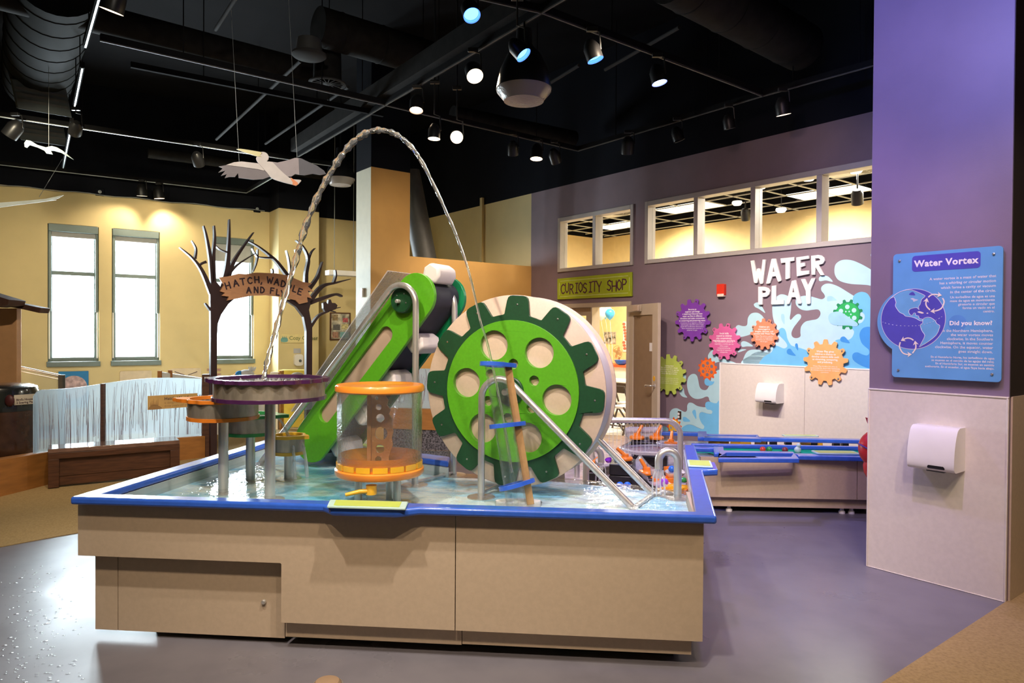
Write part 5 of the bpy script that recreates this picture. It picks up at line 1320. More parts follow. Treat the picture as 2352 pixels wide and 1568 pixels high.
def panel(a, b):
    idx = list(range(a, b + 1)); pts = [fcv[i] for i in idx]
    tops = [top_at(i) for i in idx]
    if a == i0: tops[0] -= .07; tops[1] -= .02
    ribbon(pts, [lowz[i] + .003 for i in idx], tops, .012, .0).obj('frosted_panel', M_frost, fe, False)
panel(i0, im); panel(im, i1)
p = fcv[im]; MB().bx(p.x - .02, p.x + .02, p.y - .03, p.y + .02, lowz[im] + .005, top_at(im)).obj('divider_post', M_wood, fe, True, .003)
random.seed(11)
gm = MB(); M_blade = mat('dark_grass_print', (.20, .12, .15), .6)
for _ in range(170):
    u = random.uniform(i0 + .8, i1 - .5); zlo = .30 + .12 * (1 - u / NF); z1 = top_at(int(u)) - (random.uniform(.01, .08) if random.random() < .45 else random.uniform(.08, .4)); z0 = max(zlo + .02, z1 - random.uniform(.3, .75)); ln = random.uniform(-1.6, 1.6) * (z1 - z0); w = random.uniform(.0012, .0030); vs = []
    for k in range(5):
        t = k / 4; uu = max(i0 + .3, min(i1 - .01, u + ln * t * t)); j = int(uu); q = fcv[j].lerp(fcv[min(j + 1, NF - 1)], uu - j)
        tg = (fcv[min(j + 1, NF - 1)] - fcv[j if j < NF - 1 else j - 1]).normalized(); s = V((tg.y, -tg.x)); ww = w * (1 - .5 * t)
        for sg_ in (-1, 1): r = q + s * .004 + tg * ww * sg_; vs.append((r.x, r.y, z0 + (z1 - z0) * t))
    gm.add(vs, [(2 * k, 2 * k + 1, 2 * k + 3, 2 * k + 2) for k in range(4)])
gm.obj('grass_print', M_blade, fe, False)
# end post
ep = at(481, 950, 9.5); MB().box((ep.x, ep.y, .56), (.085, .03, 0), (-.02, .06, 0), (0, 0, .56)).obj('end_post', M_wood, fe, True, .006)
# area sign hung on the fence
q0, q1 = at(338, 925, 8.83), at(452, 922, 9.30)
HS = Fr((q0.x, q0.y, 0), V((q1.x - q0.x, q1.y - q0.y, 0)))
hw = V((q1.x - q0.x, q1.y - q0.y)).length; hz0, hz1 = HS.px(338, 941)[1], HS.px(338, 909)[1]
hs = thing('area_sign', 'tan sign with brown print about Hatch, Waddle and Fly hung on the frosted fence', 'sign', HS.P(hw / 2, hz0))
MB().fbox(HS, 0, hw, hz0, hz1, .01, .022).obj('board', mat('tan_sign_board', (.62, .38, .13), .5), hs, True, .002)
text(HS, 'Hatch, Waddle and Fly', .20, hz1 - .048, .055, .0235, M_ink, hs, align='LEFT', bold=.0006)
M_brn = mat('brown_print', (.36, .20, .07), .6)
text(HS, 'is designed for our littlest\nthree years old and under', .20, hz0 + .055, .040, .0235, M_brn, hs, align='LEFT', line=1.0)
gr = MB().plate(HS, [smooth_loop([(.01, hz0 + .005), (.17, hz0 + .005), (.12, hz0 + .05), (.05, hz0 + .06)], 3)], .022, .0235)
for k in range(6): gr.plate(HS, [[(.03 + k * .017, hz0 + .05), (.042 + k * .017, hz0 + .05), (.034 + k * .018, hz0 + .10 + .02 * (k % 3))]], .022, .0235)
gr.obj('grass_emblem', M_brn, hs, False)

# second piece of the grass fence, seen between the conveyor and the wheel
f2a, f2b = at(880, 900, 7.9), at(1035, 900, 7.75)
f2 = thing('grass_fence', 'straight piece of frosted grass fence seen between the green conveyor and the wheel', 'fence', ((f2a.x + f2b.x) / 2, f2a.y, 0), 0, 'frosted grass fences')
fe['group'] = 'frosted grass fences'
F2 = Fr((f2a.x, f2a.y, 0), V((f2b.x - f2a.x, f2b.y - f2a.y, 0))); f2l = V((f2b.x - f2a.x, f2b.y - f2a.y)).length
z2t, z2b, z2w = F2.px(960, 846)[1], F2.px(960, 938)[1], F2.px(960, 985)[1]
MB().fbox(F2, 0, f2l, z2b + .003, z2t, -.012, 0).obj('frosted_panel', M_frost, f2, False)
MB().fbox(F2, 0, f2l, z2w, z2b, -.09, .04).obj('wood_base', M_owood, f2, False)
MB().fbox(F2, 0.02, f2l - .02, 0, z2w, -.08, .03).obj('dark_lower_block', mat('dark_speckled', (.03, .025, .03), .5, var=.9, scale=60, col2=(.20, .18, .19)), f2, False)  # dark speckled block from the floor up to the wood base
gm = MB()
for _ in range(46):
    a = random.uniform(.02, f2l - .02); zz = random.uniform(z2b + .02, z2b + .15); z3 = min(z2t - .01, zz + random.uniform(.2, .42)); l_ = random.uniform(-.05, .05); w_ = .0018
    gm.add([F2.P(a - w_, zz, .002), F2.P(a + w_, zz, .002), F2.P(a + l_ + w_, z3, .002), F2.P(a + l_ - w_, z3, .002)], [(0, 1, 2, 3)])
gm.obj('grass_print', M_blade, f2, False)

# ---- bench
b0, b1_ = onz(112, 1128, 0), onz(408, 1100, 0)
BU = (at(413, 1012, 8.15) - at(110, 1030, 7.45)); BU.z = 0; bl = BU.length
BN = Fr((at(110, 1030, 7.45).x, 7.45, 0), BU)
be = thing('bench', 'dark brown wooden bench with a pale reflecting seat before the frosted fence', 'bench', BN.P(bl / 2, 0))
M_seat = mat('bench_seat_gloss', (.20, .11, .075), .12, var=.15, coat=.8)
MB().fbox(BN, 0, bl, .385, .43, -.36, 0).obj('seat', M_seat, be, True, .006)
MB().fbox(BN, 0.0, bl, .32, .384, -.03, 0).obj('apron', M_wood, be, True, .004)
for a in (0, bl - .10):
    for c in (-.10, -.36): MB().fbox(BN, a, a + .10, 0.012, .32, c, c + .10).obj('leg', M_wood, be, True, .004)
MB().fbox(BN, .10, bl - .10, .03, .32, -.06, -.04).obj('front_board', M_wood, be, False)
MB().fbox(BN, .10, bl - .10, .13, .15, -.04, -.032).obj('groove_trim', M_wood, be, False)
# ---- bird house barrel and tower at the left edge
bc = at(2, 950, 7.75); Rb = 74 * 7.75 / FPX; bz1 = at(2, 886, 7.75).z; bz2 = at(2, 940, 7.75).z
bh = thing('birdhouse_barrel', 'dark barrel shaped bird house with a small name plate at the left edge', 'bird house', (bc.x, bc.y, 0))
MB().lathe(V((bc.x, bc.y, 0)), [(.001, bz1 + .02), (Rb * .75, bz1 + .02), (Rb * .95, bz1 - .01), (Rb, bz1 - .06), (Rb, bz2), (Rb * .98, bz2)], 48).obj('cap', mat('black_gloss_cap', (.012, .015, .016), .2, coat=.6), bh)
MB().lathe(V((bc.x, bc.y, 0)), [(Rb * .985, .012), (Rb * .985, bz2)], 48, cap0=True).obj('barrel', mat('dark_brown_gloss', (.05, .022, .012), .25, var=.3, coat=.5), bh)
th_ = math.radians(-28); nn = V((math.cos(th_), math.sin(th_), 0)); NPf = Fr(V((bc.x, bc.y, 0)) + nn * (Rb + .004), V((-nn.y, nn.x, 0)))
npz = at(45, 922, 7.4).z
npl = MB().fbox(NPf, -.05, .17, npz - .055, npz + .055, 0, .008).obj('name_plate', mat('plate_cream', (.55, .50, .42), .5), bh, True, .003)
text(NPf, "Bird's House\n2 Soaring Place", -.03, npz - .015, .032, .0095, M_ink, npl, align='LEFT', bold=.0008)
bt = MB().ball(NPf.P(-.10, npz, .02), .05, 14, 10, (1, .6, 1.3)).obj('bird_ornament', mat('dark_maroon', (.06, .012, .015), .5), bh)
tw0 = at(41, 800, 8.6)
to = thing('play_tower', 'tan board play tower with a brown shingled roof at the left edge', 'play tower', (tw0.x - .5, tw0.y, 0))
tz1 = at(41, 708, 8.6).z
MB().bx(tw0.x - 1.6, tw0.x, tw0.y - .02, tw0.y + .06, 0, tz1).obj('tower_wall', M_tanb, to, True, .004)
rf = Fr((0, tw0.y - .25, 0), (1, 0, 0))
def rbar(pts, c0, c1, name): MB().plate(rf, [[rf.px(*p) for p in pts]], c0, c1).obj(name, M_rf, to, True, .004)
M_rf = mat('dark_shingle', (.075, .035, .025), .6, var=.25)
rbar([(-120, 640), (0, 677), (44, 690), (40, 701), (0, 706), (-120, 690)], -.12, .16, 'roof_board')
rbar([(-40, 684), (30, 696), (78, 706), (74, 718), (30, 708), (-40, 698)], -.30, -.125, 'roof_shingle')
# ramp rail
rl = thing('ramp_rail', 'slanting grey handrail with a clear panel beside the tan tower', 'handrail', (at(140, 880, 9.0).x, 9.0, 0))
r0, r1 = at(36, 842, 8.9), at(140, 864, 9.1); r2, r3 = at(36, 850, 8.9), at(140, 872, 9.1)
MB().tube([r0, r1], .022, 12).obj('rail', M_steel, rl); MB().tube([r2, r3], .008, 8).obj('lower_rail', M_steel, rl)
MB().bx(r1.x - .02, r1.x + .04, r1.y - .03, r1.y + .03, 0, r1.z + .02).obj('post', M_dgrey, rl, True, .004)
MB().add([r2, r3, (r3.x, r3.y, .5), (r2.x, r2.y, .5)], [(0, 1, 2, 3)]).obj('clear_panel', M_frost2 if 'M_frost2' in globals() else clear('thin_frost', (.92, .95, .93), 1.3, .2, 0, 1, .25, (.8, .8, .65), .5), rl, False)

# ---- twig arch with the hand lettered plank
ap = at(498, 1000, 9.45); AP = Fr((ap.x, ap.y, 0), NV)
def branch(t, pts, w0, w1, x0, y0, s, c0=-.04, c1=.04, name='branch'):
    q = [AP.px(*p) for p in crop(pts, x0, y0, s)]; k = 9.8 / FPX / s
    return MB().plate(AP, [taper(q, w0 * k, w1 * k)], c0, c1).obj(name, M_tree, t, False)
def poly(t, pts, x0, y0, s, c0, c1, name, m):
    return MB().plate(AP, [[AP.px(*p) for p in crop(pts, x0, y0, s)]], c0, c1).obj(name, m, t, False)
t1 = thing('twig_tree', 'left dark brown bare tree cut-out of the archway', 'tree cut-out', (ap.x, ap.y, 0), 0, 'tree cut-outs of the archway')
A1 = (400, 490, 3.918)
tl = [AP.px(*p) for p in crop([(322, 1000), (318, 700), (328, 640), (360, 600), (400, 650), (440, 700), (560, 745), (480, 815), (415, 910), (385, 990), (378, 1100), (378, 1500)], *A1)]
xa, xb = AP.px(400 + 323 / 3.918, 880)[0], AP.px(400 + 379 / 3.918, 880)[0]
MB().plate(AP, [[(xa, 0)] + tl[:-1] + [(xb, 0)]], -.042, .042).obj('trunk', M_tree, t1, False)
for pts, a, b in [([(335, 720), (255, 530), (170, 410), (45, 305)], 42, 4), ([(185, 410), (195, 320), (155, 245)], 20, 4), ([(225, 470), (250, 450), (285, 437)], 14, 24), ([(348, 680), (325, 420), (290, 220), (262, 112)], 38, 9), ([(355, 660), (350, 400), (362, 230), (356, 112)], 34, 10), ([(430, 690), (475, 480), (490, 250), (494, 55)], 52, 7), ([(372, 292), (410, 325), (475, 352)], 6, 12), ([(480, 580), (530, 440), (620, 300), (712, 172)], 40, 4), ([(450, 600), (560, 470), (720, 365)], 22, 3), ([(325, 870), (300, 840), (275, 808)], 22, 10)]:
    branch(t1, pts, a, b, *A1)
t2 = thing('twig_tree', 'right dark brown bare tree cut-out of the archway with a bird on its nest', 'tree cut-out', AP.P(AP.px(707, 900)[0], 0), 0, 'tree cut-outs of the archway')
A2 = (570, 530, 4.354)
tl = [AP.px(*p) for p in crop([(572, 1000), (545, 860), (470, 760), (360, 690), (500, 680), (560, 640), (600, 690), (612, 740), (598, 790), (630, 960), (629, 1200)], *A2)]
xa, xb = AP.px(570 + 574 / 4.354, 860)[0], AP.px(570 + 629 / 4.354, 860)[0]
MB().plate(AP, [[(xa, 0)] + tl[:-1] + [(xb, 0)]], -.042, .042).obj('trunk', M_tree, t2, False)
for pts, a, b in [([(420, 490), (300, 330), (230, 260), (100, 160), (0, 105)], 36, 8), ([(240, 272), (150, 268), (90, 262)], 18, 10), ([(92, 265), (60, 220), (35, 175)], 12, 4), ([(90, 265), (91, 225), (92, 185)], 11, 8), ([(92, 262), (72, 345), (45, 410)], 15, 6), ([(580, 720), (575, 450), (598, 280), (545, 160), (475, 95)], 46, 5), ([(600, 290), (630, 215), (665, 175)], 15, 4), ([(420, 480), (408, 320), (378, 195)], 19, 5), ([(432, 450), (485, 290), (468, 185)], 15, 4), ([(590, 600), (680, 480), (715, 380), (738, 310)], 44, 5), ([(600, 720), (730, 560), (870, 520), (1018, 482)], 52, 5), ([(850, 525), (872, 450), (866, 392)], 22, 12), ([(610, 720), (740, 675), (870, 635), (935, 655)], 44, 16), ([(618, 960), (700, 850), (800, 803)], 30, 16), ([(790, 805), (850, 780), (915, 765)], 10, 6), ([(800, 798), (840, 803), (870, 812)], 10, 6), ([(240, 440), (242, 410), (236, 380)], 16, 12)]:
    branch(t2, pts, a, b, *A2)
poly(t2, [(742, 722), (768, 708), (790, 735), (796, 690), (818, 686), (830, 720), (862, 722), (886, 745), (872, 782), (805, 806), (765, 812), (745, 775)], *A2, -.03, .03, 'nesting_bird', M_tree)
B6 = (400, 450, 3.484)
so = [(345, 655), (420, 645), (500, 625), (560, 628), (640, 615), (800, 622), (900, 640), (1010, 690), (1085, 700), (1052, 725), (1104, 770), (1050, 758), (1084, 822), (1045, 808), (1052, 850), (985, 866), (955, 835), (850, 810), (720, 795), (600, 800), (410, 837), (424, 806), (368, 800), (392, 776), (354, 764), (384, 716)]
sp_ = thing('archway_plank', 'jagged sanded plank lettered HATCH, WADDLE AND FLY spanning the two trees', 'sign', AP.P(*AP.px(605, 685)))
poly(sp_, so, *B6, .044, .085, 'plank', M_sign)
l1 = 'HATCH, WADDLE'
base = [(418, 745, .30), (480, 725, .22), (535, 712, .18), (590, 702, .12), (645, 694, .06), (690, 697, 0), (0, 0, 0), (742, 694, -.08), (800, 708, -.14), (852, 722, -.20), (898, 735, -.26), (945, 760, -.30), (985, 782, -.30)]
kk = 9.8 / FPX / 3.484
for ch, (x, y, r_) in zip(l1, base):
    if ch == ' ': continue
    a, b = AP.px(400 + x / 3.484, 450 + y / 3.484, .086); strokes(MB(), AP, ch, a, b, 48 * kk, 11 * kk, .085, .088, r_, 1.05).obj('letter', M_ink, sp_, False)
for ch, x, y, r_ in (('A', 582, 776, .05), ('N', 640, 773, .0), ('D', 690, 773, -.02), ('F', 768, 778, -.1), ('L', 815, 790, -.12), ('Y', 850, 798, -.16)):
    a, b = AP.px(400 + x / 3.484, 450 + y / 3.484, .086); strokes(MB(), AP, ch, a, b, 44 * kk, 11 * kk, .085, .088, r_, 1.0).obj('letter', M_ink, sp_, False)

# ---- things on and before the window wall
def onw(x0, x1, y0, y1, c0, c1, name, m, parent, r=.0, fr=LW, off=0.0):
    a0, b1 = fr.px(x0, y0, off); a1, b0 = fr.px(x1, y1, off)
    return MB().plate(fr, [rrect(a0, a1, b0, b1, r)] if r else [[(a0, b0), (a1, b0), (a1, b1), (a0, b1)]], c0, c1).obj(name, m, parent, True, .004)
def wallthing(name, label, cat, x, y, fr=LW, group=None): return thing(name, label, cat, fr.P(*fr.px(x, y)), 0, group)
w1 = wallthing('activity_panel', 'blue activity panel with a round picture under the left window', 'activity panel', 168, 900, group='activity panels under the windows')
onw(134, 203, 853, 935, .002, .03, 'board', mat('panel_blue', (.01, .20, .46), .4), w1)
a, b = LW.px(169, 889); MB().plate(LW, [circ(a, b, .21, 40)], .03, .035).obj('round_picture', mat('panel_picture', (.50, .36, .36), .5, var=.35, scale=14), w1, False)
w2 = wallthing('activity_panel', 'beige activity board with a wiggly bead track under the middle window', 'activity panel', 311, 900, group='activity panels under the windows')
onw(275, 348, 852, 940, .002, .03, 'board', mat('pale_ply', (.66, .54, .36), .45), w2, .03)
sq = [LW.P(*LW.px(285 + 5.5 * i, 882 + 8 * math.sin(i * 1.5) + 3 * math.cos(i * 2.7), .036), .036) for i in range(11)]
MB().tube([V(p) for p in smooth_loop([tuple(p) for p in sq], 5, False)], .006, 6).obj('bead_track', M_ink, w2)
w3 = wallthing('activity_panel', 'beige activity board with two slanted grooves right of the middle window', 'activity panel', 427, 890, group='activity panels under the windows')
onw(393, 461, 846, 930, .002, .03, 'board', mat('pale_ply', (.66, .54, .36), .45), w3, .03)
for p_, q_ in (((401, 853), (424, 861)), ((453, 853), (432, 861))):
    MB().tube([LW.P(*LW.px(*p_, .03), .031), LW.P(*LW.px(*q_, .03), .031)], .007, 6).obj('groove', M_ink, w3)
for i, (x, y) in enumerate(((475, 846), (475, 857), (496, 846), (496, 857))):
    w = wallthing('small_plaque', 'tiny striped plaque %s of the left arch tree, %s one' % ('left' if x < 490 else 'right', 'upper' if y < 850 else 'lower'), 'plaque', x + 5, y + 6, group='tiny plaques by the arch')
    onw(x, x + 11, y, y + 5.5, .002, .02, 'plate', mat('plaque_tan', (.45, .30, .22), .5), w); onw(x + 3, x + 8, y + 1.5, y + 4, .02, .023, 'stripe', mat('plaque_red', (.40, .16, .14), .5), w)
# inner low frosted walls
iw_ = thing('inner_low_wall', 'pale low wall inside the bird area behind the grass fence', 'low wall', at(420, 900, 11.2))
q0, q1, q2 = at(368, 900, 10.6), at(470, 900, 11.4), at(606, 900, 11.8)
for p_, q_, zt0, zt1 in ((q0, q1, 1.08, .93), (q1, q2, .93, .91)):
    MB().add([(p_.x, p_.y, 0), (q_.x, q_.y, 0), (q_.x, q_.y, zt1), (p_.x, p_.y, zt0), (p_.x, p_.y + .06, 0), (q_.x, q_.y + .06, 0), (q_.x, q_.y + .06, zt1), (p_.x, p_.y + .06, zt0)], [(0, 1, 2, 3), (7, 6, 5, 4), (3, 2, 6, 7), (0, 3, 7, 4), (1, 5, 6, 2)]).obj('wall_panel', mat('pale_low_wall', (.72, .75, .72), .5), iw_, False)
for p_ in (q0, at(392, 900, 10.8)): MB().bx(p_.x - .03, p_.x + .03, p_.y - .03, p_.y, 0, 1.1).obj('wood_post', M_owood, iw_, True, .004)
pb = at(566, 858, 11.7)
pbt = thing('plush_bird', 'white and blue plush bird lying on the pale low wall', 'plush toy', pb - Z * .06)
MB().ball(pb, .10, 18, 12, (1.3, .8, .7)).obj('body', mat('plush_white', (.70, .72, .72), .9, bump=.5), pbt)
MB().ball(pb + V((-.10, -.03, .0)), .065, 16, 10, (1.1, .8, .8)).obj('blue_wing', mat('plush_blue', (.02, .22, .55), .9), pbt)
MB().ball(pb + V((.03, -.05, -.06)), .05, 14, 10, (1.1, .7, .8)).obj('blue_wing', mat('plush_blue', (.02, .22, .55), .9), pbt)
MB().lathe(pb + V((-.16, -.03, -.02)), [(.03, 0), (.015, .05), (.001, .07)], 12, (-1, 0, -.3)).obj('beak', mat('plush_orange', (.6, .25, .12), .8), pbt)
for k in range(4): MB().lathe(pb + V((.06 + .02 * k, 0, .05)), [(.02, 0), (.012, .06), (.001, .08)], 8, (.3 * (k - 1), 0, 1)).obj('crest', mat('plush_white', (.70, .72, .72), .9), pbt)
PF = Fr(LW.o + LW.n * .65, DL)          # front of the pilaster
cz_ = wallthing('corner_sign', 'pale yellow Cozy Corner name sign on the pilaster', 'sign', 676, 778, PF)
onw(645, 716, 767, 787, .002, .02, 'board', mat('sign_pale_yellow', (.72, .60, .28), .5), cz_, fr=PF)
a, b = PF.px(664, 776.5, .022); text(PF, 'Cozy Corner', a, b, .11, .022, mat('sign_green_ink', (.20, .22, .09), .5), cz_, align='LEFT', bold=.002)
a, b = PF.px(653, 779, .022)
gg = MB().plate(PF, [smooth_loop([(a - .06, b - .05), (a + .06, b - .05), (a + .065, b + .02), (a, b + .035), (a - .06, b + .02)], 3)], .02, .0225)
for k in range(3): gg.plate(PF, [[(a - .045 + k * .035, b + .02), (a - .02 + k * .035, b + .02), (a - .035 + k * .036, b + .07)]], .02, .0225)
gg.obj('nest_emblem', mat('emblem_teal', (.16, .38, .36), .5), cz_, False)
dp = wallthing('dispenser', 'white wall dispenser on the pilaster behind the right arch tree', 'dispenser', 683, 838, PF)
onw(674, 693, 813, 839, .002, .10, 'body', M_gwhite, dp, .05, PF); a, b = PF.px(686, 828); MB().plate(PF, [circ(a, b, .03, 16)], .10, .104).obj('window', M_off, dp, False)
dn = wallthing('notice_card', 'small grey card on the pilaster above the dispenser', 'card', 683, 806, PF); onw(674, 691, 800, 811, .002, .006, 'card', mat('card_grey', (.42, .42, .45), .6), dn, fr=PF)
po = wallthing('framed_poster', 'framed picture poster on the cream wall left of the ochre column', 'poster', 780, 780)
onw(757, 804, 717, 781, .002, .03, 'frame', M_wood, po); onw(760, 801, 720, 778, .03, .033, 'print', mat('poster_print', (.42, .42, .34), .5, var=.6, scale=9, col2=(.75, .70, .55)), po)
for x0, x1, y0, y1, c in ((762, 775, 722, 736, (.30, .22, .12)), (786, 798, 730, 740, (.45, .10, .12)), (764, 780, 745, 758, (.12, .12, .12)), (783, 799, 744, 756, (.55, .50, .25)), (762, 776, 762, 776, (.45, .25, .18)), (780, 799, 762, 776, (.20, .42, .45))):
    onw(x0, x1, y0, y1, .033, .0345, 'picture', mat('poster_%d%d' % (x0, y0), c, .5, var=.3, scale=30), po)
lf = at(790, 628, 14.0)
lm = thing('linear_pendant', 'white slab pendant light hanging beside the ochre column', 'pendant lamp', lf)
MB().box(lf, DL * .35, NL * .12, Z * .05).obj('slab', M_white, lm, True, .01)
for k in (-.2, .2): MB().tube([lf + DL * k, V((lf.x + DL.x * k, lf.y + DL.y * k, Z_CEIL))], .006, 6).obj('wire', M_gr2, lm)
yb_ = at(672, 866, 12.6); yx = thing('yellow_box', 'yellow toy box with a grey furry toy at the foot of the right arch tree', 'toy box', (yb_.x, yb_.y, 0))
MB().bx(yb_.x - .22, yb_.x + .25, yb_.y - .15, yb_.y + .15, 0, at(672, 849, 12.6).z).obj('box', mat('pale_yellow_toy', (.75, .58, .08), .5), yx, True, .01)
MB().ball(at(683, 866, 12.3), .11, 16, 10, (1.2, .8, .8)).obj('furry_toy', mat('grey_fur', (.36, .33, .25), .95, bump=.6), yx)
wx = at(633, 868, 12.2); wd = thing('wooden_box', 'small open wooden box left of the yellow toy box', 'box', (wx.x, wx.y, 0))
MB().bx(wx.x - .07, wx.x + .07, wx.y - .08, wx.y + .08, 0, at(633, 854, 12.2).z).obj('body', mat('pale_ply', (.66, .54, .36), .45), wd, True, .006)
MB().bx(wx.x + .09, wx.x + .12, wx.y - .08, wx.y + .08, 0, at(633, 851, 12.2).z).obj('side_board', M_owood, wd, True, .004)
# near floor knob in front of the table
fk = onz(757, 1562, 0.0)
t = thing('floor_cap', 'round tan cap on the floor at the bottom edge of the frame', 'floor cap', (fk.x, fk.y, 0))
MB().lathe(V((fk.x, fk.y - .04, 0)), [(.001, .02), (.055, .018), (.065, .008), (.066, .0005)], 36).obj('dome', mat('tan_metal_cap', (.50, .34, .22), .4, .4), t)
MB().lathe(V((fk.x, fk.y - .04, 0)), [(.066, .0005), (.07, .003), (.075, .0005)], 36).obj('ring', M_steel, t)

# water drops splashed on the vinyl floor
random.seed(5)
dr = MB()
for _ in range(330):
    if random.random() < .85: x, y = random.gauss(90, 70), random.uniform(1300, 1568)
    else: x, y = random.uniform(1630, 1960), random.uniform(1190, 1300)
    if 190 < x < 1600: continue
    p = onz(x, y, 0.0); r = random.uniform(.003, .010) * (1.5 if random.random() < .15 else 1); e = random.uniform(.7, 1.3)
    dr.lathe(V((p.x, p.y, 0)), [(r, .0004), (r * .8, .0012), (r * .4, .002), (.0005, .0023)], 8)
o = dr.obj('floor_drops', clear('floor_water', (.98, .99, 1), 1.33, .03, 0, 1, 0, gain=1.6)); o['kind'] = 'stuff'; tag(o, 'small water drops splashed over the grey floor around the table', 'water drops')

# ================================================================== GRAPHICS ON THE PURPLE WALL
C7 = (1500, 560, 4.356); C2 = (1740, 640, 7.129); C3 = (1500, 830, 8.712)
M_mpale = mat('mural_pale_blue', (.46, .70, .81), .5, var=.03); M_mlight = mat('mural_light_cyan', (.42, .66, .72), .5, var=.03)
M_mmid = mat('mural_mid_blue', (.16, .50, .80), .5, var=.03); M_mdeep = mat('mural_deep_blue', (.05, .28, .70), .5, var=.03); M_msky = mat('mural_sky_blue', (.34, .62, .86), .5, var=.06)
def mural(pts, cr, m, lay, n=5, hole=None, clip=None, name='mural_splash', sm=True):
    lp = PW.pxs(crop(pts, *cr)) if cr else PW.pxs(pts)
    lps = [smooth_loop(lp, n) if sm else lp]
    if hole:
        for h in hole: lps.append(smooth_loop(PW.pxs(crop(h, *cr)), n))
    if clip: lps = [[(min(a, clip), b) for a, b in l] for l in lps]
    return MB().plate(PW, lps, .0004 + lay * .0007, .0009 + lay * .0007).obj(name, m, wr, False)
# pale sheet of water behind the words, with the purple inlet left open
mural([(242, 440), (245, 340), (300, 300), (380, 255), (470, 270), (545, 330), (550, 450), (540, 560), (528, 640), (545, 672), (600, 615), (655, 578), (705, 590), (710, 640), (650, 720), (590, 800), (556, 880), (565, 940), (610, 970), (670, 965), (705, 935), (702, 870), (715, 780), (780, 705), (870, 680), (970, 660), (1020, 610), (1030, 550), (990, 503), (900, 508), (800, 520), (700, 495), (630, 420), (640, 320), (750, 280), (850, 283), (950, 310), (1050, 335), (1103, 300), (1090, 250), (1045, 190), (1050, 130), (1110, 85), (1200, 82), (1330, 130), (1480, 220), (1600, 290), (1750, 330), (1870, 350), (1945, 345), (1945, 700), (1930, 1000), (1900, 1440), (1400, 1440), (800, 1440), (400, 1405), (40, 1400), (-250, 1390), (-240, 1330), (-160, 1280), (-20, 1200), (120, 1180), (270, 1080), (330, 960), (330, 860), (290, 760), (255, 640), (243, 540)], C2, M_mpale, 0, 4)
mural([(1010, 600), (1050, 585), (1085, 620), (1122, 690), (1060, 650), (1020, 630)], C7, M_mlight, 0)
mural([(940, 810), (950, 740), (985, 695), (1050, 690), (1105, 735), (1110, 790), (1060, 860), (960, 910), (870, 930), (830, 905), (825, 840), (850, 812), (900, 822)], C7, M_mlight, 0)
mural([(880, 990), (905, 972), (950, 985), (1000, 1022), (940, 1025), (890, 1028)], C7, M_mlight, 0)
mural([(550, 1130), (570, 1080), (610, 1060), (640, 1130), (740, 1160), (830, 1192), (760, 1192), (660, 1180), (590, 1195)], C7, M_mlight, 0)
mural([(850, 1085), (870, 1055), (935, 1055), (900, 1070)], C7, M_mlight, 0, 3)
mural([(910, 1195), (915, 1120), (960, 1065), (1050, 1058), (1140, 1085), (1190, 1050), (1150, 1120), (1075, 1197)], C7, M_mlight, 0)
mural([(1660, 340), (1690, 318), (1750, 325), (1798, 378), (1730, 365), (1668, 372)], C7, M_mpale, 0)
mural([(1815, 260), (1830, 200), (1890, 162), (1980, 162), (2080, 200), (2200, 270), (2260, 330), (2260, 440), (2150, 412), (1980, 400), (1870, 370), (1825, 320)], C7, M_mpale, 0)
mural([(2178, 110), (2200, 75), (2235, 75), (2250, 210), (2200, 165)], C7, M_mpale, 0)
# mid blue
mural([(45, 1400), (60, 1330), (130, 1260), (230, 1200), (270, 1110), (330, 1100), (430, 1140), (485, 1110), (470, 1050), (400, 970), (350, 920), (342, 850), (390, 805), (440, 820), (470, 880), (490, 980), (545, 1080), (610, 1110), (720, 1140), (830, 1190), (850, 1300), (840, 1445), (600, 1430), (300, 1415)], C2, M_mmid, 1)
mural([(1270, 1020), (1340, 990), (1420, 1000), (1500, 995), (1560, 940), (1580, 860), (1540, 800), (1590, 740), (1700, 720), (1755, 640), (1740, 570), (1660, 520), (1600, 450), (1560, 360), (1575, 280), (1640, 230), (1720, 215), (1800, 245), (1850, 330), (1870, 450), (1900, 530), (1950, 580), (1945, 900), (1925, 1200), (1910, 1475), (1420, 1455), (1400, 1300), (1300, 1100)], C2, M_mmid, 1)
mural([(1670, 930), (1690, 850), (1740, 800), (1820, 785), (1900, 810), (1940, 860), (1930, 1200), (1912, 1465), (1800, 1460), (1660, 1400), (1570, 1330), (1552, 1260), (1580, 1215), (1640, 1205), (1710, 1235), (1790, 1255), (1830, 1220), (1820, 1160), (1750, 1100), (1700, 1040)], C2, M_mdeep, 2)
mural([(1355, 990), (1375, 955), (1420, 945), (1465, 985), (1512, 1052), (1430, 1042), (1370, 1025)], C2, M_mdeep, 3)
mural([(480, 1185), (500, 1150), (540, 1148), (580, 1200), (628, 1260), (540, 1248), (490, 1225)], C2, M_mdeep, 2)
mural([(615, 1090), (630, 1058), (655, 1065), (665, 1110), (665, 1172), (635, 1140)], C2, M_mdeep, 2)
mural([(388, 640), (390, 585), (415, 575), (440, 600), (442, 740), (405, 700)], C2, M_msky, 1)
mural([(1138, 330), (1150, 290), (1200, 282), (1250, 305), (1298, 355), (1220, 362), (1150, 368)], C2, M_msky, 1)
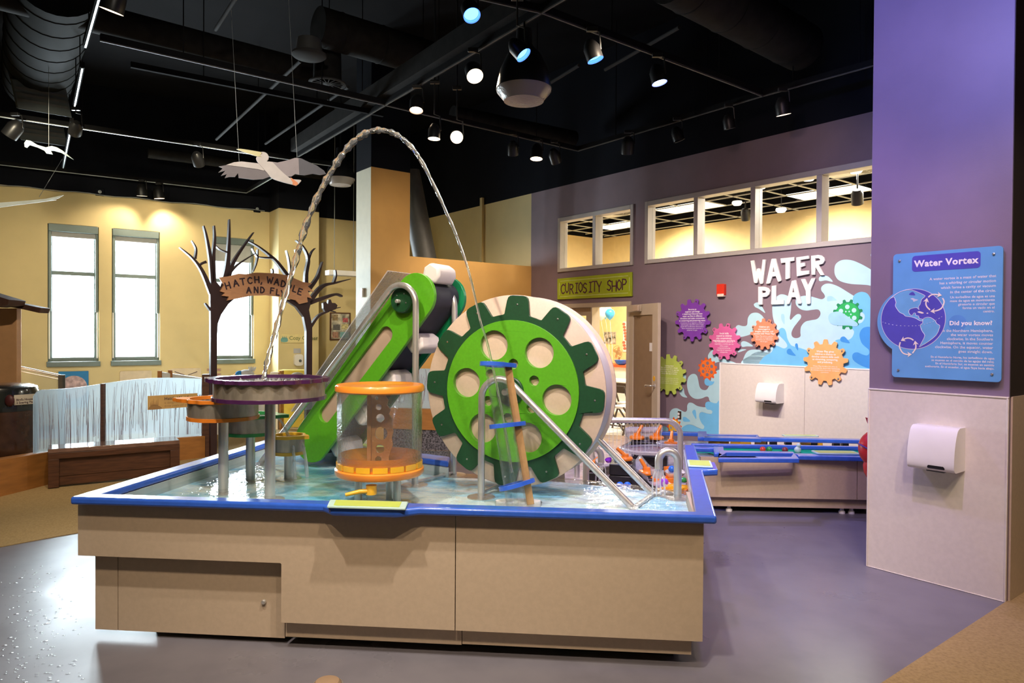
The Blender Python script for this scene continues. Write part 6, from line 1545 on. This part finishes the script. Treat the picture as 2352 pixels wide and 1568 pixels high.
# left lower splashes
mural([(680, 480), (700, 330), (760, 260), (830, 248), (880, 290), (905, 380), (930, 500), (980, 560), (1060, 568), (1110, 510), (1150, 400), (1190, 250), (1260, 195), (1340, 185), (1345, 500), (1335, 800), (1260, 835), (1180, 825), (1130, 780), (1110, 715), (1060, 702), (980, 735), (880, 750), (790, 720), (720, 640)], C3, M_mlight, 0)
mural([(330, 1090), (345, 1000), (400, 945), (480, 935), (560, 975), (640, 1008), (680, 970), (685, 880), (720, 825), (790, 830), (880, 885), (1000, 912), (1060, 915), (1080, 955), (1150, 965), (1190, 1000), (1170, 1045), (1090, 1040), (980, 1010), (930, 1040), (925, 1110), (970, 1220), (1025, 1290), (1000, 1350), (900, 1320), (780, 1265), (680, 1265), (590, 1320), (560, 1380), (330, 1380)], C3, M_mlight, 0)
mural([(1045, 890), (1060, 820), (1120, 800), (1200, 825), (1270, 835), (1325, 800), (1325, 1200), (1310, 1450), (900, 1450), (560, 1400), (600, 1310), (680, 1268), (780, 1268), (900, 1325), (1000, 1352), (1025, 1295), (970, 1225), (925, 1115), (930, 1045), (980, 1012), (1090, 1042), (1165, 1048), (1188, 1000), (1150, 968), (1085, 958)], C3, M_mmid, 1)
mural([(100, 1340), (140, 1295), (190, 1285), (280, 1320), (300, 1390), (120, 1390)], C3, mat('mural_teal', (.20, .40, .44), .5), 0)
mural([(1030, 400), (1045, 345), (1090, 335), (1140, 380), (1190, 400), (1228, 398), (1190, 460), (1100, 485), (1045, 455)], C3, M_mmid, 2)
mural([(595, 330), (605, 280), (640, 262), (660, 290), (650, 370), (625, 462), (605, 400)], C3, M_mlight, 0)
mural([(525, 580), (540, 525), (585, 515), (615, 560), (635, 650), (685, 718), (600, 705), (545, 655)], C3, M_mlight, 0)
mural([(595, 1140), (610, 1108), (660, 1115), (745, 1190), (680, 1205), (610, 1195)], C3, M_mmid, 1)
mural([(785, 1010), (810, 970), (845, 970), (862, 1030), (865, 1150), (815, 1080)], C3, M_mmid, 1)
# printed gears
def pgear(cx, cy, rpx, ryx, m, m2, lay, name, holes=True, ph=0.0):
    a, b = PW.px(cx, cy); a2, _ = PW.px(cx + rpx, cy); _, b2 = PW.px(cx, cy - ryx); R = b2 - b
    g = MB().plate(PW, [gear(R, R * .82, 12, .27, .19, ph, a, b, .4)], .0004 + lay * .0007, .0009 + lay * .0007).obj(name, m, wr, False)
    MB().plate(PW, [circ(a, b, R * .78, 40)], .0005 + lay * .0007, .0013 + lay * .0007).obj('printed_disc', m2, wr, False)
    for k in range(6):
        t = ph + k * math.pi / 3 + .3
        MB().plate(PW, [circ(a + R * .50 * math.cos(t), b + R * .50 * math.sin(t), R * .15, 18)], .0006 + lay * .0007, .0016 + lay * .0007).obj('printed_hole', holes, wr, False)
        MB().plate(PW, [circ(a + R * .22 * math.cos(t + .5), b + R * .22 * math.sin(t + .5), R * .055, 12)], .0006 + lay * .0007, .0016 + lay * .0007).obj('printed_hole', holes, wr, False)
M_pg1 = mat('print_green_dark', (.01, .24, .09), .5); M_pg2_ = mat('print_green', (.02, .42, .10), .5)
pgear(1947, 722, 34, 35, M_pg1, M_pg2_, 3, 'printed_gear', M_mpale, .26)
mural([(1162, 640), (1180, 580), (1250, 545), (1350, 540), (1440, 590), (1540, 660), (1640, 730), (1620, 780), (1480, 765), (1330, 765), (1230, 745), (1180, 700)], C2, M_msky, 6)
M_po1 = mat('print_orange_red', (.72, .10, .02), .5); M_po2 = mat('print_orange', (.85, .17, .02), .5)
pgear(1625, 847, 23, 26.5, M_po1, M_po2, 1, 'printed_gear', M_purple, .2)
pgear(1549, 979, 16, 21, M_po1, M_yellow, 1, 'printed_gear', mat('print_slate', (.30, .36, .40), .5), .1)

# ---- raised letters WATER PLAY
CL = (1710, 570, 11.2)
LET = {
 ('W', 'WATER'): [[(160, 322), (246, 308), (306, 610), (318, 540), (345, 515), (398, 518), (432, 615), (470, 290), (550, 290), (478, 890), (460, 912), (415, 915), (395, 890), (365, 745), (332, 885), (310, 900), (262, 888), (245, 860)]],
 ('A', 'WATER'): [[(698, 278), (720, 268), (806, 265), (945, 815), (935, 840), (868, 860), (808, 715), (715, 730), (660, 890), (640, 905), (560, 910)], [(750, 480), (776, 605), (725, 608)]],
 ('T', 'WATER'): [[(930, 262), (1285, 225), (1278, 320), (1170, 340), (1165, 765), (1090, 798), (1058, 790), (1058, 365), (945, 382)]],
 ('E', 'WATER'): [[(1335, 235), (1655, 190), (1660, 268), (1440, 300), (1440, 385), (1555, 368), (1555, 455), (1445, 488), (1445, 585), (1668, 572), (1662, 660), (1350, 720)]],
 ('R', 'WATER'): [[(1718, 195), (1900, 170), (1985, 185), (2055, 245), (2065, 320), (2020, 395), (1910, 430), (2045, 685), (1960, 690), (1830, 485), (1812, 680), (1728, 678)], [(1820, 258), (1910, 255), (1955, 285), (1940, 315), (1820, 335)]],
 ('P', 'PLAY'): [[(358, 990), (520, 990), (610, 1020), (660, 1100), (635, 1190), (560, 1245), (465, 1252), (458, 1448), (380, 1450), (358, 1420)], [(455, 1090), (530, 1090), (562, 1112), (540, 1142), (455, 1155)]],
 ('L', 'PLAY'): [[(705, 970), (815, 952), (805, 1340), (1012, 1340), (1005, 1435), (705, 1445), (692, 1430)]],
 ('A', 'PLAY'): [[(1220, 838), (1318, 815), (1460, 1405), (1448, 1425), (1382, 1425), (1318, 1255), (1215, 1258), (1155, 1425), (1075, 1435)], [(1260, 1000), (1290, 1130), (1232, 1135)]],
 ('Y', 'PLAY'): [[(1455, 795), (1552, 785), (1632, 960), (1728, 775), (1825, 770), (1698, 1085), (1690, 1415), (1670, 1430), (1600, 1428), (1580, 1095)]]}
for (ch, w_), loops in LET.items():
    o = MB().plate(PW, [PW.pxs(crop(l, *CL), .03) for l in loops], .012, .035).obj('raised_letter', mat('letter_white', (.88, .85, .82), .5, var=.02), None, False)
    tag(o, 'white raised letter %s of the word %s on the purple wall' % (ch, w_), 'letter', 'raised letters on the purple wall')

# ---- gear shaped signs with screws and text
def gsign(cx, cy, rpx, m, label, bold, thin, nteeth, ph, tm, f1=.13, f2=.105, cline=1.0):
    a, b = PW.px(cx, cy, .03); R = PW.px(cx, cy - rpx, .03)[1] - b
    t = thing('gear_sign', label, 'sign', PW.P(a, b - R), 0, 'gear shaped signs on the purple wall')
    MB().plate(PW, [gear(R, R * .80, nteeth, .29, .20, ph, a, b, .4)], .022, .04).obj('gear_board', m, t, True, .004)
    text(PW, bold, a, b + R * .24, R * f1, .0405, tm, t, bold=R * .0028, line=cline)
    text(PW, thin, a, b - R * .30, R * f2, .0405, tm, t, line=cline)
    for k in range(4):
        th = ph + math.pi * 2 / nteeth * round(nteeth * (k + .5) / 4); p = PW.P(a + R * .9 * math.cos(th), b + R * .9 * math.sin(th), .04)
        MB().lathe(p, [(.012, 0), (.010, .008), (.001, .010)], 12, PW.n).obj('standoff_screw', M_scr, t)
        MB().tube([p - PW.n * .018, p - PW.n * .038], .010, 8).obj('standoff', M_scr, t)
M_tx = mat('sign_text_white', (.85, .80, .80), .5)
gsign(1591, 735, 49, mat('sign_purple', (.22, .055, .40), .35, coat=.2), 'purple gear shaped sign with white text, the leftmost upper one by the title', 'Become an\nengineer and design\na waterway! Discover how\nwater can flow in different\ndirections and make connections\nto conserving and preserving water.', 'Conviértete en un ingeniero y diseña un\ncanal de agua. Descubre cómo el agua\npuede fluir en diferentes direcciones y\nhacer conexiones para conservar y\npreservar el agua.', 13, .35, M_tx, .105, .085)
gsign(1664, 784, 42.5, mat('sign_pink', (.66, .13, .33), .35, coat=.2), 'pink gear shaped sign with white text', 'Social skills\nexpand as children\nplay cooperatively,\nnegotiate space, and share.', 'Las habilidades sociales se\nexpanden a medida que los\nniños juegan\ncooperativamente,\nnegocian el espacio y\ncomparten.', 12, math.radians(15), M_tx, .13, .11)
gsign(1756, 767, 36, mat('sign_coral', (.86, .26, .14), .35, coat=.2), 'small coral orange gear shaped sign below the word PLAY', 'Children are\nencouraged to\nimagine, discover, and\nconnect with Water Play!', 'Water Play anima a que los\nniños usen su imaginación,\ndescubran y se relacionen\ncon el agua.', 13, .2, M_tx, .145, .115)
gsign(1896, 832, 53, mat('sign_light_orange', (.90, .44, .16), .35, coat=.2), 'large light orange gear shaped sign overlapping the white wall board', 'Water Play gives\nchildren a chance to\ndevelop science skills such\nas observing, comparing,\nand predicting.', 'Water Play brinda a los niños la\noportunidad de desarrollar habilidades\nde ciencias como observar, comparar\ny predecir.', 13, math.pi / 2, M_tx, .115, .085)
gsign(1538, 860, 47, mat('sign_lime', (.48, .60, .11), .35, coat=.2), 'lime green gear shaped sign half hidden by the open door', 'Running water\nfills, spills and turns wheels\nwhile engineers of any age test\nhow pipes, dams and gears\nchange the way it moves.', 'El agua que corre llena, derrama\ny hace girar las ruedas mientras\nlos ingenieros de todas las edades\nprueban cómo cambia su paso.', 13, math.radians(96), mat('sign_text_pale', (.80, .82, .55), .5), .095, .085)

# ---- fire alarm, outlet, shop name sign
def pbox(x0, x1, y0, y1, c0, c1, name, m, parent, r=0, fr=PW, bev=.004):
    a0, b1 = fr.px(x0, y0, c1); a1, b0 = fr.px(x1, y1, c1)
    ym = (y0 + y1) / 2; b1 = fr.px((x0 + x1) / 2, y0, c1)[1]; b0 = fr.px((x0 + x1) / 2, y1, c1)[1]
    return MB().plate(fr, [rrect(a0, a1, b0, b1, r)] if r else [[(a0, b0), (a1, b0), (a1, b1), (a0, b1)]], c0, c1).obj(name, m, parent, True, bev)
fa_ = thing('fire_alarm', 'red wall fire alarm strobe left of the word PLAY', 'fire alarm', PW.P(*PW.px(1655, 680)))
pbox(1646, 1663, 652, 678, .002, .05, 'red_body', mat('alarm_red', (.70, .04, .02), .35), fa_, .01)
pbox(1647, 1661.5, 674.5, 681, .002, .055, 'strobe_lens', mat('strobe_clear', (.75, .66, .55), .3), fa_)
ou = thing('power_outlet', 'brown wall outlet with two white sockets low on the purple wall', 'outlet', PW.P(*PW.px(1560, 965)))
pbox(1556.5, 1564, 944, 962, .002, .012, 'cover_plate', mat('outlet_brown', (.05, .03, .02), .4), ou)
for y in (950, 957):
    a, b = PW.px(1560, y); MB().plate(PW, [circ(a, b, .018, 14)], .012, .015).obj('socket', M_gwhite, ou, False)
cs = thing('shop_sign', 'lime green CURIOSITY SHOP sign above the double door', 'sign', PW.P(*PW.px(1365, 690)))
sc4 = PW.pxs([(1280, 687.5), (1451, 680), (1451, 624.5), (1280, 640)], .03)
MB().plate(PW, [sc4], .004, .03).obj('board', mat('shop_sign_green', (.36, .45, .02), .45, var=.05), cs, True, .003)
a0 = sc4[0][0]; a1 = sc4[1][0]; b0 = (sc4[0][1] + sc4[1][1]) / 2; b1 = (sc4[2][1] + sc4[3][1]) / 2
M_pin = mat('sign_pinstripe', (.62, .70, .32), .5)
e = .045
for r in ((a0 + e + .03, a1 - e - .03, b1 - e - .008, b1 - e), (a0 + e + .03, a1 - e - .03, b0 + e, b0 + e + .008), (a0 + e, a0 + e + .008, b0 + e + .03, b1 - e - .03), (a1 - e - .008, a1 - e, b0 + e + .03, b1 - e - .03)):
    MB().fbox(PW, *r, .03, .032).obj('pinstripe', M_pin, cs, False)
W_ = a1 - a0; hgt = (b1 - b0) * .44
word = 'CURIOSITY SHOP'; adv = (W_ - .16) / 14.2
for i, ch in enumerate(word):
    if ch == ' ': continue
    lm_ = strokes(MB(), PW, ch, a0 + .09 + adv * (i + (.2 if ch == 'I' else 0)), b0 + (b1 - b0) * (.27 + .03 * math.sin(i * 2.1)), hgt, .020, .03, .033, .03 * math.sin(i * 1.7), .9)
    lm_.obj('letter', M_inkp, cs, False)

# ---- hand dryers
def dryer(fr, x0, x1, y0, y1, label, off):
    a0, b1 = fr.px(x0, y0, off + .15); a1, b0 = fr.px(x1, y1, off + .15)
    b1 = fr.px((x0 + x1) / 2, y0, off + .15)[1]; b0 = fr.px((x0 + x1) / 2, y1, off + .15)[1]
    w = a1 - a0; h = b1 - b0; t = thing('hand_dryer', label, 'hand dryer', fr.P((a0 + a1) / 2, b0, off), 0, 'white wall hand dryers')
    side = Fr(fr.P(a0, b0), fr.n, Z)          # profile in the wall normal / up plane
    prof = [(off, 0), (off + .15, 0), (off + .178, h * .06), (off + .185, h * .25), (off + .17, h * .60), (off + .14, h * .88), (off + .115, h * .97), (off + .09, h), (off, h)]
    MB().plate(side, [smooth_loop(prof[1:-1], 4, False) + [(off, h), (off, 0)]], -w, 0).obj('cover', M_gwhite, t, True, .014, 4)
    sf = Fr(fr.P(0, 0, 0), fr.u)
    d0, d1 = a0 + w * .42, a0 + w * .82
    MB().fbox(fr, d0, d1, b0 + h * .05, b0 + h * .20, off + .10, off + .184).obj('sensor_window', M_blackp, t, True, .012, 3)
    MB().fbox(fr, a0 + w * .3, a0 + w * .7, b0 - .018, b0 + .01, off + .03, off + .10).obj('air_nozzle', M_dgrey, t, True, .006)
dryer(PW, 1738, 1785, 880, 925, 'white hand dryer on the far white wall board', .012)
dryer(RP, 2089, 2196, 980, 1080, 'white hand dryer on the near pillar below the Water Vortex sign', .012)

# ---- Water Vortex sign on the pillar
oc = .045
VS = thing('water_vortex_sign', 'light blue Water Vortex sign with a globe and white text on the pillar', 'sign', RP.P(*RP.px(2170, 870)))
A_ = RP.px(2050, 720, oc)[0]; B_ = RP.px(2302, 720, oc)[0]; zt_ = RP.px(2176, 574, oc)[1]; zb_ = RP.px(2170, 871.5, oc)[1]
gx, gz = RP.px(2094, 738, oc); GR = gz - RP.px(2094, 815, oc)[1]
out = rrect(A_, B_, zb_, zt_, .025)
gout = []
ang0 = math.acos(max(-1, min(1, (gx - A_) / GR)))
left = [(gx - GR * math.cos(ang0 * (1 - 2 * k / 20)), gz + GR * math.sin(ang0 * (1 - 2 * k / 20))) for k in range(21)]
n5 = 6
body = out[:2 * n5] + left + out[2 * n5:]
MB().plate(RP, [body], .03, oc).obj('board', mat('vortex_blue', (.13, .36, .70), .35, var=.05, scale=5, coat=.2), VS, True, .003)
for x, z in ((A_ + .045, zt_ - .05), (B_ - .05, zt_ - .05), (A_ + .045, zb_ + .05), (B_ - .05, zb_ + .05)):
    p = RP.P(x, z, oc); MB().lathe(p, [(.009, 0), (.008, .008), (.001, .010)], 14, RP.n).obj('standoff_screw', M_scr, VS); MB().tube([p - RP.n * .015, p - RP.n * .045], .008, 8).obj('standoff', M_scr, VS)
M_vi = mat('vortex_violet', (.085, .075, .46), .4); M_vt = mat('vortex_text', (.72, .70, .78), .5); M_vw = mat('vortex_outline', (.60, .60, .74), .5); M_vc = mat('vortex_cream', (.86, .74, .66), .5)
tq = RP.px(2171, 601, oc); tw_ = (RP.px(2250, 601, oc)[0] - RP.px(2093, 601, oc)[0]) / 2; thh = .055
MB().plate(RP, [rrect(tq[0] - tw_, tq[0] + tw_, tq[1] - thh, tq[1] + thh, .022)], oc + .0003, oc + .0012).obj('title_band', M_vi, VS, False)
text(RP, 'Water Vortex', tq[0], tq[1] - .003, .062, oc + .0018, mat('vortex_title', (.86, .82, .86), .5), VS, 'title', bold=.0022, spacing=1.08)
def vtxt(x, y, s_, size, ln, align='RIGHT', b=.0005, nm='paragraph'):
    a, z = RP.px(x, y, oc); text(RP, s_, a, z, size, oc + .0008, M_vt, VS, nm, align, b, 1.02, ln)
LS = (RP.px(2200, 640, oc)[1] - RP.px(2200, 652, oc)[1])
vtxt(2288, 650, 'A water vortex is a mass of water that\nhas a whirling or circular motion\nwhich forms a cavity or vacuum\nin the center of the circle.', .0245, 1.28)
vtxt(2285, 697, 'Un torbellino de agua es una\nmasa de agua en movimiento\ngiratorio o circular que\nforma un vacío en el\ncentro.', .0218, 1.12)
a, z = RP.px(2229, 742, oc); text(RP, 'Did you know?', a, z, .039, oc + .001, mat('vortex_title', (.86, .82, .86), .5), VS, 'heading', 'CENTER', .0014, 1.05)
vtxt(2281, 784, 'In the Northern Hemisphere,\nthe water vortex moves\nclockwise. In the Southern\nHemisphere, it moves counter\nclockwise. On the equator, water\ngoes straight down.', .0245, 1.12)
vtxt(2284, 835, 'En el Hemisferio Norte, los torbellinos de agua\nse mueven en el sentido de las agujas del reloj.\nEn el Hemisferio Sur, se mueven en sentido\nantihorario. En el ecuador, el agua fluye hacia abajo.', .0192, 1.14)
CG = (2010, 640, 8.25)
def gv(pts, n=3, closed=True): return smooth_loop(RP.pxs(crop(pts, *CG), oc), n, closed)
gcx, gcz = RP.px(2010 + 705 / 8.25, 640 + 762 / 8.25, oc); grr = (RP.px(2010 + 705 / 8.25, 640 + 185 / 8.25, oc)[1] - RP.px(2010 + 705 / 8.25, 640 + 1338 / 8.25, oc)[1]) / 2
MB().plate(RP, [circ(*RP.px(2199, 742, oc), .055, 30)], oc + .0002, oc + .0004).obj('soft_spot', mat('vortex_spot', (.10, .28, .64), .4), VS, False)
MB().plate(RP, [circ(gcx, gcz, grr, 64)], oc + .0004, oc + .0009).obj('globe_outline', M_vw, VS, False)
MB().plate(RP, [circ(gcx, gcz, grr * .982, 64)], oc + .001, oc + .0013).obj('globe_sea', M_vi, VS, False)
NA = [(290, 375), (360, 345), (380, 390), (400, 450), (385, 510), (420, 575), (470, 640), (540, 670), (580, 710), (690, 725), (770, 750), (860, 800), (905, 790), (900, 765), (840, 755), (825, 705), (770, 690), (770, 655), (735, 650), (710, 690), (670, 685), (640, 630), (660, 580), (730, 555), (800, 550), (835, 590), (825, 530), (860, 480), (880, 400), (920, 360), (950, 325), (880, 285), (800, 250), (700, 215), (600, 215), (500, 240), (420, 280)]
SA = [(860, 875), (905, 840), (905, 775), (960, 735), (1050, 735), (1140, 795), (1170, 850), (1225, 885), (1215, 950), (1160, 1070), (1000, 1200), (900, 1260), (840, 1295), (900, 1180), (945, 1075), (905, 1010), (875, 950)]
M_land = mat('vortex_land', (.15, .40, .70), .4)
for L_, nm in ((NA, 'north_land'), (SA, 'south_land')):
    lp = gv(L_, 2); MB().plate(RP, [lp], oc + .0014, oc + .0017).obj(nm, M_land, VS, False)
    MB().tube([RP.P(a, b, oc + .0018) for a, b in lp] + [RP.P(*lp[0], oc + .0018)], .0022, 5, False).obj('coast_line', M_vw, VS)
MB().plate(RP, [gv([(640, 300), (690, 255), (730, 255), (765, 310), (720, 315)], 2)], oc + .0018, oc + .002).obj('bay', M_vi, VS, False)
for isl in ([(800, 630), (850, 615), (925, 645), (890, 660)], [(975, 650), (1000, 642), (1010, 658), (985, 662)], [(670, 380), (720, 365), (760, 385), (820, 400), (770, 420), (730, 435), (715, 400)]):
    MB().plate(RP, [gv(isl, 2)], oc + .0018, oc + .002).obj('island', M_vc if isl[0][0] > 700 else M_vw, VS, False)
eq = gv([(145, 820), (300, 865), (500, 890), (700, 893), (860, 880), (1000, 845), (1150, 790), (1280, 710)], 8, False)
for i in range(0, len(eq) - 2, 3):
    MB().tube([RP.P(*eq[i], oc + .002), RP.P(*eq[i + 1], oc + .002)], .0018, 5).obj('equator_dash', M_vw, VS)
def arrow(pts, tip):
    lp = gv(pts, 6, False); d = (V(lp[-1]) - V(lp[-3])).normalized(); nn = V((-d.y, d.x)); e_ = V(lp[-1])
    mb = MB().plate(RP, [taper(lp, .0085, .0085, 1)], oc + .002, oc + .0025)
    mb.obj('vortex_arrow', M_vc, VS, False)
    MB().plate(RP, [[tuple(e_ + d * .012), tuple(e_ - d * .018 + nn * .019), tuple(e_ - d * .008), tuple(e_ - d * .018 - nn * .019)]], oc + .0026, oc + .003).obj('arrow_head', M_vc, VS, False)
arrow([(1010, 350), (1060, 310), (1130, 295), (1235, 310)], 1); arrow([(1280, 365), (1310, 440), (1265, 550), (1180, 600), (1085, 615)], 1); arrow([(1045, 590), (985, 530), (965, 470), (980, 395)], 1)
arrow([(730, 1165), (670, 1130), (600, 1125), (520, 1160)], 1); arrow([(480, 1200), (465, 1290), (520, 1395), (590, 1430), (665, 1432)], 1); arrow([(710, 1410), (765, 1330), (775, 1270), (765, 1205)], 1)
# thermostat on the white column side and a paper on the partition
cl = Fr(CW.P(ca0, 0), -DV)
cl = Fr(CW.P(ca0, 0, -.5), -DV)
th0 = cl.px(835, 672)
tm = thing('thermostat', 'small metal box on the pale side of the ochre column', 'wall box', cl.P(*th0))
MB().fbox(cl, th0[0] - .03, th0[0] + .03, th0[1] - .07, th0[1] + .07, .002, .04).obj('box', M_steel, tm, True, .005)
for (x0, x1, y0, y1), m, lab in (((982, 1003, 745, 800), mat('paper_cream', (.66, .58, .42), .6), 'cream notice sheet on the ochre partition behind the conveyor'),):
    n_ = thing('notice_sheet', lab, 'notice', CW.P(*CW.px(992, 800)))
    pbox(990, 1010, 765, 795, .007, .010, 'sheet', m, n_, 0, CW, 0); pbox(992, 1008, 768, 772, .010, .011, 'print', M_tgreen, n_, 0, CW, 0)

# ================================================================== INSIDE THE SHOP
def inshop(px, py, d):     # point at perpendicular distance d behind the camera plane of the purple wall
    r = ray(px, py); return CAM_O + r * (d / r.dot(NV))
for i, (x, y, d, m, r, lab) in enumerate(((1381, 719, 10.6, mat('balloon_white', (.85, .87, .88), .3, coat=.3), .135, 'white balloon in the shop doorway'), (1391, 715, 10.75, mat('balloon_pale_blue', (.20, .50, .72), .3, coat=.3), .135, 'pale blue balloon half behind the white one'), (1401, 721, 10.55, mat('balloon_blue', (.05, .36, .70), .3, coat=.3), .105, 'small blue balloon right of the white one'))):
    p = inshop(x, y, d); t = thing('balloon', lab, 'balloon', p, 0, 'balloons in the shop')
    MB().lathe(p, [(.001, -r * 1.25), (r * .12, -r * 1.2), (r * .10, -r * 1.12), (r * .5, -r * .85), (r * .85, -r * .35), (r, .1 * r), (r * .92, r * .5), (r * .6, r * .88), (.001, r * 1.02)], 28).obj('skin', m, t)
    q = inshop(1395 + i * 5, 870, d); MB().tube([p - Z * r * 1.2, p.lerp(q, .5) + V((.03, 0, 0)), V((q.x, q.y, .80))], .003, 5).obj('ribbon', M_white, t)
def onshop(x0, x1, y0, y1, name, m, lab, cat):
    t = thing(name, lab, cat, SWB.P(*SWB.px((x0 + x1) / 2, y1))); pbox(x0, x1, y0, y1, .003, .01, 'sheet', m, t, 0, SWB, 0); return t
t = onshop(1387, 1414, 762, 789, 'photo_print', mat('photo_multi', (.12, .22, .12), .5, var=.9, scale=11, col2=(.75, .70, .62)), 'framed group photograph on the yellow shop wall', 'photograph')
t = onshop(1431, 1441, 738, 808, 'paper_banner', M_white, 'white paper banner with red scraps on the shop wall', 'banner')
for k in range(9):
    x = 1433 + (k * 37 % 6); y = 744 + k * 7; a, b = SWB.px(x, y, .01)
    MB().plate(SWB, [circ(a, b, .05, 9, .035)], .0102, .012).obj('red_scrap', mat('scrap_red', (.60, .16, .10), .6), t, False)
# red topped counter with bowl and fan
c0 = inshop(1418, 838, 11.4)
ct = thing('red_counter', 'counter with a red top against the shop back wall', 'counter', SF.P(0, 0) * 0 + V((c0.x, c0.y, 0)))
cf = Fr((c0.x, c0.y, 0), -DV)
zc_ = c0.z
MB().fbox(cf, -1.0, .9, zc_ - .05, zc_, -.75, 0).obj('top', mat('counter_red', (.75, .10, .03), .35), ct, True, .006)
MB().fbox(cf, -.95, .85, 0, zc_ - .05, -.72, -.05).obj('body', M_white, ct, False)
bp = inshop(1428, 835, 11.5); bp.z = zc_
solid('blue_bowl', 'bowl', 'blue bowl standing on the red counter', MB().lathe(bp, [(.06, 0), (.13, .04), (.17, .11), (.165, .11), (.12, .045), (.001, .01)], 32, cap0=True), mat('bowl_blue', (.02, .12, .55), .3))
fn_ = inshop(1422, 834, 11.7); fn_.z = zc_
ft2 = thing('desk_fan', 'bronze desk fan behind the blue bowl', 'fan', fn_)
MB().lathe(fn_, [(.10, 0), (.10, .02), (.02, .04), (.02, .16)], 24, cap0=True).obj('stand', M_copper, ft2)
cc = fn_ + Z * .27 + NV * -.06
for rr in (.15, .10, .05): MB().tube([cc + DV * rr * math.cos(a) + Z * rr * math.sin(a) for a in (2 * math.pi * k / 24 for k in range(25))], .005, 6, False).obj('guard_ring', M_copper, ft2)
for k in range(4): a = k * math.pi / 2 + .4; MB().box(cc + (DV * math.cos(a) + Z * math.sin(a)) * .07, (DV * math.cos(a) + Z * math.sin(a)) * .06, (DV * -math.sin(a) + Z * math.cos(a)) * .03, NV * .003).obj('blade', M_copper, ft2, False)
MB().ball(cc + NV * .06, .06, 14, 10).obj('motor', M_copper, ft2)
# table with white cloth and folding chairs
tb_ = inshop(1408, 860, 10.2); tz = tb_.z
tt_ = thing('white_table', 'folding table under a white cloth in the shop', 'table', (tb_.x, tb_.y, 0))
tf = Fr((tb_.x, tb_.y, 0), -DV)
MB().fbox(tf, -.9, .8, .74, .765, -.75, 0).obj('table_top', M_white, tt_, True, .004)
MB().fbox(tf, -.9, .8, .42, .739, -.01, 0).obj('cloth_drop', M_white, tt_, False)
for a in (-.8, .7):
    for c in (-.08, -.68): MB().tube([tf.P(a, 0.012, c), tf.P(a, .73, c)], .014, 8).obj('leg', M_dgrey, tt_)
def fchair(px, d, lab, rz=0.0):
    o = inshop(px, 960, d); o.z = 0.012; fr = Fr(o, (-DV) * math.cos(rz) + NV * math.sin(rz)); t = thing('folding_chair', lab, 'chair', o, 0, 'dark folding chairs in the shop')
    w = .21; M_c = mat('dark_wood_chair', (.045, .028, .02), .4)
    for s_ in (-1, 1):
        MB().tube([fr.P(s_ * w, 0, .12), fr.P(s_ * w, .44, -.05), fr.P(s_ * w, .80, .10)], .018, 8).obj('back_leg', M_c, t)
        MB().tube([fr.P(s_ * w * .88, 0, -.32), fr.P(s_ * w * .88, .46, .08)], .018, 8).obj('front_leg', M_c, t)
    MB().fbox(fr, -w * .85, w * .85, .43, .47, -.35, .06).obj('seat', mat('chair_pad', (.66, .63, .56), .6), t, True, .012)
    MB().box(fr.P(0, .76, .09), fr.u * w * 1.05, Z * .06, fr.n * .012).obj('backrest', M_c, t, True, .01)
    MB().tube([fr.P(-w, .14, .07), fr.P(w, .14, .07)], .012, 8).obj('stretcher', M_c, t); MB().tube([fr.P(-w * .88, .10, -.24), fr.P(w * .88, .10, -.24)], .012, 8).obj('stretcher', M_c, t)
    return t
fchair(1421, 8.75, 'nearer dark folding chair with a pale seat seen through the shop doorway')
fchair(1437, 9.3, 'farther dark folding chair cut off by the door jamb')

# lamps under the shop ceiling
for x, y, d, lab in ((1969, 452, 9.4, 'dark spotlight under the shop ceiling, behind the window pane nearest the pillar'), (1712, 492, 10.6, 'dark spotlight under the shop ceiling, behind the second pane of the long window')):
    p = inshop(x, y, d); t = thing('shop_spotlight', lab, 'spotlight', p, 0, 'spotlights in the shop')
    dd = V((.3, .5, -1)).normalized()
    MB().lathe(p, [(.075, .1), (.075, -.05), (.05, -.10), (.001, -.11)], 20, dd).obj('housing', M_lampb, t)
    MB().lathe(p, [(.07, .095), (.001, .09)], 20, dd).obj('lens', M_off, t)
    MB().tube([p, V((p.x, p.y, 4.46))], .012, 8).obj('arm', M_lampb, t)
for x, y, d, lab in ((1693, 466, 10.6, 'round white lamp disc behind the second pane of the long shop window'), (1747, 427, 9.2, 'left lit globe lamp at the top of the third shop window pane'), (1857, 408, 9.0, 'right lit globe lamp at the top of the third shop window pane'), (1794, 482, 10.8, 'lit round lamp above the yellow wall behind the third shop pane'), (1966, 390, 8.9, 'pale globe lamp at the top of the shop window pane nearest the pillar')):
    p = inshop(x, y, d); t = thing('shop_globe_lamp', lab, 'lamp', p, 0, 'round lamps in the shop')
    MB().lathe(p, [(.001, -.05), (.06, -.04), (.09, 0), (.08, .03), (.001, .04)], 24).obj('globe', mat('lit_globe', (1, .93, .85), .4, emit=1.2, ecol=(1, .93, .85), var=0), t)
    MB().tube([p + Z * .03, V((p.x, p.y, 4.46))], .006, 6).obj('cord', M_lampb, t)
